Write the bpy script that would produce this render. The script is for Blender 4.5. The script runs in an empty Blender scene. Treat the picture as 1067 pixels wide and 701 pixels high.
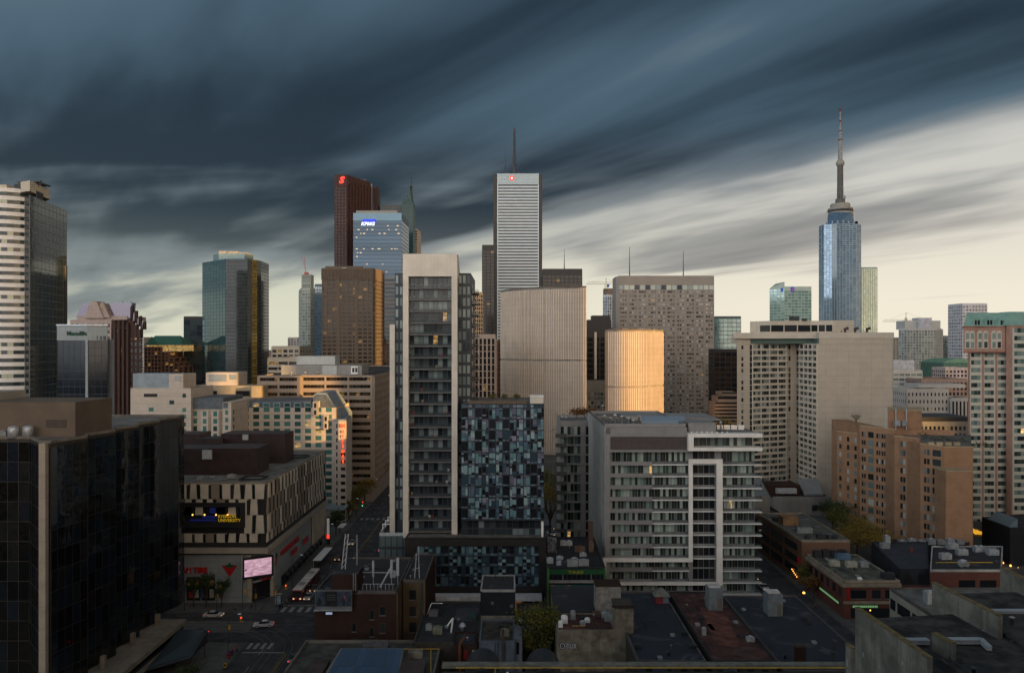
import bpy, math, random
from mathutils import Vector
from mathutils.bvhtree import BVHTree
random.seed(7)
R = math.radians
scene = bpy.context.scene
COL = scene.collection

# ---------------------------------------------------------------- camera
F, CX, HY, EYE = 800.0, 533.5, 359.0, 65.0        # focal length in photo pixels, principal column, horizon row, eye height (m)
def WX(px, D): return (px - CX) / F * D
def WZ(py, D): return EYE - (py - HY) / F * D
def GD(py): return EYE * F / (py - HY)            # distance of a ground point seen at row py
cam = bpy.data.cameras.new('camera')
camo = bpy.data.objects.new('camera', cam); COL.objects.link(camo)
cam.sensor_width = 36; cam.lens = F / 1067 * 36
cam.shift_y = (HY - 350.5) / 1067
cam.clip_start = 0.5; cam.clip_end = 20000
camo.location = (0, 0, EYE); camo.rotation_euler = (R(90), 0, 0)
scene.camera = camo

# ---------------------------------------------------------------- sun and sky
SUN_EL = R(8.0)
SDIR = Vector((0.85, -0.527, 0)).normalized()     # horizontal direction towards the low sun
sun = bpy.data.lights.new('sun', 'SUN'); sun.energy = 4.2; sun.angle = R(0.6); sun.color = (1.0, 0.57, 0.20)
suno = bpy.data.objects.new('sun', sun); COL.objects.link(suno)
sd = Vector((SDIR.x * math.cos(SUN_EL), SDIR.y * math.cos(SUN_EL), math.sin(SUN_EL)))
suno.rotation_euler = sd.to_track_quat('Z', 'Y').to_euler()
suno.location = (300, 0, 300)

scene.view_settings.view_transform = 'Standard'
scene.view_settings.look = 'None'
scene.view_settings.exposure = 1.0
scene.view_settings.gamma = 1.0
scene.view_settings.use_curve_mapping = False
scene.render.engine = 'CYCLES'
scene.cycles.max_bounces = 5
scene.cycles.diffuse_bounces = 3
scene.cycles.glossy_bounces = 3
scene.cycles.transmission_bounces = 2
scene.cycles.volume_bounces = 0

class NT:
    """small helper for writing node trees as expressions"""
    def __init__(s, tree): s.t = tree; s.n = tree.nodes; s.l = tree.links
    def new(s, typ, **kw):
        n = s.n.new(typ)
        for k, v in kw.items(): setattr(n, k, v)
        return n
    def put(s, sock, v):
        if isinstance(v, bpy.types.NodeSocket): s.l.new(v, sock)
        elif v is not None: sock.default_value = v
    def m(s, op, a, b=None, c=None, clamp=False):
        n = s.new('ShaderNodeMath', operation=op, use_clamp=clamp)
        s.put(n.inputs[0], a)
        if b is not None: s.put(n.inputs[1], b)
        if c is not None: s.put(n.inputs[2], c)
        return n.outputs[0]
    def sm(s, v, a, b):            # smoothstep a..b
        n = s.new('ShaderNodeMapRange', interpolation_type='SMOOTHSTEP')
        s.put(n.inputs['Value'], v); n.inputs['From Min'].default_value = a; n.inputs['From Max'].default_value = b
        return n.outputs['Result']
    def mix(s, f, a, b, typ='MIX'):
        n = s.new('ShaderNodeMix', data_type='RGBA', blend_type=typ)
        s.put(n.inputs[0], f); s.put(n.inputs[6], a); s.put(n.inputs[7], b)
        return n.outputs[2]
    def noise(s, vec, scale, detail=4, rough=0.5, dist=0.0):
        n = s.new('ShaderNodeTexNoise'); s.put(n.inputs['Vector'], vec)
        n.inputs['Scale'].default_value = scale; n.inputs['Detail'].default_value = detail
        n.inputs['Roughness'].default_value = rough; n.inputs['Distortion'].default_value = dist
        return n.outputs['Fac']
    def comb(s, x, y, z):
        n = s.new('ShaderNodeCombineXYZ'); s.put(n.inputs[0], x); s.put(n.inputs[1], y); s.put(n.inputs[2], z); return n.outputs[0]
    def ramp(s, f, stops, interp='LINEAR'):
        n = s.new('ShaderNodeValToRGB'); cr = n.color_ramp; cr.interpolation = interp
        while len(cr.elements) < len(stops): cr.elements.new(0.5)
        for e, (p, c) in zip(cr.elements, stops):
            e.position = p; e.color = c if len(c) == 4 else (*c, 1)
        s.put(n.inputs[0], f); return n.outputs[0]

def srgb(r, g, b):
    f = lambda c: (c / 255 / 12.92) if c / 255 <= 0.04045 else ((c / 255 + 0.055) / 1.055) ** 2.4
    return (f(r), f(g), f(b), 1)

def make_world():
    w = bpy.data.worlds.new('World'); scene.world = w; w.use_nodes = True
    t = w.node_tree; t.nodes.clear(); N = NT(t)
    out = N.new('ShaderNodeOutputWorld')
    sky = N.new('ShaderNodeTexSky', sky_type='NISHITA'); sky.sun_disc = False
    sky.sun_elevation = SUN_EL; sky.sun_rotation = math.atan2(SDIR.x, SDIR.y)
    bsky = N.new('ShaderNodeBackground'); t.links.new(sky.outputs[0], bsky.inputs[0]); bsky.inputs[1].default_value = 0.055
    tc = N.new('ShaderNodeTexCoord'); sep = N.new('ShaderNodeSeparateXYZ'); t.links.new(tc.outputs['Generated'], sep.inputs[0])
    x, y, z = sep.outputs
    # cloud sheet: the direction is projected on a level plane, then turned into along-wind (s) and cross-wind (q) coordinates
    zz = N.m('ADD', N.m('MAXIMUM', z, 0.0), 0.05)
    wx, wy = math.sin(R(-35)), math.cos(R(-35)); qx, qy = wy, -wx
    s_ = N.m('DIVIDE', N.m('ADD', N.m('MULTIPLY', x, wx), N.m('MULTIPLY', y, wy)), zz)
    q_ = N.m('DIVIDE', N.m('ADD', N.m('MULTIPLY', x, qx), N.m('MULTIPLY', y, qy)), zz)
    warp = N.noise(N.comb(N.m('MULTIPLY', s_, 0.40), N.m('MULTIPLY', q_, 0.6), 3.1), 1.0, 2, 0.45)
    q2 = N.m('ADD', q_, N.m('MULTIPLY', N.m('SUBTRACT', warp, 0.5), 0.9))
    n1 = N.noise(N.comb(N.m('MULTIPLY', s_, 0.30), N.m('MULTIPLY', q_, 1.3), 5.5), 1.0, 4, 0.5, 0.35)
    n2 = N.noise(N.comb(N.m('MULTIPLY', s_, 0.45), N.m('MULTIPLY', q_, 4.2), 7.0), 1.0, 3, 0.5, 0.2)
    az = N.m('ARCTAN2', x, y)
    n3 = N.noise(N.comb(N.m('MULTIPLY', az, 2.2), N.m('ADD', N.m('MULTIPLY', z, 13.0), N.m('MULTIPLY', az, -1.6)), 1.5), 1.0, 4, 0.5, 0.3)
    # thickness of the deck across the wind (0 thin .. 1 thick)
    deck = N.ramp(N.m('DIVIDE', q2, 5.0, clamp=True), [
        (0.0, (.66,)*3), (.07, (.90,)*3), (.13, (.93,)*3), (.22, (.97,)*3), (.30, (.90,)*3), (.365, (.71,)*3),
        (.425, (.78,)*3), (.485, (.74,)*3), (.535, (.55,)*3), (.60, (.22,)*3), (.85, (.30,)*3), (1.0, (.25,)*3)])
    thin = N.sm(s_, 3.0, 1.5)                       # overhead the left part of the deck is thinner
    left = N.sm(q_, 1.6, 0.7)
    dens = N.m('SUBTRACT', deck, N.m('MULTIPLY', N.m('MULTIPLY', thin, left), 0.42))
    dens = N.m('ADD', dens, N.m('MULTIPLY', N.m('SUBTRACT', n1, 0.5), 1.05))
    dens = N.m('ADD', dens, N.m('MULTIPLY', N.m('SUBTRACT', n2, 0.5), 0.10))
    low = N.sm(z, 0.15, 0.045)                       # gaps opening towards the horizon, in long level bands
    dens = N.m('ADD', dens, N.m('MULTIPLY', N.m('SUBTRACT', n3, 0.47), N.m('MULTIPLY', N.sm(z, 0.30, 0.13), 2.1)))
    dens = N.m('SUBTRACT', dens, N.m('MULTIPLY', low, N.m('SUBTRACT', 0.56, N.m('MULTIPLY', N.sm(az, -0.2, 0.4), 0.20))), clamp=True)
    right = N.sm(az, -0.45, 0.5)
    lowc = N.mix(right, srgb(212, 212, 192), srgb(240, 231, 212))
    midc = N.mix(right, srgb(120, 132, 136), srgb(203, 201, 194))
    bright = N.mix(N.sm(z, 0.03, 0.22), lowc, midc)
    darkc = N.mix(N.sm(z, 0.05, 0.19), N.mix(right, srgb(84, 94, 99), srgb(126, 122, 120)), srgb(25, 38, 51))
    tealc = N.mix(N.sm(z, 0.1, 0.28), N.mix(right, srgb(122, 131, 134), srgb(158, 154, 149)), srgb(72, 94, 110))
    c1 = N.mix(N.sm(dens, 0.05, 0.55), bright, tealc)
    c2 = N.mix(N.sm(dens, 0.48, 0.98), c1, darkc)
    # behind the viewer the deck is broken and the sky pale blue, golden low on the right where the sun stands
    back = N.sm(y, 0.25, -0.35)
    gold = N.m('MULTIPLY', N.sm(z, 0.26, 0.0), N.sm(N.m('ADD', N.m('MULTIPLY', x, SDIR.x), N.m('MULTIPLY', y, SDIR.y)), 0.72, 1.0))
    side = N.sm(x, -0.7, 0.8)
    backc = N.mix(N.sm(z, 0.0, 0.72), N.mix(side, (3.5, 3.8, 4.1, 1), (6.6, 4.8, 3.1, 1)), (0.10, 0.14, 0.19, 1))
    backc = N.mix(N.m('MULTIPLY', N.sm(n1, 0.4, 0.7), 0.35), backc, (0.25, 0.29, 0.34, 1))
    backc = N.mix(N.m('MULTIPLY', gold, 0.75), backc, (8.5, 5.6, 2.6, 1))
    col = N.mix(back, c2, backc)
    below = N.sm(z, -0.002, -0.05)
    col = N.mix(below, col, (0.03, 0.03, 0.03, 1))
    bcl = N.new('ShaderNodeBackground'); t.links.new(col, bcl.inputs[0]); bcl.inputs[1].default_value = 0.54
    mx = N.new('ShaderNodeMixShader'); mx.inputs[0].default_value = 0.93
    t.links.new(bsky.outputs[0], mx.inputs[1]); t.links.new(bcl.outputs[0], mx.inputs[2]); t.links.new(mx.outputs[0], out.inputs[0])
make_world()

# ---------------------------------------------------------------- materials
MATS = {}
def mat_base(name):
    m = bpy.data.materials.new(name); m.use_nodes = True
    t = m.node_tree; b = t.nodes['Principled BSDF']
    return m, NT(t), b
def surf(name, col, rough=0.8, var=0.25, scale=0.35, streak=0.0, bump=0.0, metal=0.0, grid=None, spec=0.3, col2=None, seams=None, wet=0.0):
    """weathered solid surface; grid=(w,h,depth) draws panel joints, col2 a second tone"""
    if name in MATS: return MATS[name]
    m, N, b = mat_base(name)
    tc = N.new('ShaderNodeTexCoord').outputs['Object']
    n = N.noise(tc, scale, 5, 0.6)
    c = (*col, 1) if len(col) == 3 else col
    lo = tuple(v * (1 - var) for v in c[:3]) + (1,); hi = tuple(min(1, v * (1 + var)) for v in c[:3]) + (1,)
    if col2: lo = (*col2, 1)
    cc = N.mix(N.sm(n, 0.3, 0.7), lo, hi)
    if streak:
        mp = N.new('ShaderNodeMapping'); N.put(mp.inputs[0], tc); mp.inputs['Scale'].default_value = (1.3, 1.3, 0.06)
        s = N.noise(mp.outputs[0], 1.0, 4, 0.6)
        cc = N.mix(N.m('MULTIPLY', N.sm(s, 0.45, 0.8), streak), cc, tuple(v * 0.45 for v in c[:3]) + (1,))
    if grid:
        sp = N.new('ShaderNodeSeparateXYZ'); N.put(sp.inputs[0], tc)
        gx = N.m('ADD', sp.outputs[0], sp.outputs[1])
        def line(v, step, wd): return N.m('LESS_THAN', N.m('FRACT', N.m('DIVIDE', v, step)), wd / step)
        g = N.m('MAXIMUM', line(gx, grid[0], grid[2]), line(sp.outputs[2], grid[1], grid[2]))
        cc = N.mix(N.m('MULTIPLY', g, 0.45), cc, tuple(v * 0.4 for v in c[:3]) + (1,))
    if seams:
        sx = N.new('ShaderNodeSeparateXYZ'); N.put(sx.inputs[0], tc)
        g = N.m('LESS_THAN', N.m('FRACT', N.m('DIVIDE', N.m('ADD', sx.outputs[0], N.m('MULTIPLY', n, .25)), seams)), .07/seams*1.6)
        g2 = N.m('LESS_THAN', N.m('FRACT', N.m('DIVIDE', N.m('ADD', sx.outputs[1], N.m('MULTIPLY', n, .4)), seams*5.3)), .02)
        cc = N.mix(N.m('MULTIPLY', N.m('MAXIMUM', g, g2), 0.55), cc, tuple(v * 1.9 for v in c[:3]) + (1,))
        blot = N.noise(tc, scale*.55, 6, .7, 1.2)
        cc = N.mix(N.m('MULTIPLY', N.sm(blot, .52, .60), .6), cc, tuple(v * 2.0 for v in c[:3]) + (1,))
    N.put(b.inputs['Base Color'], cc)
    b.inputs['Roughness'].default_value = rough; b.inputs['Metallic'].default_value = metal
    if wet: N.put(b.inputs['Roughness'], N.m('SUBTRACT', rough, N.m('MULTIPLY', N.sm(N.noise(tc, scale*.8, 3, .5, .8), .56, .64), wet)))
    b.inputs['Specular IOR Level'].default_value = spec
    if bump:
        bn = N.new('ShaderNodeBump'); bn.inputs['Strength'].default_value = bump
        N.put(bn.inputs['Height'], N.noise(tc, 6.0, 4, 0.6)); N.put(b.inputs['Normal'], bn.outputs[0])
    MATS[name] = m; return m
def brick(name, c1, c2, mortar, scale=1.0, bright=0):
    if name in MATS: return MATS[name]
    m, N, b = mat_base(name)
    tc = N.new('ShaderNodeTexCoord').outputs['Object']
    sp = N.new('ShaderNodeSeparateXYZ'); N.put(sp.inputs[0], tc)
    v = N.comb(N.m('ADD', sp.outputs[0], sp.outputs[1]), sp.outputs[2], 0.0)
    br = N.new('ShaderNodeTexBrick'); N.put(br.inputs['Vector'], v)
    br.inputs['Color1'].default_value = (*c1, 1); br.inputs['Color2'].default_value = (*c2, 1); br.inputs['Mortar'].default_value = (*mortar, 1)
    br.inputs['Scale'].default_value = 1.0 / scale; br.inputs['Brick Width'].default_value = 0.45; br.inputs['Row Height'].default_value = 0.16
    br.inputs['Mortar Size'].default_value = 0.012
    cc = N.mix(N.m('MULTIPLY', N.sm(N.noise(tc, 0.25, 5, 0.65), 0.4, 0.75), 0.6), br.outputs[0], tuple(v * 0.5 for v in c1) + (1,))
    N.put(b.inputs['Base Color'], cc); b.inputs['Roughness'].default_value = 0.9; b.inputs['Specular IOR Level'].default_value = 0.2
    MATS[name] = m; return m
def glass(name, tones, rough=0.08, lit=0.0, litcol=(1.0, 0.55, 0.16), lits=1.6, ior=1.3, wave=0.01, coat=0.0, metal=0.0):
    """window glass seen from outside: each pane takes one of the tones (dark room, blind, curtain), a few are lit"""
    if name in MATS: return MATS[name]
    m, N, b = mat_base(name)
    oi = N.new('ShaderNodeObjectInfo').outputs['Random']; gi = N.new('ShaderNodeNewGeometry').outputs['Random Per Island']
    r = N.m('FRACT', N.m('ADD', N.m('MULTIPLY', oi, 7.31), N.m('MULTIPLY', gi, 3.77)))
    k = len(tones)
    cc = N.ramp(r, [(i / k, tones[i]) for i in range(k)], 'CONSTANT')
    tc = N.new('ShaderNodeTexCoord').outputs['Object']
    N.put(b.inputs['Base Color'], cc); b.inputs['Roughness'].default_value = rough
    b.inputs['IOR'].default_value = ior; b.inputs['Metallic'].default_value = metal
    if lit:
        r2 = N.m('FRACT', N.m('ADD', N.m('MULTIPLY', oi, 91.7), N.m('MULTIPLY', gi, 57.3)))
        on = N.m('LESS_THAN', r2, lit)
        N.put(b.inputs['Emission Color'], (*litcol, 1)); 
        N.put(b.inputs['Emission Strength'], N.m('MULTIPLY', N.m('MULTIPLY', on, lits*.54), N.sm(N.noise(tc, 1.1, 2), 0.3, 0.7)))
    if wave:
        bn = N.new('ShaderNodeBump'); bn.inputs['Strength'].default_value = wave * 4; bn.inputs['Distance'].default_value = 0.3
        g = N.new('ShaderNodeNewGeometry').outputs['Position']
        N.put(bn.inputs['Height'], N.noise(g, 0.35, 2, 0.5)); N.put(b.inputs['Normal'], bn.outputs[0])
    MATS[name] = m; return m
def emit(name, col, s=1.0):
    if name in MATS: return MATS[name]
    m, N, b = mat_base(name)
    b.inputs['Base Color'].default_value = (*[v * .3 for v in col], 1); b.inputs['Emission Color'].default_value = (*col, 1); b.inputs['Emission Strength'].default_value = s*.54
    MATS[name] = m; return m

# ---------------------------------------------------------------- mesh builder
def area2(p): return sum(p[i][0] * p[(i + 1) % len(p)][1] - p[(i + 1) % len(p)][0] * p[i][1] for i in range(len(p)))
class MB:
    def __init__(s): s.v = []; s.f = []
    def add(s, v, f):
        o = len(s.v); s.v += v; s.f += [tuple(i + o for i in q) for q in f]; return s
    def box(s, x0, x1, y0, y1, z0, z1):
        v = [(x0,y0,z0),(x1,y0,z0),(x1,y1,z0),(x0,y1,z0),(x0,y0,z1),(x1,y0,z1),(x1,y1,z1),(x0,y1,z1)]
        return s.add(v, [(0,3,2,1),(4,5,6,7),(0,1,5,4),(1,2,6,5),(2,3,7,6),(3,0,4,7)])
    def wbox(s, o, u, u0, u1, d0, d1, z0, z1):
        """box on a wall: origin o, unit direction u; d counts outward from the wall"""
        n = (u[1], -u[0]); P = lambda a, d, z: (o[0] + u[0]*a + n[0]*d, o[1] + u[1]*a + n[1]*d, z)
        v = [P(u0,d1,z0),P(u1,d1,z0),P(u1,d0,z0),P(u0,d0,z0),P(u0,d1,z1),P(u1,d1,z1),P(u1,d0,z1),P(u0,d0,z1)]
        return s.add(v, [(0,3,2,1),(4,5,6,7),(0,1,5,4),(1,2,6,5),(2,3,7,6),(3,0,4,7)])
    def prism(s, p, z0, z1, top=None):
        """p ground polygon; z1 may be a list with one height per corner; top another polygon for the upper end"""
        if area2(p) < 0:
            p = p[::-1]
            if top: top = top[::-1]
            if isinstance(z1, (list, tuple)): z1 = z1[::-1]
        n = len(p); q = top or p; zt = z1 if isinstance(z1, (list, tuple)) else [z1] * n
        v = [(a[0], a[1], z0) for a in p] + [(a[0], a[1], zt[i]) for i, a in enumerate(q)]
        f = [tuple(range(n))[::-1], tuple(range(n, 2*n))] + [(i, (i+1) % n, n + (i+1) % n, n + i) for i in range(n)]
        return s.add(v, f)
    def slabwall(s, prof, o, u, d0, d1):
        """profile polygon [(a,z)] on a wall, thickened from d0 to d1 outward"""
        n = (u[1], -u[0]); k = len(prof)
        if area2(prof) < 0: prof = prof[::-1]
        v = [(o[0]+u[0]*a+n[0]*d, o[1]+u[1]*a+n[1]*d, z) for d in (d1, d0) for a, z in prof]
        return s.add(v, [tuple(range(k)), tuple(range(k, 2*k))[::-1]] + [(i, k+i, k+(i+1) % k, (i+1) % k) for i in range(k)])
    def lathe(s, cx, cy, prof, seg=16):
        """prof [(r,z)] from low to high"""
        v = []; 
        for r, z in prof:
            for k in range(seg): a = 2*math.pi*k/seg; v.append((cx + r*math.cos(a), cy + r*math.sin(a), z))
        f = [tuple(range(seg))[::-1], tuple(range((len(prof)-1)*seg, len(prof)*seg))]
        for j in range(len(prof)-1):
            for k in range(seg):
                a = j*seg+k; b2 = j*seg+(k+1) % seg; f.append((a, b2, b2+seg, a+seg))
        return s.add(v, f)
    def tube(s, a, b, r, seg=6, r2=None):
        a = Vector(a); b = Vector(b); d = (b-a); 
        if d.length < 1e-6: return s
        d.normalize(); p = d.orthogonal().normalized(); q = d.cross(p); r2 = r if r2 is None else r2
        v = []
        for c, rr in ((a, r), (b, r2)):
            for k in range(seg):
                t = 2*math.pi*k/seg; v.append(tuple(c + (p*math.cos(t) + q*math.sin(t)) * rr))
        return s.add(v, [tuple(range(seg))[::-1], tuple(range(seg, 2*seg))] + [(k, (k+1) % seg, seg+(k+1) % seg, seg+k) for k in range(seg)])
    def build(s, name, mat, parent=None, smooth=False, loc=None):
        if not s.v: return None
        o0 = Vector(parent_loc(parent)) if parent else Vector(loc or (0, 0, 0))
        me = bpy.data.meshes.new(name)
        me.from_pydata([(x-o0.x, y-o0.y, z-o0.z) for x, y, z in s.v], [], s.f); me.update()
        if mat: me.materials.append(mat)
        if smooth:
            for p in me.polygons: p.use_smooth = True
        o = bpy.data.objects.new(name, me); COL.objects.link(o)
        if parent: o.parent = parent
        elif loc: o.location = loc
        return o
def parent_loc(p):
    v = Vector((0, 0, 0))
    while p is not None: v += p.location; p = p.parent
    return v
def tag(o, label, cat, group=None):
    o['label'] = label; o['category'] = cat
    if group: o['group'] = group
    return o
def struct(name, mb, mat):
    o = mb.build(name, mat); o['kind'] = 'structure'; return o

# ---------------------------------------------------------------- building class
ALLB = []
class Bld:
    def __init__(s, name, label, cat, x, y, group=None, z=0):
        s.e = bpy.data.objects.new(name, None); COL.objects.link(s.e); s.e.location = (x, y, z)
        s.e.empty_display_size = 2
        tag(s.e, label, cat, group); s.parts = {}; s.panes = []; ALLB.append(s)
    def p(s, part, mat):
        k = (part, mat.name)
        if k not in s.parts: s.parts[k] = MB()
        return s.parts[k]
    def one(s, part, mat, mb, smooth=False):      # a part built at once as its own mesh
        return mb.build(part, mat, s.e, smooth)
    def pane(s, o, u, uc, zc, w, h, mat, d=0.06, part='window'):
        n = (u[1], -u[0])
        s.panes.append((o[0]+u[0]*uc+n[0]*d, o[1]+u[1]*uc+n[1]*d, zc, round(w, 2), round(h, 2), math.atan2(u[1], u[0]), mat, part))
def unit(p0, p1):
    L = math.hypot(p1[0]-p0[0], p1[1]-p0[1]); return ((p1[0]-p0[0])/L, (p1[1]-p0[1])/L), L
def facade(b, p0, p1, z0, z1, nf, nb, wall, pane, pier=0.25, sp=0.35, d=0.25, m=(0, 0, 0, 0), part='window', wpart='wall',
           sdep=None, skip=None, split=1, vary=None):
    """grid facade: margins m=(left,right,bottom,top); piers and spandrels stand proud of the core, panes lie between"""
    u, L = unit(p0, p1); ml, mr, mb, mt = m
    W = b.p(wpart, wall); sdep = d - 0.04 if sdep is None else sdep
    if ml > 0: W.wbox(p0, u, 0, ml, 0, d, z0, z1)
    if mr > 0: W.wbox(p0, u, L-mr, L, 0, d, z0, z1)
    if mb > 0: W.wbox(p0, u, ml, L-mr, 0, sdep, z0, z0+mb)
    if mt > 0: W.wbox(p0, u, ml, L-mr, 0, sdep, z1-mt, z1)
    a0, a1, y0, y1 = ml, L-mr, z0+mb, z1-mt
    bw = (a1-a0)/nb; fh = (y1-y0)/nf; pw = bw*pier; sh = fh*sp
    for i in range(nb+1):
        c = a0+i*bw; l = max(a0, c-pw/2); r = min(a1, c+pw/2)
        if pw > 0 and r-l > 0.02: W.wbox(p0, u, l, r, 0, d, y0, y1)
    if sh > 0:
        for j in range(nf): W.wbox(p0, u, a0, a1, 0, sdep, y0+j*fh, y0+j*fh+sh)
    for j in range(nf):
        for i in range(nb):
            if skip and skip(i, j): continue
            for k in range(split):
                w = (bw-pw)/split
                mt_ = vary(i, j) if vary else pane
                b.pane(p0, u, a0+i*bw+pw/2+w*(k+.5), y0+j*fh+sh+(fh-sh)/2, w-0.04 if split > 1 else w, fh-sh, mt_, part=part)
def finish_buildings():
    obs = []
    for b in ALLB:
        for (part, mn), mb in b.parts.items(): obs.append(mb.build(part, bpy.data.materials[mn], b.e))
    # which panes does the camera see: the rest are merged
    V = []; P = []
    for o in [o for o in bpy.data.objects if o.type == 'MESH' and o.get('kind') != 'structure']:
        lo = parent_loc(o) ; base = len(V)
        V += [tuple(Vector(v.co) + lo) for v in o.data.vertices]
        P += [tuple(i+base for i in p.vertices) for p in o.data.polygons]
    bvh = BVHTree.FromPolygons(V, P); C = Vector((0, 0, EYE)); cache = {}
    for b in ALLB:
        if not b.panes: continue
        o0 = Vector(b.e.location); sc = []
        for q in b.panes:
            c = Vector(q[:3]); n = Vector((math.sin(q[5]), -math.cos(q[5]), 0)); dv = c-C; L = dv.length
            vis = 0
            if c.y > 1 and abs(c.x/c.y) < 0.675 and abs((c.z-EYE)/c.y) < 0.47 and dv.dot(n) < 0:
                h = bvh.ray_cast(C, dv.normalized(), L-0.3)
                if h[0] is None: vis = 1
            sc.append(vis * q[3]*q[4]*abs(dv.normalized().dot(n))/L**2)
        order = sorted(range(len(b.panes)), key=lambda i: -sc[i])
        groups = {}
        for i in order: groups.setdefault(b.panes[i][7], []).append(i)
        for part, idx in groups.items():
            first = [i for i in idx if sc[i] > 0][:99]; rest = [i for i in idx if i not in set(first)]
            for i in first:
                x, y, z, w, h, a, mt, _ = b.panes[i]; k = (part, w, h, mt.name)
                if k not in cache:
                    t = MB().box(-w/2, w/2, 0, 0.05, -h/2, h/2); me = bpy.data.meshes.new(part)
                    me.from_pydata(t.v, [], t.f); me.materials.append(mt); cache[k] = me
                o = bpy.data.objects.new(part, cache[k]); COL.objects.link(o); o.parent = b.e
                o.location = (x-o0.x, y-o0.y, z-o0.z); o.rotation_euler = (0, 0, a)
            if rest:
                mats = []; me = bpy.data.meshes.new(part); vs = []; fs = []; mi = []
                for i in rest:
                    x, y, z, w, h, a, mt, _ = b.panes[i]; ux, uy = math.cos(a), math.sin(a)
                    if mt not in mats: mats.append(mt); me.materials.append(mt)
                    k = len(vs)
                    for du, dz in ((-w/2, -h/2), (w/2, -h/2), (w/2, h/2), (-w/2, h/2)):
                        vs.append((x+ux*du-o0.x, y+uy*du-o0.y, z+dz-o0.z))
                    fs.append((k, k+1, k+2, k+3)); mi.append(mats.index(mt))
                me.from_pydata(vs, [], fs); me.polygons.foreach_set('material_index', mi); me.update()
                o = bpy.data.objects.new(part, me); COL.objects.link(o); o.parent = b.e
                if first: o['kind'] = 'stuff'

_font = {}
def text(b, s, x, y, z, h, mat, ang=0.0, width=None, part='lettering', bold=0.0, dep=0.08, italic=0.0, vertical=False, tilt=0):
    """raised lettering whose lower left corner is x,y,z on a wall turned by ang; width stretches it"""
    cu = bpy.data.curves.new('t', 'FONT'); cu.body = s if not vertical else '\n'.join(s); cu.size = 1.0; cu.extrude = 0.02; cu.offset = bold; cu.shear = italic
    cu.resolution_u = 2
    if vertical: cu.align_x = 'CENTER'; cu.space_line = 0.86
    o = bpy.data.objects.new('t', cu); COL.objects.link(o)
    dg = bpy.context.evaluated_depsgraph_get(); me = bpy.data.meshes.new_from_object(o.evaluated_get(dg))
    bpy.data.objects.remove(o); bpy.data.curves.remove(cu)
    vs = [v.co.copy() for v in me.vertices]
    x0 = min(v.x for v in vs); x1 = max(v.x for v in vs); y0 = min(v.y for v in vs); y1 = max(v.y for v in vs)
    sy = h/(y1-y0); sx = (width/(x1-x0)) if width else sy
    ca, sa = math.cos(ang), math.sin(ang); o0 = parent_loc(b)
    for i, v in enumerate(me.vertices):
        a = (vs[i].x-x0)*sx; zz = (vs[i].y-y0)*sy; d = (vs[i].z+0.02)/0.04*dep
        v.co = (x+ca*a+sa*d-o0.x, y+sa*a-ca*d-o0.y, z+zz-o0.z)
    me.name = part; me.materials.clear(); me.materials.append(mat)
    ob = bpy.data.objects.new(part, me); COL.objects.link(ob); ob.parent = b
    return ob
# ================================================================= shared materials
asphalt = surf('asphalt', (.045,.045,.048), .85, .35, .3, bump=.2, wet=.25)
pave = surf('pavement_concrete', (.10,.097,.09), .9, .2, .5, grid=(1.5,50,.06))
concrete = surf('concrete', (.36,.34,.30), .85, .18, .3, streak=.35)
conc_warm = surf('warm_concrete', (.46,.40,.32), .85, .10, .2, streak=.2, grid=(6,6,.12))
conc_dark = surf('stained_concrete', (.20,.19,.16), .9, .35, .5, streak=.8, bump=.3)
rooftar = surf('roof_tar', (.018,.018,.020), .85, .5, .25, col2=(.036,.036,.038), seams=1.0, wet=.5)
roofgravel = surf('roof_gravel', (.14,.134,.122), .95, .35, .3, bump=.4, wet=.4)
roofred = surf('roof_red', (.06,.024,.019), .9, .4, .3, col2=(.028,.016,.015), seams=1.0, wet=.45)
metal_l = surf('galvanised_metal', (.42,.44,.46), .45, .2, 1.5, metal=.5)
metal_d = surf('dark_metal', (.05,.052,.058), .5, .2, 1.0, metal=.3)
white_p = surf('white_paint', (.75,.75,.72), .6, .1, .8)
black_p = surf('black_cladding', (.018,.018,.02), .5, .2, .3)
yellow_p = surf('yellow_paint', (.55,.36,.05), .7, .2, 2)
unitm = surf('rooftop_unit_grey', (.24,.25,.25), .6, .2, .9)
g_dark = glass('glass_dark', [(.012,.014,.016),(.02,.022,.024),(.015,.017,.02),(.035,.035,.035)], lit=.003, lits=.5)
g_off = glass('glass_office', [(.02,.02,.022),(.03,.028,.026),(.05,.045,.04),(.016,.018,.02)], lit=.05, lits=.35)
g_res = glass('glass_flat', [(.02,.028,.03),(.16,.20,.20),(.04,.05,.052),(.30,.34,.33),(.07,.10,.10),(.02,.022,.024),(.38,.40,.37),(.12,.16,.16)], rough=.15, lit=.006, lits=.6)
g_hotel = glass('glass_hotel', [(.03,.03,.03),(.22,.23,.21),(.06,.06,.055),(.34,.35,.31),(.12,.13,.12),(.03,.03,.03),(.10,.14,.12)], rough=.2, lit=.002, lits=.4)
g_teal = glass('glass_teal_blind', [(.03,.09,.085),(.05,.14,.13),(.02,.05,.05),(.07,.17,.15)], rough=.15, lit=.03, lits=.6)
lit_w = emit('lamp_warm', (1.0,.42,.08), 3.0)
red_e = emit('red_sign_light', (1.0,.04,.02), 1.6)

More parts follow.
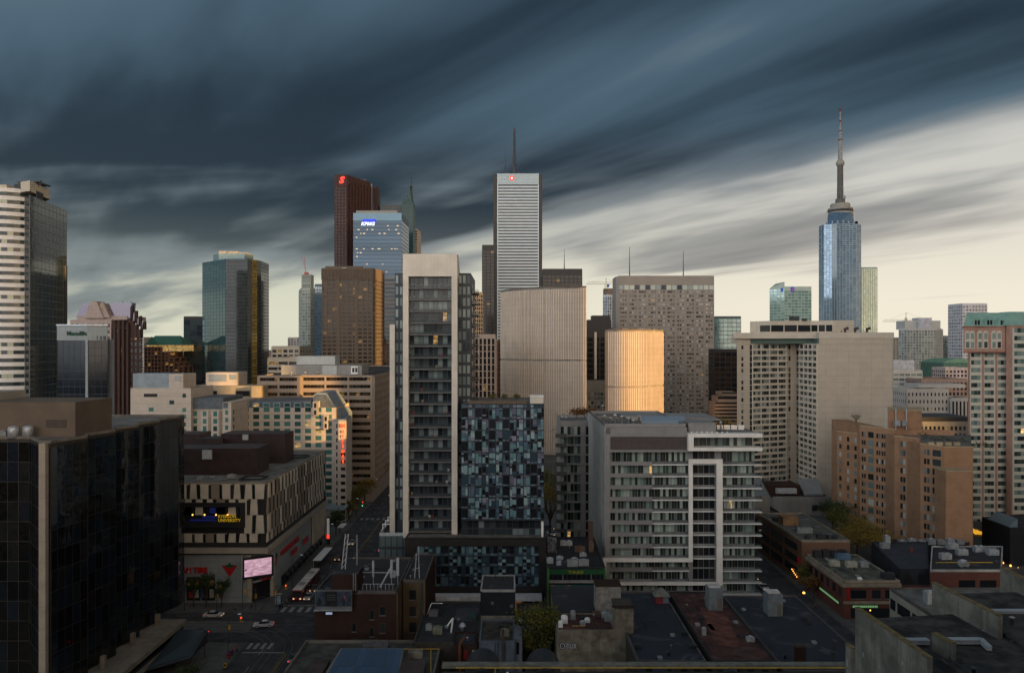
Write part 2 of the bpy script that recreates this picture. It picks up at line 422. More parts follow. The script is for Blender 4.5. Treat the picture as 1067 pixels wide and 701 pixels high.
def cz(x0, x1, D, dep): return [(x0, D), (x1, D), (x1, D+dep), (x0, D+dep)]
def pz(xl, xr, D, dep): return cz(WX(xl, D), WX(xr, D), D, dep)
def chain(pts, dep):       # front chain given in (photo column, distance), closed by a straight back
    f = [(WX(a, d), d) for a, d in pts]; back = max(d for _, d in pts)+dep
    return f + [(f[-1][0], back), (f[0][0], back)]
def roof(b, poly, z, mat, par=.8, pmat=None, t=.3, cap=None):
    b.p('roof', mat).prism(shrink(poly, .02), z, z+.06)
    if par:
        for i in range(len(poly)):
            u, L = unit(poly[i], poly[(i+1) % len(poly)])
            if L < .6: continue
            b.p('parapet', pmat or mat).wbox(poly[i], u, t+.01, L+.0, -t, .004, z-.2, z+par)
def shrink(poly, k):
    cx = sum(p[0] for p in poly)/len(poly); cy = sum(p[1] for p in poly)/len(poly)
    return [(p[0]+(cx-p[0])*k, p[1]+(cy-p[1])*k) for p in poly]
def unit_box(b, x, y, z, w, d, h, mat=None, part='rooftop_unit'):
    m = MB(); mat = mat or unitm
    m.box(x-w/2, x+w/2, y-d/2, y+d/2, z+.15, z+h)
    m.box(x-w/2+.05, x-w/2+.2, y-d/2+.1, y+d/2-.1, z, z+.15); m.box(x+w/2-.2, x+w/2-.05, y-d/2+.1, y+d/2-.1, z, z+.15)
    k = max(1, int(w/1.3))
    for i in range(k):
        cx = x-w/2+(i+.5)*w/k; m.lathe(cx, y, [(.42,z+h),(.42,z+h+.16),(.36,z+h+.16),(.30,z+h+.05)], 10)
    for i in range(4): m.box(x-w/2+.1, x+w/2-.1, y-d/2-.03, y-d/2, z+.35+i*(h-.6)/4, z+.35+i*(h-.6)/4+.07)
    return b.one(part, mat, m)
def vent(b, x, y, z, r=.18, h=1.1, mat=None):
    return b.one('vent_pipe', mat or metal_l, MB().lathe(x, y, [(r,z),(r,z+h*.75),(r*1.7,z+h*.78),(r*1.7,z+h*.92),(r*.4,z+h)], 8), True)
def tower(name, label, cat, poly, ztop, wall, pane, fh=3.6, bw=3.0, pier=.18, sp=.35, d=.25, m=(0,0,0,1.5), rmat=None, group=None,
          part='window', z0=0, faces=None, par=1.0, pane_side=None, sdep=None, coremat=None, split=1, finish=True):
    cx = sum(p[0] for p in poly)/len(poly); cy = sum(p[1] for p in poly)/len(poly)
    b = Bld(name, label, cat, cx, cy, group)
    b.p('wall' if coremat is None else 'core', coremat or wall).prism(poly, z0, ztop)
    for i in range(len(poly)):
        p0, p1 = poly[i], poly[(i+1) % len(poly)]; u, L = unit(p0, p1); n = (u[1], -u[0])
        if (faces and i not in faces) or (not faces and n[1] > .3): continue
        nb = max(1, round((L-m[0]-m[1])/bw)); nf = max(1, round((ztop-z0-m[2]-m[3])/fh))
        facade(b, p0, p1, z0, ztop, nf, nb, wall, pane, pier, sp, d, m, part, sdep=sdep, split=split)
    roof(b, poly, ztop, rmat or rooftar, par, wall)
    return b

# ================================================================= ground, streets
g = MB(); g.box(-4000, 4000, -600, 9000, -1, 0); struct('ground', g, surf('city_ground', (.09,.088,.085), .95, .3, .05))
def sheet(name, poly, z, mat): 
    m = MB(); m.prism(poly, z-.003, z); return struct(name, m, mat)
mk = surf('road_paint_white', (.26,.26,.25), .8, .3, 1.5)
mky = surf('road_paint_yellow', (.26,.17,.03), .8, .3, 1.5)
RL, RR = -57.5, -38.5          # main street between its kerbs
sheet('road', [(RL,60),(RR,60),(RR,900),(RL,900)], .010, asphalt)
sheet('road', [(-300,168),(-57.4,168),(-57.4,186),(-300,186)], .012, asphalt)
sheet('road', [(-38.6,168),(-38.0,168),(-38.0,186),(-38.6,186)], .012, asphalt)
sheet('road', [(65.5,120),(76.5,120),(76.5,420),(65.5,420)], .010, asphalt)
def kerbed(poly): 
    m = MB(); m.prism(poly, 0, .13); return struct('pavement', m, pave)
kerbed([(-61.5,186.3),(-57.8,188.5),(-57.8,420),(-61.8,420)]); kerbed([(-300,186.3),(-61.8,186.3),(-61.8,193),(-300,193)])
kerbed([(-38.3,187),(-33.5,187),(-33.5,420),(-38.3,420)]); kerbed([(-38.3,100),(-33.0,100),(-33.0,167),(-38.3,167)])
kerbed([(-76,60),(-57.8,60),(-57.8,164),(-61,167.6),(-76,167.6)])
kerbed([(-300,160),(-76.2,160),(-76.2,167.6),(-300,167.6)])
kerbed([(61.5,120),(65.2,120),(65.2,420),(61.5,420)]); kerbed([(76.8,120),(79.5,120),(79.5,420),(76.8,420)])
m = MB()
for i in range(9): m.box(-56.6+i*2.05, -55.6+i*2.05, 186.8, 190.3, .012, .020)         # zebra bars by the store corner
for i in range(4): m.box(-57.0+i*1.5, -56.3+i*1.5, 164.2, 167.4, .012, .020)
for i in range(9): m.box(-56.6+i*2.05, -55.6+i*2.05, 285, 288, .012, .020)
for y in range(196, 700, 9):
    m.box(-53.2, -53.05, y, y+3.2, .012, .019); m.box(-43.4, -43.25, y, y+3.2, .012, .019)
for y in range(80, 162, 9): m.box(-53.2, -53.05, y, y+3.2, .012, .019)
m.box(-57, -39, 191.3, 191.7, .012, .019); m.box(-57, -48, 162.0, 162.4, .012, .019)
struct('road_markings', m, mk)
m = MB(); m.box(-48.6,-48.45,194,284,.012,.020); m.box(-48.2,-48.05,194,284,.012,.020); m.box(-48.6,-48.45,290,700,.012,.020); m.box(-47.9,-47.75,80,162,.012,.02); m.box(-47.5,-47.35,80,162,.012,.02)
struct('centre_line', m, mky)
# tram tracks: straight along the cross street and two curves turning into the near arm
def track(pts, wd=.09):
    for off in (-.75, .75):
        for i in range(len(pts)-1):
            u, L = unit(pts[i], pts[i+1]); rails.wbox(pts[i], u, 0, L+.05, off-wd/2, off+wd/2, .013, .021)
rails = MB()
for yy in (175.2, 179.2): track([(-200, yy), (-60,yy), (-38.2, yy)])
for R0 in (14.5, 18.5):
    cx_, cy_ = -66.0, 179.2-18.5 if R0 == 18.5 else 175.2-14.5
    arc = [(cx_+R0*math.sin(t*math.pi/24), cy_+R0*math.cos(t*math.pi/24)) for t in range(13)]
    track(arc + [(arc[-1][0], 70)])
struct('tram_rails', rails, surf('rail_steel', (.16,.15,.14), .4, .2, 2, metal=.6))
tr = MB(); tr.box(-200,-60,173.6,180.8,.0125,.0135); struct('track_bed', tr, surf('track_concrete', (.10,.098,.092), .9, .2, .5))

# ================================================================= LEFT DARK OFFICE BLOCK (foreground)
g_black = glass('black_mirror_glass', [(.004,.005,.006),(.008,.012,.018),(.005,.005,.006),(.012,.014,.016),(.004,.005,.006),(.006,.012,.022)], rough=.04, ior=1.6, wave=.02)
frame_bk = surf('bronze_black_frame', (.05,.042,.034), .45, .2, 1, metal=.3)
def left_block():
    zr = 48.5; b = Bld('office_block', 'near black glass office block with pleated bays and a pale corner pier at far left', 'office building', -90, 145)
    pl = [(-76.6,128.2)]
    cols = [(129.8,0),(135.9,1.7),(139.2,0),(145.6,1.7),(148.7,0),(154.8,1.7),(157.7,0),(164,1.7),(167,0),(173,1.7)]
    pts = [(-76.9+dx, y) for y, dx in cols]
    front = [(-140,134.5),(-84.5,134.5),(-78.6,128.0),(-76.9,128.0)]
    poly = front + pts + [(-75.2,176),(-140,176)]
    b.p('wall', black_p).prism(poly, 6.2, zr)
    for i in range(len(poly)-2):
        p0, p1 = poly[i], poly[i+1]; u, L = unit(p0, p1)
        if L < 1: continue
        facade(b, p0, p1, 6.2, zr, 12, max(1, round(L/(1.6 if L < 20 else 1.9))), frame_bk, g_black, .05, .03, .08, (0,0,0,.6), sdep=.06)
    roof(b, poly, zr, surf('grey_membrane', (.17,.16,.15), .9, .3, .2), .5, surf('stone_coping', (.17,.155,.135), .8, .2, .5))
    m = MB(); m.box(-78.3,-77.2,127.0,127.9,0,zr+.2); b.one('corner_pier', surf('pale_limestone', (.34,.29,.23), .8, .1, .5, grid=(90,3.6,.1)), m)
    # podium with pale ledges on short columns
    led = surf('ledge_stone', (.20,.17,.13), .8, .2, .6)
    m = MB(); m.box(-140,-70,90,165,5.2,6.1); b.one('ledge', led, m)
    m = MB(); m.box(-140,-70.4,90,164.5,3.6,5.2); b.one('glazing_band', g_black, m)
    m = MB(); m.box(-140,-69.8,90,165.2,2.9,3.6); b.one('ledge', led, m)
    for y in (160.5, 150, 139, 128, 117): b.one('column', led, MB().box(-72.6,-71.7,y,y+.9,0,2.9)); 
    for y in (172, 161, 150.5, 139.5, 128.5): b.one('column', led, MB().box(-74.9,-74.1,y,y+.8,6.1,8.4)) if y < 165 else None
    b.p('wall', black_p).box(-140,-75,90,163,0,2.9)
    # brown plant storey
    br = surf('brown_render', (.135,.105,.08), .85, .1, .3)
    poly2 = [(-140,137.5),(-78.2,137.5),(-78.2,150),(-140,150)]
    m = MB(); m.prism(poly2, zr, 54.7); b.one('penthouse', br, m)
    m = MB(); m.box(-140,-95,139,150,54.7,56.2); b.one('penthouse', surf('pale_metal_roof', (.30,.28,.23), .6, .1, .3), m)
    for x in (-96,-81.6): b.one('louvre', surf('louvre_brown', (.07,.055,.045), .7, .1, 1), MB().box(x-1.8,x+1.8,137.38,137.47,50.2,51.6))
    for i, x in enumerate((-87.6,-85.6)): 
        b.one('cooling_fan', metal_l, MB().lathe(x, 134.9+.9*i, [(.9,zr+.1),(.9,zr+1.7),(.75,zr+2.1),(.3,zr+2.25)], 14), True)
    unit_box(b, -90.2, 136, zr, 2.0, 1.4, 1.2)
left_block()

# ================================================================= CORNER STORE + UNIVERSITY BLOCK
def university():
    zr = 30.1; x0, x1, y0, y1 = -112, -61.8, 193, 252
    b = Bld('university_block', 'cream pleated panel university building over a red lettered hardware store at the street corner', 'commercial building', -85, 222)
    cream = surf('cream_panel', (.48,.43,.35), .7, .12, .3); cream2 = surf('buff_panel', (.21,.18,.14), .7, .12, .3)
    b.p('wall', surf('dark_core', (.02,.02,.022), .4, .1, .5)).prism([(x0,y0),(x1,y0),(x1+.6,y1),(x0,y1)], 12.6, zr-.1)
    roof(b, [(x0,y0),(x1,y0),(x1+.6,y1),(x0,y1)], zr-.1, roofgravel, .5, cream2)
    pl_ = []
    def panels(p0, p1, bw, skipf=None):
        u, L = unit(p0, p1); n = int(L/bw); rows = [(15.4, 17.6), (17.7, 22.2), (22.3, 26.2), (26.3, 30.0)]; k = 0
        for j, (za, zb) in enumerate(rows):
            if j == 0: offs = 0
            for i in range(n):
                a = i*bw + (bw*.5 if j % 2 else 0) - bw*.2
                if skipf and skipf(a, za, bw): continue
                w = bw*random.choice([.66,.74,.80]); lean = random.choice([-1,1])*bw*.10
                lo, hi = max(0.02,a), min(L-.02, a+w)
                if hi-lo < .3: continue
                t0, t1 = max(0.02, lo+lean), min(L-.02, hi-lean)
                if t1-t0 < .2: t0, t1 = lo, hi
                mt = cream if random.random() < .5 else cream2
                pl_.append((mt, [(lo,za),(hi,za),(t1,zb),(t0,zb)], p0, u, .28+.02*(k % 3))); k += 1
            for i in range(n):
                a = i*bw + (bw*.5 if j % 2 else 0) + bw*.45
                if a+bw*.35 > L or (skipf and skipf(a, za, bw)): continue
                b.pane(p0, u, a+bw*.20, (za+zb)/2, bw*.24, (zb-za)*.92, g_dark, .36)
    sx0, sx1 = WX(182,193)-14, WX(256,193)
    panels((x0,y0), (x1,y0), 2.75, lambda a, za, bw: 17.6 < za < 22.25 and x0+a < sx1-.3)
    panels((x1,y0), (x1+.6,y1), 3.0)
    pl_.sort(key=lambda q: q[2][1]+q[1][0][0])
    for mt, pr, p0, u, d in pl_[:99]: b.one('facade_panel', mt, MB().slabwall(pr, p0, u, 0, d))
    rest = MB()
    for mt, pr, p0, u, d in pl_[99:]: rest.slabwall(pr, p0, u, 0, d)
    if rest.v: b.one('facade_panel', cream, rest)['kind'] = 'stuff'
    # sign box with lit windows and gold letters
    z0s, z1s = WZ(549,193), WZ(523,193)
    b.one('sign_frame', black_p, MB().box(sx0,sx1,192.3,192.98,z0s,z0s+1.5).box(sx0,sx1,192.3,192.98,z1s-1.1,z1s).box(sx1-1.2,sx1,192.32,192.98,z0s+1.5,z1s-1.1))
    b.one('glazing_band', g_dark, MB().box(sx0,sx1-1.2,192.7,192.95,z0s+1.5,z1s-1.1))
    for px in (188,200.5,213,225,237): b.one('ceiling_lamp', lit_w, MB().box(WX(px,192.5)-.14,WX(px,192.5)+.14,192.5,192.66,WZ(536.4,193),WZ(535,193)))
    gold = emit('gold_letter', (.75,.45,.02), .30); blue = emit('blue_letter', (.01,.02,.16), .25)
    tx = WX(227,192); text(b.e, 'RYERSON', tx, 192.25, WZ(539.5,192), .78, gold, width=WX(245.5,192)-tx, bold=.02)
    text(b.e, 'UNIVERSITY', tx, 192.25, WZ(543.6,192), .80, gold, width=WX(250.5,192)-tx, bold=.02)
    m = MB(); m.box(WX(197,192),WX(225,192),192.3,192.36,WZ(543,192),WZ(541,192)).box(WX(210,192),WX(225,192),192.3,192.36,WZ(540,192),WZ(537.5,192)).box(WX(218,192),WX(224,192),192.3,192.36,WZ(535,192),WZ(529,192)); b.one('sign_emblem', blue, m)
    # dark strip, ledge and store
    led = surf('ledge_cream', (.30,.27,.22), .75, .1, .4)
    b.one('glazing_band', g_dark, MB().prism([(x0,192.8),(x1+.2,192.8),(x1+.8,y1),(x0,y1)], 14.2, 15.3))
    b.one('ledge', led, MB().prism([(x0,192.3),(x1+.7,192.3),(x1+1.3,y1+.3),(x0,y1+.3)], 12.7, 14.1))
    sp_ = surf('store_panel', (.24,.27,.28), .5, .08, .4, grid=(2.2,1.45,.07))
    ch = [(x0,193.4),(-66.3,193.4),(-62.1,199.0),(-61.5,251.6),(x0,251.6)]
    b.one('store_wall', sp_, MB().prism(ch, 0, 12.1))
    b.one('shadow_gap', black_p, MB().prism(shrink(ch,.005), 12.1, 12.7))
    b.one('end_panel', surf('tan_panel', (.38,.33,.26), .8, .1, .3, grid=(3.5,4,.08)), MB().box(-61.45,-61.1,236,251.8,2.6,12.6))
    red = surf('red_letter', (.36,.012,.012), .5, .1, 1)
    h = 1.55; xr = WX(216,193); w = 12.2*1.62
    text(b.e, 'CANADIAN TIRE', xr-13.6, 193.3, WZ(597.2,193), h, red, width=13.6, bold=.05, dep=.2)
    def leaf_logo(o, u, cx, zt, s):
        m = MB(); m.slabwall([(cx-s,zt),(cx+s,zt),(cx,zt-s*1.5)], o, u, 0, .25); b.one('sign_emblem', red, m)
        m = MB(); m.slabwall([(cx-.42*s,zt-.25*s),(cx-.5*s,zt+.1*s),(cx-.2*s,zt+.12*s),(cx,zt+.42*s),(cx+.2*s,zt+.12*s),(cx+.5*s,zt+.1*s),(cx+.42*s,zt-.25*s)], o, u, .26, .36)
        b.one('emblem_leaf', surf('green_leaf_paint', (.01,.09,.03), .5, .1, 1), m)
    leaf_logo((0,193.4), (1,0), WX(239,193), WZ(589,193), 1.95)
    us, Ls = unit(ch[2], ch[3]); leaf_logo(ch[2], us, 2.2, 9.9, 1.8)
    text(b.e, 'CANADIAN TIRE', ch[2][0]+.05, ch[2][1]+6.5, 8.3, 1.5, red, ang=math.atan2(us[1],us[0]), width=17, bold=.06, dep=.2)
    for y in (214, 226, 238): b.one('sign_panel', red, MB().box(-61.4,-61.2,y,y+5,6.2,7.6))
    for y in range(206, 250, 4): 
        b.one('shop_window', g_dark, MB().box(-61.72,-61.3,y,y+2.6,.6,3.0)); b.one('awning', black_p, MB().prism([(-61.3,y-.1),(-60.2,y-.1),(-60.2,y+2.7),(-61.3,y+2.7)], 3.05, [3.6,3.15,3.15,3.6]))
    # warm shop windows at street level
    warm = emit('shop_interior', (.8,.32,.10), .10)
    for px0, px1 in ((170,192),(195,209),(210.5,224)):
        b.one('shop_window', g_dark, MB().box(WX(px0,193.4),WX(px1,193.4),193.2,193.38,.7,6.6))
        b.one('window_display', warm, MB().box(WX(px0,193.4)+.3,WX(px1,193.4)-.3,193.12,193.19,4.4,6.0))
        for k in range(3): b.one('window_poster', surf('poster%d' % k, [(.35,.03,.03),(.4,.38,.3),(.05,.12,.2)][k], .6, .3, 3), MB().box(WX(px0,193.4)+.5+k*1.5,WX(px0,193.4)+1.6+k*1.5,193.05,193.11,1.4,3.6))
    # corner screen and entrance
    u, L = unit(ch[1], ch[2])
    b.one('stone_column', surf('column_stone', (.36,.31,.24), .8, .1, 1), MB().box(-66.5,-65.6,193.1,194.0,0,12.1)); b.one('stone_column', MATS['column_stone'], MB().box(-62.6,-61.7,198.6,199.5,0,12.1))
    m, N, bs = mat_base('led_screen'); tc = N.new('ShaderNodeTexCoord').outputs['Object']
    mp = N.new('ShaderNodeMapping'); N.put(mp.inputs[0], tc); mp.inputs['Scale'].default_value = (.5,.5,2.2)
    cc = N.mix(N.sm(N.noise(mp.outputs[0], 1.3, 5, .75), .38, .66), (.30,.05,.17,1), (1.0,.60,.82,1)); N.put(bs.inputs['Emission Color'], cc); bs.inputs['Emission Strength'].default_value = .30
    b.one('screen_frame', black_p, MB().wbox((-67.1,191.9), unit((-67.1,191.9),(-60.9,195.3))[0], -.3, 7.3, -.5, 0, 6.3, 11.6))
    b.one('screen', m, MB().wbox((-67.1,191.9), unit((-67.1,191.9),(-60.9,195.3))[0], .2, 6.8, 0, .08, 6.9, 11.1))
    b.one('screen_bracket', metal_l, MB().box(-67.6,-67.3,191.7,193.4,5.5,12)); b.one('screen_bracket', metal_l, MB().box(-61.2,-60.9,195.5,197.5,5.5,12))
    b.one('entrance_glass', g_dark, MB().wbox(ch[1], u, .8, L-.8, .02, .1, 0, 6))
    b.one('entrance_canopy', metal_l, MB().wbox(ch[1], u, .6, L-.6, .1, 1.3, 5.1, 5.4)); b.one('sign_panel', red, MB().wbox(ch[1], u, L*.4, L-.4, 1.3, 1.4, 5.2, 5.7))
    # two rows of dark plant boxes on the roof
    pb = surf('aubergine_cladding', (.030,.018,.018), .45, .3, .5, grid=(3,30,.08))
    def plant(xl, xr, D, dep, yt, yb):
        b.one('plant_box', pb, MB().box(WX(xl,D), WX(xr,D), D, D+dep, zr, WZ(yt,D)))
    plant(170,217,206,9,467.5,490); plant(217,268,206,10,467,490); plant(230,297,226,9,452,473); plant(150,209,228,8,452,470); plant(205,232,224,7,457,473)
    b.one('plant_hatch', surf('hatch_grey', (.30,.31,.30), .6, .1, 1), MB().box(WX(211,205.8),WX(221,205.8),205.5,205.9,WZ(478,206),WZ(468.5,206)))
    b.one('plant_hatch', MATS['hatch_grey'], MB().box(WX(253,225.8),WX(259,225.8),225.5,225.9,WZ(458,226),WZ(452.5,226)))
    for y, x in ((198,-66.5),(236,-65.5)):
        b.one('roof_kerb', black_p, MB().box(x-4,x+2,y,y+.4,zr,zr+.35).box(x-4,x+2,y+5,y+5.4,zr,zr+.35).box(x-4,x-3.6,y+.4,y+5,zr,zr+.35).box(x+1.6,x+2,y+.4,y+5,zr,zr+.35))
    unit_box(b, -73, 200, zr, 2.2, 1.2, 1.1); unit_box(b, -80, 197, zr, 1.4, 1.2, 1.0)
university()

# ================================================================= STONE HOTEL BEHIND THE STORE
def stone_hotel():
    b = Bld('hotel', 'pale stone hotel with slate roof and vertical red lit sign on its corner bay', 'hotel', -85, 295)
    st = surf('pale_stone', (.44,.38,.32), .8, .08, .3, grid=(90,2.6,.12)); sl = surf('slate_roof', (.085,.10,.115), .6, .2, .8)
    lead = surf('lead_grey', (.20,.24,.27), .5, .15, .4)
    def mass(xl, xr, D, dep, yt, **k):
        p = pz(xl, xr, D, dep); b.p('wall', st).prism(p, 0, WZ(yt, D)); return p
    # left plain tower
    p = mass(136, 199, 270, 20, 405); zt = WZ(405,270); roof(b, p, zt, roofgravel, .3, st)
    for px, y0, y1, w in ((157,410,413.5,14),(179,417,421,5),(157.5,424.5,428.5,5),(157.5,432,436,5),(157.5,440,444,5),(192,410,414,3.6),(192,425,429,3.6),(192,432,436,3.6),(192,440,444,3.6),(192,447,451,3.6)):
        b.pane(p[0], (1,0), WX(px,270)-p[0][0], (WZ(y0,270)+WZ(y1,270))/2, w*.3375, (y1-y0)*.3375, g_teal if w < 10 else g_dark)
    b.one('plant_room', lead, MB().prism(pz(138.5,178,274,8), zt, WZ(389,274)))
    b.one('plant_room', st, MB().prism(pz(176,191,272.5,11), zt, WZ(389.5,272.5)))
    b.one('louvre', MATS['hatch_grey'], MB().box(WX(182,272.4),WX(188,272.4),272.3,272.45,WZ(397,272),WZ(391,272)))
    # bay wing with tall narrow windows
    p = pz(197, 232, 272, 20); z1 = WZ(426,272); b.p('wall', st).prism(p, 0, z1)
    b.one('slate_band', sl, MB().prism(pz(196.5,232.5,271.6,20), z1, WZ(414.5,271.6)))
    for k, px in enumerate((203.5, 214.5, 225.5)):
        c = WX(px,272); w = 1.3
        if k: b.one('bay', st, MB().prism([(c-2.0,272),(c-1.2,270.9),(c+1.2,270.9),(c+2.0,272)], 0, z1-.5))
        for j in range(14):
            zz = z1-1.6-j*2.62; b.pane((c,270.9 if k else 272), (1,0), 0, zz, w, 1.7, g_teal)
    p = pz(232, 241, 268, 24); b.p('wall', st).prism(p, 0, WZ(419,268)); b.one('slate_band', sl, MB().prism(pz(232.5,237,267.8,.8), WZ(425,268), WZ(419.3,268)))
    u = (0,1)
    for j in range(14):
        b.pane(p[0], (1,0), 1.4, WZ(426,268)-1.2-j*2.62, 1.0, 1.6, g_teal); b.pane((p[1][0],268), u, 2.2, WZ(426,268)-1.2-j*2.62, 1.2, 1.6, g_teal)
    # main street-side wing: nine visible bays
    D = 285; x0 = WX(240,D); x1 = WX(349.5,D); zt = WZ(424.5,D)
    poly = [(x0,D),(x1,D),(x1,D+24),(x0,D+24)]; b.p('wall', st).prism(poly, 0, zt)
    roofp = [(x0-.2,D-.1),(WX(323,D),D-.1),(WX(323,D),D+24),(x0-.2,D+24)]
    b.one('mansard', sl, MB().prism(roofp, zt, WZ(418,D), [(x0-.2,D+.8),(WX(323,D),D+.8),(WX(323,D),D+23),(x0-.2,D+23)]))
    facade(b, (x0,D), (x1,D), zt-2.62*15, zt, 15, 10, st, g_teal, .42, .38, .12, (0,.5,0,0))
    for i in range(8):
        c = x0+(i+.5)*(x1-x0-.5)/10; b.one('dormer', lead, MB().box(c-1.3,c+1.3,D-.35,D+.9,zt+.1,WZ(419.3,D)))
        b.pane((c,D-.36), (1,0), 0, zt+1.0, 1.9, 1.2, g_teal)
    # sloping gable end stepping down to the corner
    g0 = WX(325,D); prof = [(0,zt-6.0),(0,WZ(412,D)),(WX(328.5,D)-g0,WZ(409.5,D)),(WX(337.5,D)-g0,WZ(409.8,D)),(WX(354,D)-g0,WZ(434,D)),(WX(354,D)-g0,zt-6.0)]
    b.one('gable_roof', lead, MB().slabwall(prof, (g0,D+2), (1,0), -20, 0))
    b.one('gable_face', sl, MB().slabwall([(a+.25,z-.5) for a, z in prof[1:5]]+[(prof[4][0]-.2,zt-6),(.25,zt-6)], (g0,D+2), (1,0), 0, .12))
    for pl, pr, yt, yb in ((326.5,332,418,433),(338,342.5,432,447)):
        x_ = WX(pr,D); b.one('bay', st, MB().box(WX(pl,D),x_,D-1.2,D+2.2,WZ(yb,D),WZ(yt,D)))
        for k in range(2): b.pane((WX((pl+pr)/2,D),D-1.2), (1,0), 0, WZ(yt+4+k*7.2,D), .8, 1.6, g_dark)
    b.one('balcony', metal_d, MB().box(WX(331,D),WX(337,D),D-.9,D,WZ(447.5,D),WZ(446.8,D)))
    # corner bay with sign
    zc = WZ(438,283.5); cb = [(WX(348.5,284.5),285),(WX(349.5,283),282.6),(WX(353,282),281.6),(WX(360.5,282),282.2),(WX(361,290),300),(WX(349,300),300)]
    b.p('wall', st).prism(cb, 0, zc)
    b.one('cornice', lead, MB().prism([(x_*1.002, y_-.25) for x_, y_ in cb], zc, zc+.5))
    sgn = emit('red_neon', (1.0,.07,.01), 2.2)
    text(b.e, 'Marriott', WX(355.3,281), 281.35, WZ(482,281.5), WZ(441,281.5)-WZ(482,281.5), sgn, width=1.35, vertical=True, bold=.02, dep=.3)
    for j in range(28):
        zz = zc-2-j*2.62*.5 if False else zc-1.8-j*2.62
        if zz < 2: break
        b.pane((WX(351.2,282.2),282.05), unit(cb[1],cb[2])[0], 0, zz, .7, 1.5, g_dark, .1); 
        if zz < 26: b.pane((WX(357,282),281.9), (1,0), 0, zz, 2.0, 1.2, g_dark, .12)
    b.one('canopy', lead, MB().prism([(WX(341,283),276),(WX(360,278),276),(WX(360,278),284.9),(WX(341,283),284.9)], 5.5, 6.2))
    # rear masses
    tan = surf('tan_stucco', (.34,.28,.19), .8, .1, .3)
    p = pz(199,262,310,15); b.one('rear_wing', tan, MB().prism(p, 0, WZ(402,310)))
    for a, c in ((207,226),(246,260)): b.one('window_strip', g_off, MB().box(WX(a,309.8),WX(c,309.8),309.7,309.95,WZ(412.5,310),WZ(407,310)))
    b.one('rear_wing', tan, MB().prism(pz(262,271,305,12), 0, WZ(402,305)))
    p = pz(214.5,247,315,12); b.one('plant_room', st, MB().prism(p, WZ(404,315), WZ(388,315)))
    b.one('louvre', lead, MB().box(WX(218,314.8),WX(236,314.8),314.7,314.95,WZ(397,315),WZ(390,315))); b.one('louvre', lead, MB().box(WX(240,314.8),WX(246,314.8),314.7,314.95,WZ(395,315),WZ(390,315)))
stone_hotel()

# ================================================================= BROWN PRECAST OFFICES WITH RIBBON WINDOWS
def ribbon_office():
    D = 318; zt = WZ(392,D); x0, xm, x1 = WX(271,D), WX(314.5,D), WX(388.5,D)
    b = Bld('office_block', 'wide brown precast office block with ribbon windows and a patch of golden sunlight', 'office building', -75, 345)
    br = surf('brown_precast', (.28,.225,.18), .85, .08, .2, streak=.15)
    poly = [(x0,D-3),(xm,D-3),(xm,D),(x1,D),(x1+1.6,D+150),(x0,D+150)]
    b.p('wall', br).prism(poly, 0, zt)
    rib = glass('glass_ribbon', [(.02,.016,.013),(.03,.025,.02),(.015,.012,.01),(.05,.035,.02)], lit=.05, lits=.25)
    facade(b, (x0,D-3), (xm,D-3), zt-46.5, zt, 15, 2, br, rib, .10, .55, .5, (.6,.6,0,.4), sdep=.4, split=6)
    facade(b, (xm,D), (x1,D), zt-46.5, zt, 15, 3, br, rib, .07, .55, .5, (.3,.6,0,.4), sdep=.4, split=6)
    u, L = unit((x1,D),(x1+1.6,D+150))
    facade(b, (x1,D), (x1+1.6,D+150), zt-46.5, zt, 15, 30, br, rib, .22, .55, .8, (.6,.6,0,.4), sdep=.7)
    roof(b, poly, zt, rooftar, .5, br)
    gp = surf('grey_plant_clad', (.25,.24,.22), .7, .08, .3, grid=(2.4,40,.1)); gl = surf('pale_plant_clad', (.42,.43,.41), .6, .08, .3, grid=(2.0,40,.1))
    b.one('plant_room', gp, MB().prism(pz(293,377,D+14,16), zt, WZ(380.5,D+14)))
    b.one('plant_room', gl, MB().box(WX(336,D+13.9),WX(351,D+13.9),D+13.6,D+14.0,zt,WZ(380.8,D+14)))
    b.one('plant_room', gl, MB().prism(pz(309,349,D+26,10), zt, WZ(371,D+26)))
    b.one('vent_house', white_p, MB().box(WX(366,D+13.8),WX(373,D+13.8),D+13.4,D+14,zt+.4,WZ(381.5,D+14)))
    for k in range(2): b.one('louvre', black_p, MB().box(WX(367+k*3.1,D+13.4),WX(369.2+k*3.1,D+13.4),D+13.3,D+13.39,zt+1.2,WZ(383,D+14)))
    for px in (303, 318, 331): vent(b, WX(px,D+6), D+6, zt, .4, 1.6)
ribbon_office()
# ================================================================= BALCONY HELPERS
clear_rail = glass('balcony_glass', [(.05,.065,.065),(.06,.075,.075)], rough=.12, ior=1.4)
clear_rail.node_tree.nodes['Principled BSDF'].inputs['Alpha'].default_value = .2
def balcony(b, p0, p1, a0, a1, z, dep, slab, rail=None, railh=1.05, t=.22, solid=False):
    """one balcony: slab, front and side railing, as one part with its glass as a sub-part"""
    u, L = unit(p0, p1)
    o = b.one('balcony', slab, MB().wbox(p0, u, a0, a1, 0, dep, z-t, z) if not solid else MB().wbox(p0, u, a0, a1, 0, dep, z-t, z).wbox(p0, u, a0, a1, dep-.12, dep+.02, z-t-.1, z+railh))
    if rail is not None and not solid:
        m = MB().wbox(p0, u, a0+.03, a1-.03, dep-.06, dep-.02, z+.02, z+railh).wbox(p0, u, a0+.03, a0+.07, 0.05, dep-.07, z+.02, z+railh).wbox(p0, u, a1-.07, a1-.03, 0.05, dep-.07, z+.02, z+railh)
        r = m.build('railing', rail, o)
    return o

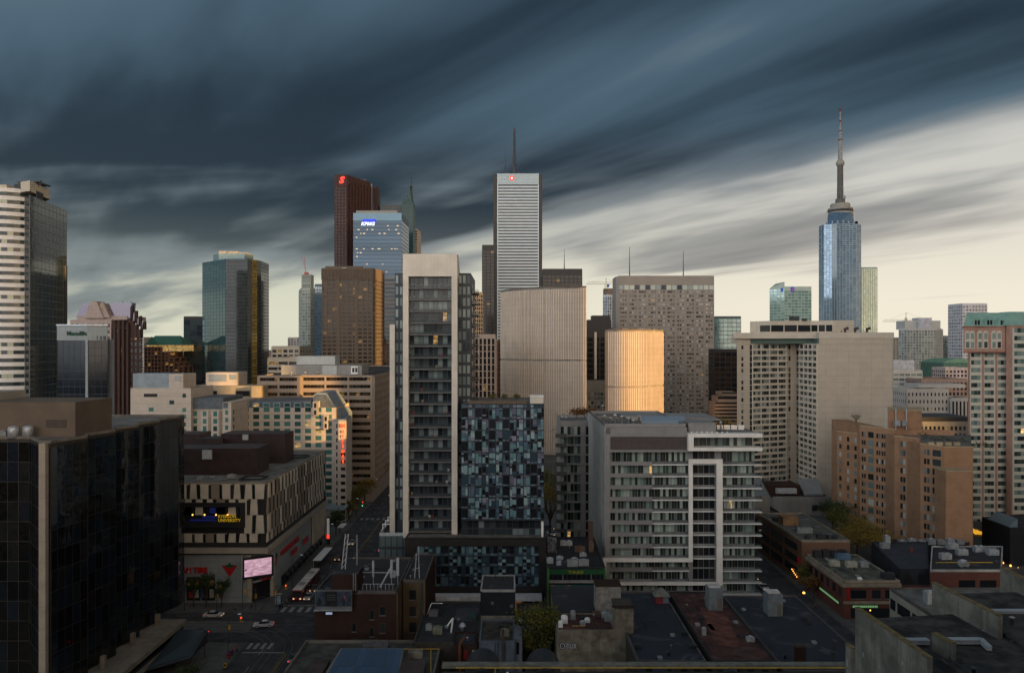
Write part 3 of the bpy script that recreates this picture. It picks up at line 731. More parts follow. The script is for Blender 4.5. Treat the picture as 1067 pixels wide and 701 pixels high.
# ================================================================= DARK CONDOMINIUM IN THE MIDDLE
def mid_condo():
    D = 190.0
    b = Bld('apartment_tower', 'tall apartment tower with pale concrete frame and dark balconies in the centre of the view', 'apartment tower', -22, 200)
    pale = surf('pale_frame_concrete', (.56,.51,.44), .85, .1, .25, streak=.2, grid=(3.2,40,.05)); navy = surf('navy_cladding', (.035,.045,.06), .5, .15, .4, grid=(1.2,2.85,.08))
    g_con = glass('glass_condo', [(.015,.02,.025),(.03,.04,.045),(.10,.13,.135),(.02,.025,.03),(.05,.06,.065),(.012,.014,.018),(.16,.20,.20),(.03,.035,.04)], rough=.12, lit=.004, lits=.5)
    g_pale = glass('glass_condo_blind', [(.18,.23,.22),(.26,.31,.29),(.03,.04,.045),(.14,.18,.18)], rough=.2, lit=.012, lits=.9)
    slab = surf('dark_slab', (.13,.125,.12), .7, .1, .6)
    FH = 2.87; zc = WZ(264.5,D); zb = 17.3
    xa, xb, xc, xd = WX(419.8,D), WX(425.6,D), WX(470.6,D), WX(476.5,D)
    zt = WZ(288,D)
    # recessed core with windows, two concrete legs and the crown
    core = [(xa+.1,D+2.0),(xd-.1,D+2.0),(xd-.1,D+26),(xa+.1,D+26)]
    b.p('wall', navy).prism(core, zb, zt+1)
    n = int((zt-zb)/FH)
    facade(b, (xb,D+2.0), (xc,D+2.0), zt-n*FH, zt, n, 9, navy, g_con, .12, .16, .12)
    b.one('concrete_leg', pale, MB().box(xa,xb,D,D+2.6,zb,zt)); b.one('concrete_leg', pale, MB().box(xc,xd,D,D+2.6,zb,zt))
    crown = MB().slabwall([(D,zt),(D,zc),(D+4.2,zc),(D+12,zt+.4),(D+12,zt)], (xa,0), (0,1), 0, xd-xa)
    b.one('crown', pale, crown)
    for j in range(n): balcony(b, (xb,D+2.0), (xc,D+2.0), .02, xc-xb-.02, zt-(j+1)*FH+.05, 1.75 if j else 1.75, slab, clear_rail, .95, .26)
    # clutter on balconies
    for k in range(16):
        j = random.randint(4, n-1); x = random.uniform(xb+.6, xc-.6); z = zt-(j+1)*FH+.06
        b.one('balcony_chair', random.choice([surf('chair_red',(.25,.03,.03)), surf('chair_white',(.45,.45,.42)), surf('chair_tan',(.25,.17,.1))]), MB().box(x-.25,x+.25,D+.7,D+1.2,z+.35,z+.45).box(x-.25,x+.25,D+1.15,D+1.22,z+.46,z+.95).box(x-.22,x-.17,D+.75,D+.8,z,z+.35).box(x+.17,x+.22,D+.75,D+.8,z,z+.35))
    # navy side wings
    def wing(xl, xr, y, yb, top, nb, pan, pr=.4, right=False):
        b.p('wall', navy).prism(cz(xl, xr, y, yb-y), zb, top); k = int((top-zb)/FH)
        facade(b, (xl,y), (xr,y), top-k*FH, top, k, nb, navy, pan, pr, .30, .10)
        roof(b, cz(xl, xr, y, yb-y), top, rooftar, .6, navy)
    wr0, wr1 = WX(477.2,196), WX(490.5,196); ztw = WZ(287,196)
    b.p('wall', navy).prism([(xd-.08,D+3.2),(wr0-.02,D+3.2),(wr0-.02,D+25),(xd-.08,D+25)], zb, ztw-2)
    wing(wr0, wr1, 196, 219, ztw, 3, g_pale, .35)
    for j in range(int((ztw-zb)/FH)-1):
        if ztw-(j+1)*FH < 46 and False: continue
        balcony(b, (wr1,201), (wr1,212), .5, 6.5, ztw-1.2-(j+1)*FH, 1.7, slab, clear_rail, .95, .22)
        b.pane((wr1,201), (0,1), 3.2, ztw-1.2-(j+1)*FH+1.2, 4.5, 2.1, g_con)
    wl0, wl1 = WX(411.5,196), WX(420.3,196)
    wing(wl0, wl1-.02, 196, 219, ztw, 2, g_pale, .42)
    b.one('concrete_fin', pale, MB().box(WX(406,194.5),WX(411.3,194.5),194.5,216,zb-1,WZ(338,194.5)))
    # ---- mosaic block to the right
    xl, xr, y = WX(480.5,188), WX(567,188), 188.0; z1 = WZ(421,188); z0m = WZ(541,188)
    dk = surf('mosaic_dark_frame', (.03,.034,.042), .5, .1, .5)
    b.p('wall', dk).prism(cz(xl, xr, y, 22), z0m-.3, z1)
    tones = [glass('mosaic_%d' % i, [c], rough=.18, ior=1.55, wave=0) for i, c in enumerate([(.012,.014,.017),(.03,.055,.075),(.08,.13,.17),(.19,.29,.32),(.12,.125,.17),(.05,.085,.13),(.12,.22,.24),(.26,.35,.37),(.018,.022,.028),(.22,.21,.28)])]
    FM = (z1-.9-z0m)/10; nb = 12; bw = (xr-xl)/nb; rnd = random.Random(4)
    F_ = b.p('frame', dk)
    for j in range(11): F_.box(xl, xr, y-.14, y, z0m+j*FM-.12, z0m+j*FM+.12)
    for i in range(nb+1): F_.box(max(xl,xl+i*bw-.08), min(xr,xl+i*bw+.08), y-.17, y-.001, z0m, z1)
    F_.box(xl, xr, y-.14, y, z1-.12, z1)
    def cell(x, z, w, h, t): b.pane((0,y), (1,0), x+w/2, z+h/2, w-.06, h-.06, t, .05)
    for j in range(10):
        for i in range(nb):
            x = xl+i*bw+.08; w = bw-.16; z = z0m+j*FM+.12; h = FM-.24
            k = rnd.random()
            if (i % 2 == 0) and k < .50: 
                cell(x, z+h*.12, w, h*.88, tones[rnd.choice([0,0,8,8,1])])
                for q in range(3): cell(x+w*q/3, z, w/3, h*.12, tones[rnd.choice([3,4,5,6])])
            else:
                ca = rnd.choice([.35,.5,.62]); rows = rnd.choice([[.25,.6],[.18,.7],[.32,.5],[.2,.5]])
                for (x_, w_) in ((x, w*ca), (x+w*ca, w*(1-ca))):
                    zz = z; rr = rows+[1-sum(rows)]; rnd.shuffle(rr)
                    for q in rr:
                        if q > .45 and rnd.random() < .55: t = rnd.choice([3,6,7,0,2])
                        else: t = rnd.choice([1,2,4,5,9,6,3,8,0])
                        cell(x_, zz, w_, h*q, tones[t]); zz += h*q
    nn = 24
    for i in range(nn): cell(xl+.08+i*(xr-xl-.16)/nn, z1-.78, (xr-xl-.16)/nn, .62, tones[rnd.choice([1,2,4,9,5,3])])
    roof(b, cz(xl+.02, xr-.02, y+.02, 22), z1, roofgravel, .15, dk)
    b.one('planter', surf('planter_wood', (.16,.12,.08), .9, .2, 2), MB().box(WX(488,y),WX(549,y),y+1.0,y+2.2,z1+.06,z1+.75))
    b.one('railing', metal_d, MB().box(WX(487,y),WX(550,y),y+.32,y+.36,z1+1.25,z1+1.30).box(WX(487,y),WX(550,y),y+.325,y+.355,z1+.65,z1+.69))
    for i in range(13): b.one('railing_post', metal_d, MB().box(WX(487,y)+i*1.2,WX(487,y)+i*1.2+.06,y+.30,y+.38,z1+.06,z1+1.25))
    b.one('stair_house', pale, MB().box(WX(552.5,y),WX(566.3,y),y+.4,y+4.5,z1+.06,WZ(413.5,y))); b.one('stair_house_cap', white_p, MB().box(WX(552.2,y),WX(566.8,y),y+.25,y+4.7,WZ(413.4,y),WZ(412.4,y)))
    # recessed glass storeys under the mosaic
    b.p('wall', dk).box(xl, xr-.8, y+1.6, y+20, zb-.5, z0m-.31)
    facade(b, (xl,y+1.6), (xr-.8,y+1.6), zb, z0m-.35, 2, 14, dk, g_con, .1, .12, .1)
    b.one('slab_edge', white_p, MB().box(xl-.5, xr-2.5, y-1.2, y+1.5, zb+.45, zb+.7))
    b.one('corner_fin', white_p, MB().box(xr-.7,xr-.2,y-.8,y+1.5,zb+.5,z0m-.4))
    # ---- podium
    yp = 185.0; pl, pr = WX(422,yp), WX(568.5,yp); zt_, zp0 = WZ(562,yp), 5.4
    bronze = surf('podium_frame', (.022,.018,.018), .5, .2, .4)
    b.p('podium_wall', bronze).prism(cz(pl, pr, yp+.8, 30), 0, zt_)
    b.one('podium_frame', bronze, MB().slabwall([(0,zp0),(0,zt_),(pr-pl,zt_),(pr-pl,zp0)][::-1], (pl,yp+.79), (1,0), 0, .01))
    F2 = b.p('podium_frame', bronze)
    F2.box(pl,pr,yp,yp+.78,zt_-1.6,zt_).box(pl,pr,yp,yp+.78,zp0,zp0+1.2).box(pl,pl+2.6,yp,yp+.78,zp0+1.2,zt_-1.6).box(pr-1.6,pr,yp,yp+.78,zp0+1.2,zt_-1.6)
    a0, a1, c0, c1 = pl+2.6, pr-1.6, zp0+1.2, zt_-1.6; nb2 = 15; bw = (a1-a0)/nb2; fh = (c1-c0)/4
    for j in range(4):
        F_.box(a0,a1,yp+.5,yp+.78,c0+j*fh-.08,c0+j*fh+.08)
        for i in range(nb2):
            if j == 0: F_.box(a0+i*bw-.07,a0+i*bw+.07,yp+.48,yp+.779,c0,c1)
            x = a0+i*bw+.07; w = bw-.14; z = c0+j*fh+.08; h = fh-.16
            def cell2(x, z, w, h, t): b.pane((0,yp+.78), (1,0), x+w/2, z+h/2, w-.06, h-.06, t, .03)
            if i % 3 == 1:
                for q in range(3): cell2(x+(q%2)*w*.5, z+h*q/3, w*.5, h/3, tones[rnd.choice([2,3,6,5])]); cell2(x+((q+1)%2)*w*.5, z+h*q/3, w*.5, h/3, tones[rnd.choice([0,8,1])])
            else:
                s_ = rnd.choice([.45,.55]); 
                for x_, w_ in ((x, w*s_), (x+w*s_, w*(1-s_))): cell2(x_, z+h*.2, w_, h*.8, tones[rnd.choice([0,6,8,2,0,6,1])]); cell2(x_, z, w_, h*.2, tones[rnd.choice([1,2,5,6])])
    roof(b, cz(pl, pr, yp+.8, 30), zt_, roofgravel, .3, bronze)
    # left low arm of the podium
    p = [(WX(395.5,192),192),(pl-.02,192),(pl-.02,226),(WX(395.5,192),226)]; zl = WZ(556,192)
    b.p('podium_wall', bronze).prism(p, 0, zl-3); b.one('glazing_band', g_con, MB().prism([(p[0][0]-.1,191.9),(p[1][0],191.9),(p[1][0],226),(p[0][0]-.1,226)], zl-7.2, zl-.5))
    facade(b, p[0], p[1], zl-7, zl-.6, 2, 5, navy, g_pale, .2, .2, .16)
    roof(b, p, zl-.49, rooftar, .8, metal_l)
    for y_ in range(195, 225, 4): b.one('pergola_bar', white_p, MB().box(p[0][0]+.2,p[0][0]+3.2,y_,y_+.25,zl+1.6,zl+1.8).box(p[0][0]+.2,p[0][0]+.4,y_,y_+.25,zl-.4,zl+1.6))
    # shop front with white canopy
    b.one('shop_canopy', surf('canopy_metal', (.52,.52,.52), .5, .15, .8), MB().box(pl-.6,pr-1,yp-2.6,yp-.01,4.1,5.2))
    warm = emit('shop_interior', (.8,.32,.10), .10)
    for i in range(12):
        x = pl+1+i*2.75
        if 5 < i < 7: continue
        b.one('shop_window', g_dark if i % 3 else warm, MB().box(x,x+2.3,yp+.5,yp+.77,.5,3.5))
        b.one('shop_pier', MATS['hatch_grey'], MB().box(x+2.35,x+2.7,yp+.2,yp+.78,0,4))
    b.one('shop_lamp', emit('pink_lamp', (1.0,.05,.35), 4.0), MB().box(-18.2,-17.8,yp-.1,yp+.05,2.9,3.2))
    for x in (-14.9,-12.1,-11.0): b.one('shop_lamp', lit_w, MB().box(x,x+.22,yp-.1,yp+.05,2.9,3.1))
    b.one('sign_panel', white_p, MB().box(WX(466,yp-2.6),WX(479,yp-2.6),yp-2.7,yp-2.61,4.25,5.0))
mid_condo()

# ================================================================= WHITE-FRAMED APARTMENT BLOCK
curtain = glass('glass_curtained', [(.02,.025,.024),(.24,.31,.27),(.05,.07,.065),(.33,.39,.35),(.025,.03,.03),(.17,.23,.21),(.03,.035,.035),(.10,.15,.14)], rough=.18, lit=.003, lits=.8, ior=1.5)
def framed_block():
    D = 197.0; FH = 3.03
    b = Bld('apartment_block', 'broad apartment block with grey upper storey and a stepped white frame over green glass', 'apartment block', 43, 215)
    grey = surf('grey_aluminium', (.22,.215,.215), .55, .08, .4, grid=(2.4,50,.06)); wf = surf('white_frame_render', (.72,.69,.64), .75, .08, .3, streak=.12)
    brn = surf('brown_grille', (.075,.06,.058), .6, .1, 1, grid=(.6,40,.08)); sl = surf('balcony_edge', (.66,.65,.62), .75, .1, .4)
    side = surf('side_panel', (.52,.50,.47), .75, .1, .3, grid=(40,8,.1))
    x0, x1 = WX(631,D), WX(788,D); zt = WZ(452,D); yb = D+48
    zf = WZ(471,D)                         # top of the window rows
    poly = [(x0,D+1.6),(x1,D+1.6),(x1,yb),(x0,yb)]
    b.p('wall', grey).prism(poly, 0, zf+1)
    n = 15
    xg = WX(636,D)
    xm, xw0, xw1 = WX(718.5,D), WX(722,D), WX(747,D)
    xe = WX(753,D)
    facade(b, (xg,D+1.6), (xm,D+1.6), zf-n*FH, zf, n, 14, grey, curtain, .06, .14, .08, split=2)
    facade(b, (xe,D+1.6), (x1,D+1.6), zf-n*FH, zf, n, 6, grey, curtain, .06, .14, .08, split=2)
    facade(b, (xw0+.3,D+1.6), (xw1-.2,D+1.6), zf-n*FH, zf, n, 4, grey, g_dark, .06, .14, .08)
    facade(b, (x1,D+1.6), (x1,D+30), zf-n*FH, zf, n, 6, grey, curtain, .1, .14, .08)
    # grey corner pier, head box with grille
    b.one('corner_pier', grey, MB().box(x0,xg,D,D+1.59,0,zt-.01)); b.one('end_wall', side, MB().box(x0-.12,x0-.01,D+.3,yb,6,WZ(445,D)))
    b.one('head_box', grey, MB().box(x0+.0,WX(717,D),D-.01,D+1.4,zf,WZ(468.6,D)).box(xg,WX(716,D),D-.01,D+1.4,WZ(455,D),WZ(445.5,D)+.02))
    b.one('grille', brn, MB().box(xg,WX(716,D),D+.35,D+1.45,WZ(468.6,D),WZ(455,D)))
    b.one('upper_storey', grey, MB().box(x0,WX(716,D),D+1.5,yb-8,zf+1,WZ(445.5,D)))
    b.one('upper_storey', grey, MB().box(WX(718,D+1),WX(746.5,D+1),D+1.62,D+14,WZ(455,D),WZ(441,D)))
    # penthouse frame at right
    pf0, pf1 = WX(717,D-1), WX(794,D-1); za, zbb = WZ(451.5,D-1), WZ(469.5,D-1)
    b.p('penthouse_wall', grey).box(pf0+.2,WX(786,D),D+1.61,D+16,zf,WZ(455.5,D))
    b.one('penthouse_frame', wf, MB().box(pf0,pf1,D-1.4,D+1.5,za-.95,za).box(pf0,pf1,D-1.4,D+1.5,zbb,zbb+.85).box(pf0,pf0+1.35,D-1.4,D+1.5,zbb+.85,za-.95))
    facade(b, (pf0+1.4,D+1.6), (WX(786,D),D+1.6), zbb+.86, za-.96, 1, 8, grey, curtain, .06, .05, .08, split=2)
    b.one('terrace', roofgravel, MB().box(pf0,pf1-.5,D+1.52,D+16,za-.4,za-.02))
    for i in range(8): b.one('planter_ball', white_p, MB().lathe(pf0+1+i*1.3, D-.6, [(.08,za),(.24,za+.15),(.24,za+.35),(.08,za+.45)], 8), True)
    # balconies: solid grey on the left, glass elsewhere
    xs = WX(680,D)
    for j in range(1, n):
        z = zf-j*FH
        balcony(b, (xg,D+1.6), (xs,D+1.6), .02, xs-xg-.02, z-.12, 1.45, grey, None, .75, .2, solid=True)
        balcony(b, (xs,D+1.6), (xm,D+1.6), .04, xm-xs-.05, z-.10, 1.35, sl, clear_rail, .95, .28)
        balcony(b, (xe,D+1.6), (x1,D+1.6), .02, x1-xe+1.5, z-.10, 1.6, sl, clear_rail, .95, .28)
        if z > WZ(590,D): b.one('slab_edge', sl, MB().box(xw0+.25,xw1-.2,D+.4,D+1.5,z-.3,z-.08))
    # stepped white frame
    wz = WZ(478,D); t = .95
    m = MB()
    zL = WZ(581,D); zR = WZ(609,D); xr2 = WX(753,D)-.1; xl2 = WX(717.5,D)
    W = lambda *a: m.box(a[0],a[1],D-.45,D+.35,a[2],a[3])
    W(xl2,xr2,wz-1.15,wz); W(xl2,xl2+1.0,zL,wz-1.15); W(xr2-1.55,xr2,zR,wz-1.15)
    W(WX(628,D),xl2+1.0,zL-.95,zL-.001); W(WX(628,D),WX(631.5,D),zL-4.4,zL-.951); W(WX(645,D),xr2-1.56,zR,zR+.75)
    b.one('white_frame', wf, m)
    # roof: plant, skylight, vents
    zr = WZ(445.5,D); rp = [(x0,D+1.5),(WX(716,D),D+1.5),(WX(716,D),yb-8),(x0,yb-8)]
    roof(b, rp, zr, roofgravel, .9, grey)
    b.one('skylight', glass('skylight_glass', [(.20,.26,.32),(.16,.2,.26)], rough=.3), MB().prism([(WX(668,205),205),(WX(714,205),205),(WX(713,208),208),(WX(669,208),208)], zr+.06, [zr+1.0,zr+1.0,zr+2.0,zr+2.0]))
    for px, h in ((628,2.6),(634,2.2),(639,3.2),(646,2.8),(653,2.3),(658,1.9),(664,2.4)): vent(b, WX(px+2,200+px%7), 200+px%7, zr, .3, h)
    b.one('plant_room', surf('pale_roof_plant', (.25,.25,.245), .6, .1, .5), MB().box(WX(655,216),WX(745,222),216,236,zr,zr+.35))
    vent(b, WX(751,202), 202, WZ(451,D), .2, 2.6); vent(b, WX(628,240), 240, zr, .2, 2.6)
    for i in range(5): b.one('terrace_screen', wf, MB().box(WX(748,D)+i*1.9,WX(748,D)+i*1.9+1.6,D+8,D+8.15,za,za+1.2))
framed_block()

# ================================================================= GREY BALCONY BLOCK
def grey_block():
    D = 240.0; b = Bld('apartment_block', 'slim grey apartment block with ribbed balconies behind a dark low roof, planted roof terrace', 'apartment block', 20, 250)
    gr = surf('grey_concrete_block', (.26,.25,.24), .8, .12, .3, streak=.2); x0, x1 = WX(584,D), WX(626,D); zt = WZ(441,D); FH = 2.95; n = 15
    b.p('wall', gr).prism(cz(x0,x1,D,20), 0, zt)
    xm = WX(608,D); xa = WX(605,D)
    facade(b, (x0,D), (xa,D), zt-1-n*FH, zt-1, n, 3, gr, g_res, .08, .15, .1, split=2)
    facade(b, (xm+.6,D), (x1,D), zt-1-n*FH, zt-1, n, 2, gr, g_dark, .08, .15, .1)
    b.one('pier', gr, MB().box(xa,xm+.6,D-.5,D-.01,0,zt))
    for j in range(1, n+1):
        z = zt-1-j*FH
        balcony(b, (x0-1.6,D), (x0+3,D), 0, 3.4, z, 1.5, surf('dark_balcony', (.10,.10,.10), .7), None, .9, .2, solid=True)
        b.one('slab_edge', gr, MB().box(x0+2,xa,D-.9,D-.12,z-.05,z+.15)); b.one('slab_edge', gr, MB().box(xm+.7,x1,D-.9,D-.12,z-.05,z+.15))
    roof(b, cz(x0,x1,D,20), zt, roofgravel, .9, MATS['pale_roof_plant'])
    for px in (586,590,619,622): vent(b, WX(px,D+3), D+3, zt, .3, 2)
grey_block()

# ================================================================= CREAM HOTEL WITH TWO WINGS (right)
def cream_hotel():
    b = Bld('hotel', 'large cream concrete hotel with a shallow V of window rows and a blank end wall', 'hotel', 120, 345)
    cr = surf('cream_concrete', (.50,.415,.32), .8, .07, .2, grid=(4.8,2.6,.10)); crp = surf('cream_band', (.56,.48,.38), .8, .07, .3)
    A = (WX(768,331),331); A2 = (WX(783.5,333),333); Bp = (WX(819,340),340); N1 = (WX(820.5,344),344); N2 = (WX(833,344),344); C = (WX(833.5,338),338); E = (WX(852,320),320); G = (WX(930,320),320)
    zt = WZ(358,331); FH = 2.52; n = 26
    back = [(G[0],350),(A[0]+44,380),(A[0]*380/331,380)]
    poly = [A, A2, Bp, N1, N2, C, E, G]+back
    b.p('wall', cr).prism(poly, 0, zt)
    bal = glass('glass_hotel_row', [(.025,.025,.025),(.20,.22,.20),(.05,.055,.05),(.30,.32,.28),(.03,.035,.03),(.12,.14,.12)], rough=.2, lit=.001, lits=.4, ior=1.5)
    facade(b, A2, Bp, zt-n*FH-.5, zt-.5, n, 4, crp, bal, .07, .36, .55, (.1,.1,0,0), sdep=.9, split=3)
    facade(b, C, E, zt-n*FH-.5, zt-.5, n, 4, crp, bal, .09, .36, .45, (.2,.2,0,0), sdep=.9, split=3)
    facade(b, N1, N2, zt-n*FH-.5, zt-.5, n, 3, cr, g_res, .5, .2, .15, skip=lambda i, j: i == 1)
    u, L = unit(A, A2)
    for j in range(n):
        b.pane(A, u, L*.35, zt-1.6-j*FH, 1.0, 1.6, g_res); b.pane(A, u, L*.93, zt-1.6-j*FH, 1.1, 2.2, g_dark)
    # roof slab that overhangs, recessed top storey
    zs = WZ(352.5,325); zc = WZ(346.5,325)
    def off(p, k): return (p[0]+k[0], p[1]+k[1])
    cap = [off(A,(-2.2,-2)), off(A2,(0,-2.5)), (WX(850,331),331), (E[0]+.3,E[1]-.5), (G[0]+.4,G[1]-.5),(G[0]+.4,351),(A[0]+44,381),(A[0]*381/331-2.2,381)]
    b.one('top_storey', g_hotel, MB().prism(shrink(poly[:2]+[(WX(848,333),333)]+poly[6:], .015), zt+.01, zs)); 
    b.one('top_storey', cr, MB().prism([(WX(853.5,319.8),319.8),(G[0],319.8),(G[0],350),(WX(856,350),350)], zt+.01, zs))
    b.one('top_storey', cr, MB().prism([(A[0],331),(WX(782,332.5),332.5),(WX(782,340),340),(A[0],340)], zt+.011, zs-.01))
    b.one('roof_slab', crp, MB().prism(cap, zs, zc))
    ph = [(WX(781.5,345),345),(WX(803,335),335),(WX(845,335),335),(WX(868,330),330),(WX(890,330),330),(WX(890,352),352),(WX(781.5,352),352)]
    b.one('penthouse', cr, MB().prism(ph, zc, WZ(334,332)))
    for i in range(1, 3):
        p0, p1 = ph[i], ph[i+1]; u, L = unit(p0, p1); k = 3 if i == 1 else 3
        for q in range(k): b.one('penthouse_window', g_dark, MB().wbox(p0, u, L*q/k+.2, L*(q+1)/k-.3, 0, .08, zc+.6, zc+3.4))
    u, L = unit(ph[0], ph[1]); b.one('penthouse_window', g_dark, MB().wbox(ph[0], u, L*.5, L-.3, 0, .08, zc+.6, zc+3.4))
    for px in (880.5, 891, 903.5):
        x = WX(px,323); m = MB().tube((x,323,zc),(x,323,zc+1.3),.5,8).tube((x-.3,323,zc+1.3),(x+1.3,323,zc+1.9),.6,8); b.one('exhaust_cowl', surf('rust_brown', (.08,.05,.04), .8), m)
    b.one('plant_box', metal_d, MB().box(WX(824,336),WX(833,336),336,338,WZ(334,332),WZ(329.5,336))); b.one('rooftop_vent', metal_d, MB().box(WX(837,334),WX(841,334),334,336,WZ(334,332),WZ(332,334)))
cream_hotel()

# ================================================================= TERRACOTTA BRICK APARTMENTS
def brick_apartments():
    b = Bld('apartment_block', 'terracotta brick apartment block stepping forward in bays, with a brick roof house', 'apartment block', 115, 255)
    bk = brick('terracotta_brick', (.40,.22,.125), (.35,.19,.105), (.28,.20,.14)); FH = 2.82
    P = lambda px, D: (WX(px,D), D)
    segs = [ # front chain pieces: (points, roof row at its first point, [(kind...)])
        (P(872,272), P(896,263), 34.3), (P(896,262), P(932,250), 37.3), (P(932,247), P(958,239), 35.6), (P(959,235), P(982,229), 34.6)]
    back = 285
    for i, (p0, p1, zt) in enumerate(segs):
        poly = [p0, p1, (p1[0]+6*0, back), (p0[0], back)]
        b.p('wall', bk).prism([p0, p1, (p1[0], back+i*.2), (p0[0]*(back/p0[1] if i == 0 else 1)+.01, back+i*.2)], 0, zt)
        b.one('coping', surf('tan_coping', (.40,.30,.18), .8), MB().wbox(p0, unit(p0,p1)[0], 0, unit(p0,p1)[1], -.25, .08, zt, zt+.3))
        u, L = unit(p0, p1); n = 12
        lay = {0: [(.16,.9),(.5,.9),(.82,.9)], 1: [(.12,.95),(.33,2.1),(.55,.95),(.70,.95),(.88,2.3)], 2: [(.35,1.7),(.78,2.3)], 3: [(.3,1.7),(.75,2.6)]}[i]
        for j in range(n):
            z = zt-2.2-(i == 1)*.4-j*FH
            for k, (f, w) in enumerate(lay):
                wide = w > 2
                if w > 1.5 and not wide:
                    for s_ in (-1, 1): b.pane(p0, u, L*f+s_*.5, z, .75, 1.7, g_res); 
                elif not wide and i != 0:
                    for s_ in (-1, 1): b.pane(p0, u, L*f+s_*.45, z, .65, 1.5, g_dark if s_ < 0 else g_res)
                else: b.pane(p0, u, L*f, z, w if wide else .95, 1.95 if wide else 1.6, g_res)
                if wide: b.p('window_sill', MATS['tan_coping']).wbox(p0, u, L*f-w/2-.1, L*f+w/2+.1, 0, .22, z-1.15, z-.98)
    # flat end
    e0, e1 = P(984,229), P(1014,229)
    b.p('wall', bk).prism([(segs[3][1][0]+.01,229.5), e0, e1, (e1[0], back+1), (segs[3][1][0]+.01, back+1)], 0, 34.4)
    f0, f1 = P(985.5,223), P(1013,223); b.one('stair_wall', bk, MB().prism([f0, f1, (f1[0],228.98), (f0[0],228.98)], 0, 28.2)); b.one('coping', MATS['tan_coping'], MB().prism([(f0[0]-.1,222.9),(f1[0]+.1,222.9),(f1[0]+.1,228.97),(f0[0]-.1,228.97)], 28.2, 28.45))
    b.one('coping', MATS['tan_coping'], MB().box(segs[3][1][0],e1[0]+.1,228.9,229.3,34.4,34.7))
    for j in range(10): b.pane((segs[3][1][0]+.4,229.45),(1,0),.4,26.5-j*FH,.5,1.6,g_dark)
    b.p('roof_terrace', roofgravel).prism([P(960,236),P(1012,231),P(1012,260),P(960,260)], 34.41, 34.5)
    # roof house and rear wall
    b.one('roof_house', bk, MB().prism([P(925,262),P(960.5,262),P(960.5,275),P(925,275)], 34, WZ(428,262)))
    b.one('coping', MATS['tan_coping'], MB().prism([P(924.7,261.8),P(960.8,261.8),P(960.8,275.2),P(924.7,275.2)], WZ(428,262), WZ(427,262)))
    b.one('rear_wall', bk, MB().prism([P(932.5,262),P(994,258),P(994,259),P(932.5,263)], 34, WZ(447.5,260)))
    for px in (933.5, 944.5): b.one('duct', metal_l, MB().lathe(WX(px,261), 261, [(.22,36),(.22,WZ(427,262)+1)], 8))
    b.one('flue', metal_l, MB().lathe(WX(923,258), 258, [(.25,37.4),(.25,WZ(424,258))], 8)); unit_box(b, WX(934.5,259), 259, 37.5, 1.8, 1.2, 1.9, metal_l); unit_box(b, WX(942,259), 259, 37.5, 1.6, 1.2, 1.7)
    b.one('ivy', surf('ivy_leaf', (.06,.05,.02), .9, .4, 3), ivy_mesh([(WX(952,250)+k*.5, 247-k*.35, 36.0+.5*math.sin(k*.7)-k*.06) for k in range(34)]))
    for k in range(4): b.one('planter', MATS['tan_coping'], MB().box(WX(968+k*9,232),WX(974+k*9,232),232.2,233,34.5,35.5))
def ivy_mesh(pts):
    m = MB(); r = random.Random(3)
    for p in pts:
        for k in range(16):
            c = Vector(p)+Vector((r.gauss(0,.5), r.gauss(0,.5), r.gauss(0,.45))); a = Vector((r.gauss(0,1),r.gauss(0,1),r.gauss(0,1))).normalized()*.2; d = a.orthogonal().normalized()*.15
            m.add([tuple(c-a), tuple(c+d), tuple(c+a), tuple(c-d)], [(0,1,2,3)])
    return m
brick_apartments()

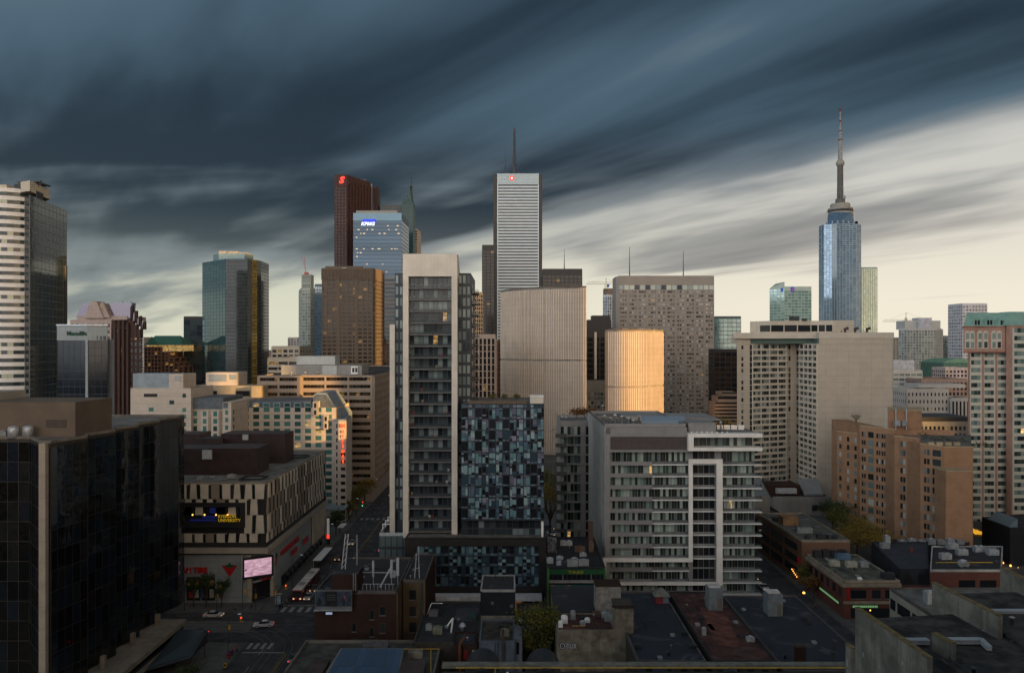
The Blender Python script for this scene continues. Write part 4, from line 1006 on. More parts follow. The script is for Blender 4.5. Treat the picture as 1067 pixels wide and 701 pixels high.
# ================================================================= PINK HOTEL WITH GREEN MANSARD
def green_roof_hotel():
    D = 283; b = Bld('hotel', 'salmon brick hotel with pale green copper mansard roof at the right edge', 'hotel', 185, 300)
    pk = brick('salmon_brick', (.52,.29,.21), (.47,.26,.19), (.34,.24,.19)); cp = surf('green_copper', (.24,.38,.31), .6, .12, .4, streak=.25); crm = surf('cream_trim', (.60,.54,.43), .8, .08, .4)
    gw = glass('glass_green_row', [(.05,.07,.06),(.22,.28,.24),(.14,.19,.17),(.03,.035,.035),(.28,.32,.28)], rough=.2, ior=1.5, lit=.004)
    P = lambda px, d: (WX(px,d), d)
    zc = WZ(366,D); FH = 2.78; x0, x1 = WX(1010,D), WX(1052,D)
    kx = (D+26)/D
    b.p('wall', pk).prism([(x0,D),(x1,D),(x1*kx,D+26),(x0*kx,D+26)], 0, zc); n = 23
    zz0 = zc-.5-n*FH
    for k, (a, c) in enumerate(((1010.5,1022.5),(1024.5,1036.5),(1038.5,1050))):
        facade(b, (WX(a,D),D), (WX(c,D),D), zz0, zc-.5, n, 1, crm, gw, .16, .42, .22, sdep=.35, split=3)
    for px in (1023.5, 1037.5, 1051): b.one('pilaster', pk, MB().box(WX(px-1,D)+.02,WX(px+1,D)-.02,D-.5,D-.01,zz0-6,zc))
    # overhanging box under the mansard
    kk = (D+20)/(D-2); bx0, bx1 = WX(1004,D-2), WX(1048,D-2); zb_, zt_ = WZ(366,D-2), WZ(341,D-2)
    b.one('upper_box', pk, MB().prism([(bx0,D-2),(bx1,D-2),(bx1+12,D+20),(bx0*kk,D+20)],zb_,zt_)); b.one('cornice', surf('red_brown_trim', (.30,.14,.10), .7), MB().prism([(bx0-.3,D-2.3),(bx1+.3,D-2.3),(bx1+12,D+20),(bx0*kk,D+20)],zb_-.5,zb_-.01)); b.one('cornice', MATS['red_brown_trim'], MB().prism([(bx0-.4,D-2.4),(bx1+12,D-2.4),(bx1+12,D+21),(bx0*kk,D+21)],zt_,zt_+.45))
    for px in (1008,1013,1021,1027,1035.5,1041):
        c = WX(px,D-2); b.one('arched_window_frame', crm, MB().slabwall([(-.9,zb_+1),(.9,zb_+1),(.9,zt_-2),(.55,zt_-1.3),(-.55,zt_-1.3),(-.9,zt_-2)], (c,D-2), (1,0), 0, .12))
        for z_ in (zb_+2.4, zb_+5.6): b.pane((c,D-2.13), (1,0), 0, z_, 1.2, 2.2, gw)
    zm = zt_+.45
    top = [(bx0+3.5,D+2),(bx1+12,D+2),(bx1+12,D+18),(bx0*kk+3.5,D+18)]
    b.one('mansard', cp, MB().prism([(bx0,D-2),(bx1+12,D-2),(bx1+12,D+20),(bx0*kk,D+20)], zm, WZ(325.5,D), top))
    for px in (1018, 1031, 1045):
        c = WX(px,D-2); pr = [(-1.7,zm),(1.7,zm),(1.7,zm+1.6),(1.2,zm+2.7),(.5,zm+3.2),(-.5,zm+3.2),(-1.2,zm+2.7),(-1.7,zm+1.6)]
        b.one('dormer', cp, MB().slabwall(pr, (c,D-1.9), (1,0), -2.5, .2))
        for s_ in (-.55,.55): b.pane((c,D-2.11), (1,0), s_, zm+1.3, .8, 1.7, g_dark)
    # front plane further right
    y2 = D-6; xr0 = WX(1054,y2); xr1 = xr0+34; zq = WZ(339,y2)
    b.p('wall', pk).prism([(x1+.01,y2+3),(xr0,y2+3),(xr0,y2),(xr1,y2),(xr1,D+26),(x1+.01,D+26)], 0, zq)
    facade(b, (xr0+.3,y2), (xr1,y2), zq-24*FH-1, zq-1, 24, 7, crm, gw, .22, .42, .22, sdep=.35, split=3)
    b.one('mansard', cp, MB().prism([(bx1-1,y2-.2),(xr1,y2-.2),(xr1,y2+8),(bx1-1,y2+8)], zq+.01, WZ(324.5,y2), [(bx1,y2+2),(xr1,y2+2),(xr1,y2+8),(bx1,y2+8)]))
green_roof_hotel()
# ================================================================= CITY HALL TOWERS
cement = surf('ribbed_concrete', (.37,.315,.26), .8, .07, .15, grid=(500,3.3,.10)); ribc = surf('rib_concrete', (.58,.49,.40), .8, .08, .12, streak=.25, grid=(900,3.3,.14))
def curved_tower(label, pts, zt, zgap, step, ribd):
    front = [(WX(a,d), d) for a, d in pts]
    # densify the arc
    arc = []
    for i in range(len(front)-1):
        p0, p1, p2, p3 = front[max(0,i-1)], front[i], front[i+1], front[min(len(front)-1,i+2)]
        for k in range(4):
            t = k/4; f = lambda a,b_,c,d: .5*((2*b_)+(-a+c)*t+(2*a-5*b_+4*c-d)*t*t+(-a+3*b_-3*c+d)*t**3)
            arc.append((f(p0[0],p1[0],p2[0],p3[0]), f(p0[1],p1[1],p2[1],p3[1])))
    arc.append(front[-1])
    back = [(x*.985+.3, y+13) for x, y in arc[::-1]]
    cx = sum(p[0] for p in arc)/len(arc); cy = sum(p[1] for p in arc)/len(arc)
    b = Bld('curved_tower', label, 'office tower', cx, cy+6)
    b.p('wall', cement).prism(arc+back, 0, zgap-.45); b.p('wall', cement).prism(arc+back, zgap+.45, zt-1.6)
    inset = [(x, y+.8) for x, y in arc]+[(x, y-.8) for x, y in back]
    b.p('shadow_gap', surf('gap_grey', (.26,.235,.21), .9)).prism(inset, zgap-.45, zgap+.45); b.p('shadow_gap', MATS['gap_grey']).prism(inset, zt-1.6, zt-.5)
    b.one('roof', surf('bronze_roof_edge', (.16,.13,.10), .7), MB().prism([(x, y-.6) for x, y in arc]+[(x, y+.6) for x, y in back], zt-.5, zt))
    acc = 0; R1 = b.p('rib', ribc)
    for i in range(len(arc)-1):
        u, L = unit(arc[i], arc[i+1]); a = acc
        while a < L:
            R1.wbox(arc[i], u, a, min(L, a+.42), 0, ribd, 2, zgap-.5); R1.wbox(arc[i], u, a, min(L, a+.42), 0, ribd, zgap+.5, zt-1.65); a += step
        acc = a-L
    return b
curved_tower('tall curved ribbed concrete tower, windowless, left of the golden one', [(522,487),(530,476),(545,465),(560,458),(575,453.5),(590,451),(602,450),(611,450)], 99.3, WZ(375.5,452), 1.45, .42)
curved_tower('shorter curved ribbed concrete tower glowing gold in the low sun', [(634,449),(645,446.5),(655,447),(668,451),(680,458),(691,468)], WZ(343,449), WZ(403,449), 1.30, .38)

# ================================================================= SLAB HOTEL WITH SMALL WINDOWS
def slab_hotel():
    D = 600; b = Bld('hotel', 'wide grey slab hotel with tiny windows and a row of tall lounge windows on top', 'hotel', 120, 615)
    gr = surf('grey_brown_concrete', (.27,.235,.20), .85, .06, .15); x0, x1 = WX(644.5,D), WX(744,D); zt = WZ(288,D)
    b.p('wall', gr).prism([(x0-1.8,D+2),(x0,D),(x1,D),(x1,D+22),(x0-1.8,D+22)], 0, zt)
    sm = glass('glass_tiny', [(.02,.02,.02),(.30,.30,.28),(.10,.10,.10),(.38,.38,.36),(.03,.03,.03),(.22,.22,.21),(.12,.12,.12)], rough=.3, ior=1.4, lit=.01, lits=.6)
    lounge = glass('glass_lounge', [(.06,.07,.08),(.42,.46,.42),(.05,.06,.07),(.30,.34,.32),(.5,.52,.46)], rough=.2)
    zl1, zl0 = WZ(297,D), WZ(302,D)
    facade(b, (x0,D), (x1,D), zl0, zl1, 1, 18, gr, lounge, .12, .05, .4)
    W = b.p('wall', gr); u = (1,0); W.box(x0,x1,D-.36,D,zl1,zt)
    n = 32; fh = (zl0-WZ(440,D))/n; nb = 10; bw = (x1-x0)/nb
    for i in range(nb+1): W.box(max(x0,x0+i*bw-.9), min(x1,x0+i*bw+.9), D-.5, D-.001, 0, zl0)
    for j in range(n+8):
        z = zl0-(j+1)*fh
        if z < 2: break
        W.box(x0,x1,D-.3,D,z,z+.35*fh) if False else None
        for i in range(nb):
            for k in range(3):
                w = bw*.2; c = i*bw+.9+ (bw-1.8)*(k+.5)/3
                b.pane((x0,D), u, c, z+fh*.52, w*random.choice([.8,1.0,1.25]), fh*.42, sm, .05)
    for j in range(n+8):
        z = zl0-(j+1)*fh
        if z > 2: W.box(x0,x1,D-.25,D-.001,z-.1*fh,z+.16*fh)
    roof(b, [(x0,D),(x1,D),(x1,D+22),(x0,D+22)], zt, rooftar, .6, gr)
    for px, h in ((656,24),(712,21)): b.one('antenna', metal_d, MB().lathe(WX(px,D+8), D+8, [(.5,zt),(.35,zt+h*.3),(.15,zt+h)], 6))
slab_hotel()

# ================================================================= FINANCIAL DISTRICT TOWERS
def zpoly(xl, xr, D, dep, back=None): return pz(xl, xr, D, dep)
# white banded tower with the tall mast
def banded_tower():
    D = 1047; zt = WZ(181,D); b = Bld('bank_tower', 'tallest white banded office tower with a dark mast and a red roundel near its top', 'office tower', 8, 1075)
    wh = surf('white_marble', (.50,.58,.62), .5, .05, .1); dk = surf('dark_corner', (.035,.03,.03), .5, .1, .3)
    x0, x1 = WX(514,D), WX(565,D); c0, c1 = WX(518,D), WX(561.5,D)
    b.p('corner_column', dk).prism([(x0,D+2),(x1,D+2),(x1,D+50),(x0,D+50)], 0, zt-1.5)
    b.p('wall', wh).prism([(c0,D),(c1,D),(c1,D+1.99),(c0,D+1.99)], 0, zt)
    zb = zt-15; n = 68; gl_ = glass('glass_banded', [(.05,.04,.035),(.06,.05,.05),(.04,.04,.04),(.08,.06,.05)], rough=.2, lit=.0)
    facade(b, (c0+1.2,D), (c1-1.2,D), zb-52*4.12, zb, 52, 1, wh, gl_, 0, .52, .7, part='window_band')
    b.p('wall', wh).box(c0,c0+1.2,D-.8,D-.001,0,zb); b.p('wall', wh).box(c1-1.2,c1,D-.8,D-.001,0,zb)
    b.one('top_band', surf('pale_louvre', (.36,.44,.47), .4, .06, .1, grid=(3,5,.25)), MB().box(c0,c1,D-.7,D-.001,zb+.1,zt))
    for px in (515.7,563.4): b.one('corner_light', surf('bronze_strip', (.07,.06,.055), .5, .1, .3, grid=(500,4.1,.9)), MB().box(WX(px,D)-.5,WX(px,D)+.5,D+1.8,D+1.99,0,zt-3))
    roof(b, [(x0,D+2),(x1,D+2),(x1,D+50),(x0,D+50)], zt-1.4, rooftar, .9, dk)
    cxr = WX(533.3,D); zr_ = WZ(185.8,D)
    def disc(r, y0, y1, mat, nm):
        pr = [(r*math.cos(t*math.pi/10), zr_+r*math.sin(t*math.pi/10)) for t in range(20)]
        return b.one(nm, mat, MB().slabwall(pr, (cxr,D-.75), (1,0), y0, y1))
    disc(3.3, 0, .4, emit('red_sign_light', (1.0,.04,.02), 1.6), 'sign_roundel')
    disc(1.1, .45, .7, emit('white_sign_light', (1,.9,.85), 2.0), 'sign_emblem')
    text(b.e, 'M', WX(524.5,D), D-.8, WZ(187,D), 2.8, surf('dull_letter', (.6,.66,.68)), width=3.4, dep=.3)
    text(b.e, 'B', WX(520.5,D), D-.8, WZ(187,D), 2.8, MATS['dull_letter'], width=2.4, dep=.3)
    mz = WZ(128,D); mx = WX(536,D)
    prof = [(2.4,zt-2),(2.4,zt+12)]
    for k in range(14): z = zt+12+k*(mz-zt-14)/14; prof += [(2.1-.045*k,z),(2.1-.045*k,z+2.4),(1.5-.04*k,z+2.5)]
    b.one('mast', surf('mast_steel', (.05,.05,.055), .6, .2, .3), MB().lathe(mx, D+20, prof+[(1.0,mz-1.5),(.5,mz)], 8))
    m = MB()
    for sx, sy in ((-1,-.3),(1,-.3),(-.5,1),(.6,1)): m.tube((mx+sx*13,D+20+sy*10,zt), (mx,D+20,zt+38), .12, 4); m.tube((mx+sx*8,D+20+sy*8,zt), (mx,D+20,zt+22), .12, 4)
    b.one('guy_wire', metal_d, m)
    b.one('antenna', metal_d, MB().lathe(WX(526.5,D), D+18, [(1.0,zt-2),(.9,zt+16),(.3,zt+17),(.15,zt+42)], 6))
    for px, h in ((521,4),(529,6),(541,7),(544,8),(548,5),(551,6),(555,4.5)): b.one('rooftop_vent', metal_d, MB().lathe(WX(px,D), D+15, [(1.2,zt-2),(1.2,zt+h*.4),(.3,zt+h*.5),(.25,zt+h)], 6))
banded_tower()
def red_tower():
    D = 930; zt = WZ(182,D); b = Bld('bank_tower', 'dark red granite tower with a glowing red letter S on its top left corner', 'office tower', WX(370,D), D+20)
    rd = surf('red_granite', (.042,.017,.015), .6, .1, .3); pts = [(348.5,D),(361,D-1)]; x0 = WX(348.5,D); x1 = WX(386,D)
    gl_ = glass('glass_red', [(.02,.012,.01),(.035,.018,.015),(.06,.03,.025),(.02,.012,.01)], rough=.3, lit=.0, ior=1.4)
    xs = WX(361.5,D)
    poly = [(x0,D),(xs,D),(WX(386.5,D+28),D+28),(WX(387.5,D+55),D+55),(WX(350,D+55),D+55)]
    zt2 = WZ(186,D+20)
    b.p('wall', rd).prism(poly, 0, [zt, zt, zt-4, zt-4, zt])
    facade(b, poly[0], poly[1], 70, zt-16, 48, 4, rd, gl_, .5, .5, .5, sdep=.3)
    b.p('wall', rd).wbox(poly[0], (1,0), 0, xs-x0, 0, .45, zt-16, zt)
    facade(b, poly[1], poly[2], 70, zt-9, 50, 8, rd, gl_, .55, .4, 1.0, sdep=.4)
    b.one('side_fin', surf('grey_fin', (.16,.16,.16), .6), MB().prism([poly[2],(poly[2][0]+1.3,poly[2][1]),(poly[3][0]+1.3,poly[3][1]),poly[3]], 0, zt-5))
    b.one('rear_shaft', rd, MB().prism(pz(389,393.5,D+45,20), 0, WZ(194.5,D+45)))
    text(b.e, 'S', WX(353.5,D), D-.6, WZ(191.5,D), WZ(184,D)-WZ(191.5,D), emit('red_sign_light', (1,.04,.02), 1.6), width=7.0, bold=.06, italic=.25, dep=.5)
    for px in (367,371,376,380): unit_box(b, WX(px,D+30), D+30, zt-3.8, 5, 4, 4.5, metal_d)
red_tower()
def blue_tower():
    D = 860; zt = WZ(222,D); b = Bld('office_tower', 'blue glass office tower with lettering in blue squares at its top left', 'office tower', WX(400,D), D+20)
    fr = surf('blue_frame', (.06,.10,.14), .5, .1, .3); gl_ = glass('glass_blue', [(.02,.06,.11),(.026,.075,.13),(.018,.055,.10),(.03,.08,.14)], rough=.06, ior=1.42, metal=.10, wave=.01)
    b.p('wall', fr).prism([(WX(368,D),D),(WX(418.5,D),D),(WX(426,D+55),D+55),(WX(368,D),D+55)], 0, zt)
    p0, p1, p2 = (WX(368,D),D), (WX(418.5,D),D), (WX(426,D+55),D+55)
    def vary(i, j): return gl_
    facade(b, p0, p1, zt-8.5-50*4.3, zt-8.5, 50, 1, fr, gl_, 0, .16, .3, part='window_band')
    facade(b, (p1[0],p1[1]), p2, zt-8.5-50*4.3, zt-8.5, 50, 1, fr, gl_, 0, .16, .3, part='window_band')
    b.one('top_band', surf('blue_panel', (.11,.19,.25), .3, .05, .1, metal=.3), MB().box(p0[0],p1[0],D-.3,D-.001,zt-8.4,zt))
    r = random.Random(5)
    sp = emit('lit_office', (1.0,.72,.42), .8)
    for k in range(34):
        j = r.choice([2,3,3,4,5,8,8,9,10,12,14,15,17,18]); x = r.uniform(p0[0]+2, p1[0]-3); z = zt-8.5-j*4.3+2.4
        b.one('lit_window', sp, MB().box(x,x+r.uniform(1,2.6),D-.1,D-.06,z,z+.9))
    b.one('plant_room', surf('grey_plant_clad', (.25,.24,.22)), MB().prism(pz(371,414,D+12,30), zt, WZ(219.5,D+12)))
    bl = emit('blue_sign', (.005,.03,.55), 1.4); wl = emit('white_sign', (.9,.95,1.0), 1.3)
    lx = WX(378,D); s = 3.9
    for k in range(4): b.one('sign_square', bl, MB().box(lx+k*(s-.1)-(0 if k else 0),lx+k*(s-.1)+s-.5,D-.7,D-.35,WZ(233,D),WZ(228.5,D)))
    text(b.e, 'KPMG', WX(376.5,D), D-.8, WZ(235.2,D), 4.0, wl, width=15.5, bold=.03, italic=.25, dep=.3)
blue_tower()
def spire_tower():
    D = 980; b = Bld('spire_tower', 'slim dark green glass tower with a pointed curved crown and thin spire', 'office tower', WX(420,D), D+15)
    gn = glass('glass_green_dark', [(.015,.05,.05),(.02,.06,.06)], rough=.1, ior=1.3); fr = surf('teal_frame', (.03,.07,.07), .5)
    gy = surf('grey_tower_clad', (.10,.11,.115), .6, .1, .2, grid=(3,3.6,.5))
    b.one('rear_block', gy, MB().prism(pz(398,419,D,25), 0, WZ(213.5,D)))
    x0, x1 = WX(418.5,D-10), WX(430.5,D-10)
    prof = [(0,0),(0,WZ(213,D-10)),(2,WZ(210,D-10)),(5,WZ(206.5,D-10)),(8,WZ(202.5,D-10)),(9.3,WZ(197,D-10)),(9.9,WZ(193,D-10)),(11.2,WZ(200,D-10)),(12.2,WZ(207,D-10)),(x1-x0,WZ(213,D-10)),(x1-x0,0)]
    b.p('wall', fr).slabwall(prof, (x0,D-10), (1,0), -22, 0)
    facade(b, (x0,D-10), (x1,D-10), 60, WZ(213,D-10), 50, 1, fr, gn, 0, .18, .2, part='window_band')
    b.one('spire', surf('mast_steel', (.05,.05,.055)), MB().lathe(WX(429,D), D-2, [(1.1,WZ(205,D)),(1.0,WZ(196,D)),(1.6,WZ(195.8,D)),(1.6,WZ(194.6,D)),(.85,WZ(194,D)),(.6,WZ(176,D))], 8))
spire_tower()
tower('office_tower', 'pale stone tower with a sloping top peeking out beside the green spire', 'office tower', [(WX(431.5,1000),1000),(WX(435,1000),1000),(WX(438.5,1030),1030),(WX(431.5,1030),1030)], WZ(239,1000), surf('pale_far_stone', (.42,.38,.33), .8, .05, .2), g_off, 3.6, 3, .3, .4, .3)
tower('office_tower', 'lower dark blue banded office block standing behind the brown clock tower', 'office tower', [(WX(394,700),700),(WX(413,700),700),(WX(419,760),760),(WX(394,760),760)], WZ(289,700), surf('steel_band', (.13,.145,.16), .5, .1, .2), glass('glass_navy', [(.02,.03,.045),(.03,.04,.055),(.05,.045,.04)], rough=.1, lit=.0), 3.7, 60, 0, .33, .4, part='window_band')
# dark bank towers
bm = surf('black_mullion', (.022,.020,.020), .45, .1, .2)
gb = glass('glass_black_tower', [(.012,.012,.014),(.018,.016,.016),(.03,.02,.014)], rough=.1, lit=.02, lits=.25)
def dark_tower(label, xl, xr, D, dep, yt, extra=None):
    b = tower('office_tower', label, 'office tower', pz(xl, xr, D, dep), WZ(yt,D), bm, gb, 3.8, 4.5, .22, .25, .3, m=(0,0,0,6))
    return b
dark_tower('narrow black steel tower touching the left side of the white banded tower', 502.5, 515, 900, 35, 256)
b = dark_tower('black steel tower with one thin antenna right of the white banded tower', 565.5, 606.5, 800, 40, 281)
b.one('antenna', metal_d, MB().lathe(WX(588,810), 810, [(.6,WZ(281,800)),(.3,WZ(268,800)),(.12,WZ(258,800))], 6)); b.one('plant_box', bm, MB().box(WX(575,815),WX(581,815),815,820,WZ(281,800),WZ(278.5,800)))
b = dark_tower('dark stepped office block between the two curved concrete towers', 612, 638, 560, 30, 343)
for a, c, y in ((612.5,637,333),(617.5,636,328.5)): b.one('setback', bm, MB().prism(pz(a,c,570 if y > 330 else 572,14), WZ(343,560), WZ(y,570)))
for px in (620.5,): b.one('pale_pier', ribc, MB().box(WX(px,560)-.8,WX(px,560)+.8,559.2,559.6,40,WZ(346,560)))
tower('office_block', 'low beige concrete block at the foot of the dark stepped office block', 'office building', pz(611.5,636,520,20), WZ(399,520), surf('beige_block', (.26,.24,.21), .85, .1, .2), g_hotel, 2.9, 2.2, .35, .4, .3, m=(.5,.5,0,6.5))
# striped brown tower behind the middle condo
tower('office_tower', 'brown office tower with strong vertical stripes beside the middle apartment tower', 'office tower', pz(486,516,420,25), WZ(350,420), surf('stripe_stone', (.32,.25,.20), .8, .06, .2), gb, 3.6, 2.35, .38, .12, .7, sdep=.2)
tower('office_tower', 'sunlit tan tower glimpsed between apartment balconies and narrow black tower', 'office tower', [(WX(490,640),642),(WX(494,640),640),(WX(503,648),648),(WX(503,670),670),(WX(490,670),670)], WZ(305,640), surf('tan_sunlit_stone', (.5,.38,.26), .8, .05, .2), g_off, 3.4, 2.6, .3, .35, .3)
tower('office_block', 'dark red brick block behind the left edge of the curved grey tower', 'office building', pz(516,530,600,15), WZ(356,600), brick('dark_red_brick', (.10,.045,.035), (.08,.035,.03), (.08,.06,.05)), g_dark, 3.8, 3, .4, .35, .3)
# crane with red mast tip seen in the gap
def crane(label, px, D, yt, ytop, left, right, hz):
    b = Bld('tower_crane', label, 'crane', WX(px,D), D); x = WX(px,D); zb, zt = WZ(yt,D), WZ(ytop,D); m = MB(); w = .9
    for sx in (-w,w):
        for sy in (-w,w): m.tube((x+sx,D+sy,zb),(x+sx,D+sy,zt),.22,4)
    k = int((zt-zb)/2.4)
    for i in range(k): z = zb+i*2.4; m.tube((x-w,D-w,z),(x+w,D-w,z+2.4),.13,4); m.tube((x+w,D-w,z),(x+w,D+w,z+2.4),.13,4)
    b.one('mast', surf('crane_steel', (.35,.30,.24), .6), m)
    zj = WZ(hz,D); m = MB(); xl, xr = WX(left,D), WX(right,D)
    m.tube((xl,D,zj),(xr,D,zj),.3,4); m.tube((xl+2,D,zj+2.2),(xr-2,D,zj+2.2),.2,4)
    n = max(4, int((xr-xl)/4))
    for i in range(n): a = xl+(xr-xl)*i/n; c = xl+(xr-xl)*(i+1)/n; m.tube((a,D,zj),((a+c)/2,D,zj+2.2),.12,4); m.tube(((a+c)/2,D,zj+2.2),(c,D,zj),.12,4)
    b.one('jib', MATS['crane_steel'], m)
    m = MB().tube((x,D,zj),(x,D,zt+6),.35,5).tube((x,D,zt+6),(xl+(x-xl)*.3,D,zj+2.2),.1,4).tube((x,D,zt+6),(xr,D,zj+2.2),.1,4); b.one('tower_head', MATS['crane_steel'], m)
    b.one('cab', surf('cab_blue', (.05,.12,.4), .5), MB().box(x+.9,x+3.0,D-1,D+1,zj-3,zj-.3))
    return b
crane('thin construction crane above dark office block between curved towers', 631.5, 750, 300, 296, 611, 640, 296)
crane('pale construction crane with long jib behind the haze-paled unfinished apartment tower', 944, 900, 360, 331, 920, 966, 335)
b = tower('apartment_tower', 'slim white apartment tower under construction left of the grey slab hotel', 'apartment tower', [(WX(629,740),744),(WX(633,736),738),(WX(642,740),742),(WX(645,760),760),(WX(629,760),760)], WZ(308,740), surf('white_far_clad', (.5,.5,.5), .6, .05, .2), glass('glass_far_blue', [(.10,.14,.18),(.2,.25,.28),(.06,.08,.1)], rough=.15), 3.2, 2.4, .3, .2, .3)
b.one('unfinished_top', surf('raw_formwork', (.16,.12,.09), .9), MB().prism(pz(630,642,745,12), WZ(308,740), WZ(300,740)))
# brown slab tower with golden right side
def brown_slab():
    D = 500; b = Bld('office_tower', 'brown concrete slab tower with ribbed blank top storey and sunlit right side', 'office tower', WX(365,D), D+15)
    br = surf('brown_tower_stone', (.115,.088,.066), .8, .07, .2); x0, x1 = WX(335.5,D), WX(388.5,D); zt = WZ(280,D)
    poly = [(x0,D),(x1,D),(x1+3.5,D+22),(x0+3,D+22)]; b.p('wall', br).prism(poly, 0, zt)
    zb = WZ(291.5,D); fh = (zb-WZ(388,D))/23; n = 31
    gbn = glass('glass_brown', [(.025,.018,.012),(.035,.025,.018),(.05,.035,.02),(.018,.013,.01)], rough=.15, lit=.06, lits=.35)
    facade(b, (x0,D), (x1,D), zb-n*fh, zb, n, 10, br, gbn, .26, .46, .45, sdep=.36, vary=None)
    for i in range(4): b.p('wall', br).box(x0+(x1-x0)*i/3-(.7 if i else 0),x0+(x1-x0)*i/3+(.7 if i < 3 else 0),D-.62,D-.001,0,zb)
    facade(b, poly[1], poly[2], zb-n*fh, zb, n, 6, br, gbn, .4, .46, .45, sdep=.36)
    rib = MB(); rib.box(x0-.4,x1+.4,D-.5,D-.001,zb,zt)
    k = 0
    while x0+k*.9 < x1: rib.box(x0+k*.9,x0+k*.9+.5,D-.9,D-.51,zb+.2,zt-.2); k += 1
    b.one('blank_top', br, rib)
    u, L = unit(poly[1], poly[2]); b.one('blank_top', br, MB().wbox(poly[1], u, 0, L, .01, .5, zb, zt))
    roof(b, poly, zt, rooftar, .5, br); b.one('plant_room', br, MB().prism(pz(339,377,D+6,10), zt, WZ(277.3,D+6)))
    b.one('plant_box', white_p, MB().box(WX(356,D+5.9),WX(361,D+5.9),D+5.6,D+5.9,zt+.5,WZ(278,D)))
brown_slab()
# clock tower of the old sandstone hall
def clock_tower():
    D = 540; b = Bld('clock_tower', 'brown sandstone clock tower with steep pyramid roof and golden lit right side', 'clock tower', WX(398,D), D+5)
    sd_ = surf('sandstone', (.22,.14,.10), .85, .15, .5); rf = surf('brown_slate', (.06,.045,.04), .8, .1, .8)
    x0, x1 = WX(390.2,D), WX(402.8,D); w = x1-x0; zc0, zc1 = WZ(375,D), WZ(361,D)
    b.p('wall', sd_).box(x0,x1,D,D+w,0,zc1)
    b.one('cornice', sd_, MB().box(x0-.5,x1+.5,D-.5,D+w+.5,zc1,zc1+.8)); b.one('cornice', sd_, MB().box(x0-.4,x1+.4,D-.4,D+w+.4,zc0-.9,zc0))
    cx = (x0+x1)/2; p = [(x0-.2,D-.2),(x1+.2,D-.2),(x1+.2,D+w+.2),(x0-.2,D+w+.2)]; t = [(cx-.15,D+w/2-.15),(cx+.15,D+w/2-.15),(cx+.15,D+w/2+.15),(cx-.15,D+w/2+.15)]
    b.one('spire_roof', rf, MB().prism(p, zc1+.8, WZ(343,D), t)); b.one('finial', metal_d, MB().lathe(cx, D+w/2, [(.2,WZ(343,D)),(.06,WZ(339.5,D))], 6))
    for sx in (x0, x1): b.one('pinnacle', sd_, MB().lathe(sx, D, [(.7,zc1+.8),(.7,zc1+2.2),(.1,zc1+4)], 6))
    zf = (zc0+zc1)/2; 
    def disc(r, d0, d1): return MB().slabwall([(r*math.cos(t*math.pi/12), zf+r*math.sin(t*math.pi/12)) for t in range(24)], (cx,D), (1,0), d0, d1)
    b.one('clock_ring', sd_, disc(3.6,0,.3)); f = b.one('clock_face', surf('clock_glass', (.10,.15,.14), .3), disc(3.0,.31,.4))
    m = MB().tube((cx,D-.5,zf),(cx+.3,D-.5,zf+2.5),.14,4); m.build('clock_hand', black_p, f); MB().tube((cx,D-.5,zf),(cx-1.4,D-.5,zf-.9),.17,4).build('clock_hand', black_p, f)
    for k in range(12): 
        a = k*math.pi/6; MB().tube((cx+2.4*math.cos(a),D-.45,zf+2.4*math.sin(a)),(cx+2.8*math.cos(a),D-.45,zf+2.8*math.sin(a)),.1,4).build('hour_mark', black_p, f)
    for row, (ya, yb) in enumerate(((377.5,381.5),(383.5,388.5))):
        for k in range(4):
            c = x0+w*(k+.5)/4; b.one('belfry_opening', black_p, MB().slabwall([(-.55,WZ(yb,D)),(.55,WZ(yb,D)),(.55,WZ(ya+1,D)),(.3,WZ(ya,D)),(-.3,WZ(ya,D)),(-.55,WZ(ya+1,D))], (c,D), (1,0), 0, .06))
            b.one('belfry_opening', black_p, MB().slabwall([(-.55,WZ(yb,D)),(.55,WZ(yb,D)),(.55,WZ(ya+1,D)),(.3,WZ(ya,D)),(-.3,WZ(ya,D)),(-.55,WZ(ya+1,D))], (x1,D+w*(k+.5)/4), (0,1), 0, .06))
clock_tower()
# slender tower with crane and companion
b = tower('apartment_tower', 'slender pale green high-rise under a tiny red crane, left of the brown slab tower', 'apartment tower', [(WX(311.5,760),766),(WX(315,755),756),(WX(323,755),756),(WX(328.5,765),768),(WX(328.5,790),790),(WX(311.5,790),790)], WZ(301,760), surf('pale_green_grey', (.30,.32,.29), .7, .05, .2), glass('glass_slender', [(.10,.14,.12),(.2,.24,.2),(.06,.08,.07)], rough=.1), 3.1, 2.6, .3, .3, .3)
b.one('upper_shaft', surf('pale_green_grey', (.3,.3,.3)), MB().prism([(WX(314,762),762),(WX(324,762),762),(WX(327,772),772),(WX(327,785),785),(WX(314,785),785)], WZ(301,760), WZ(286,762)))
for j in range(7): b.one('window_band', MATS['glass_slender'], MB().box(WX(315,761.9),WX(323.5,761.9),761.7,761.95,WZ(300,762)+j*2.0,WZ(300,762)+j*2.0+1.2))
m = MB().tube((WX(319,770),770,WZ(286,762)),(WX(317,770),770,WZ(268,770)),.25,4).tube((WX(319,770),770,WZ(283,762)),(WX(314,770),770,WZ(266,770)),.18,4); b2 = Bld('tower_crane', 'tiny red luffing crane on the roof of the slender pale high-rise', 'crane', WX(319,770), 770); b2.one('jib', surf('crane_red', (.3,.06,.04), .6), m); b2.one('machinery_deck', MATS['crane_red'], MB().box(WX(317.5,770),WX(321,770),768,772,WZ(286,762)+.1,WZ(283,762)))
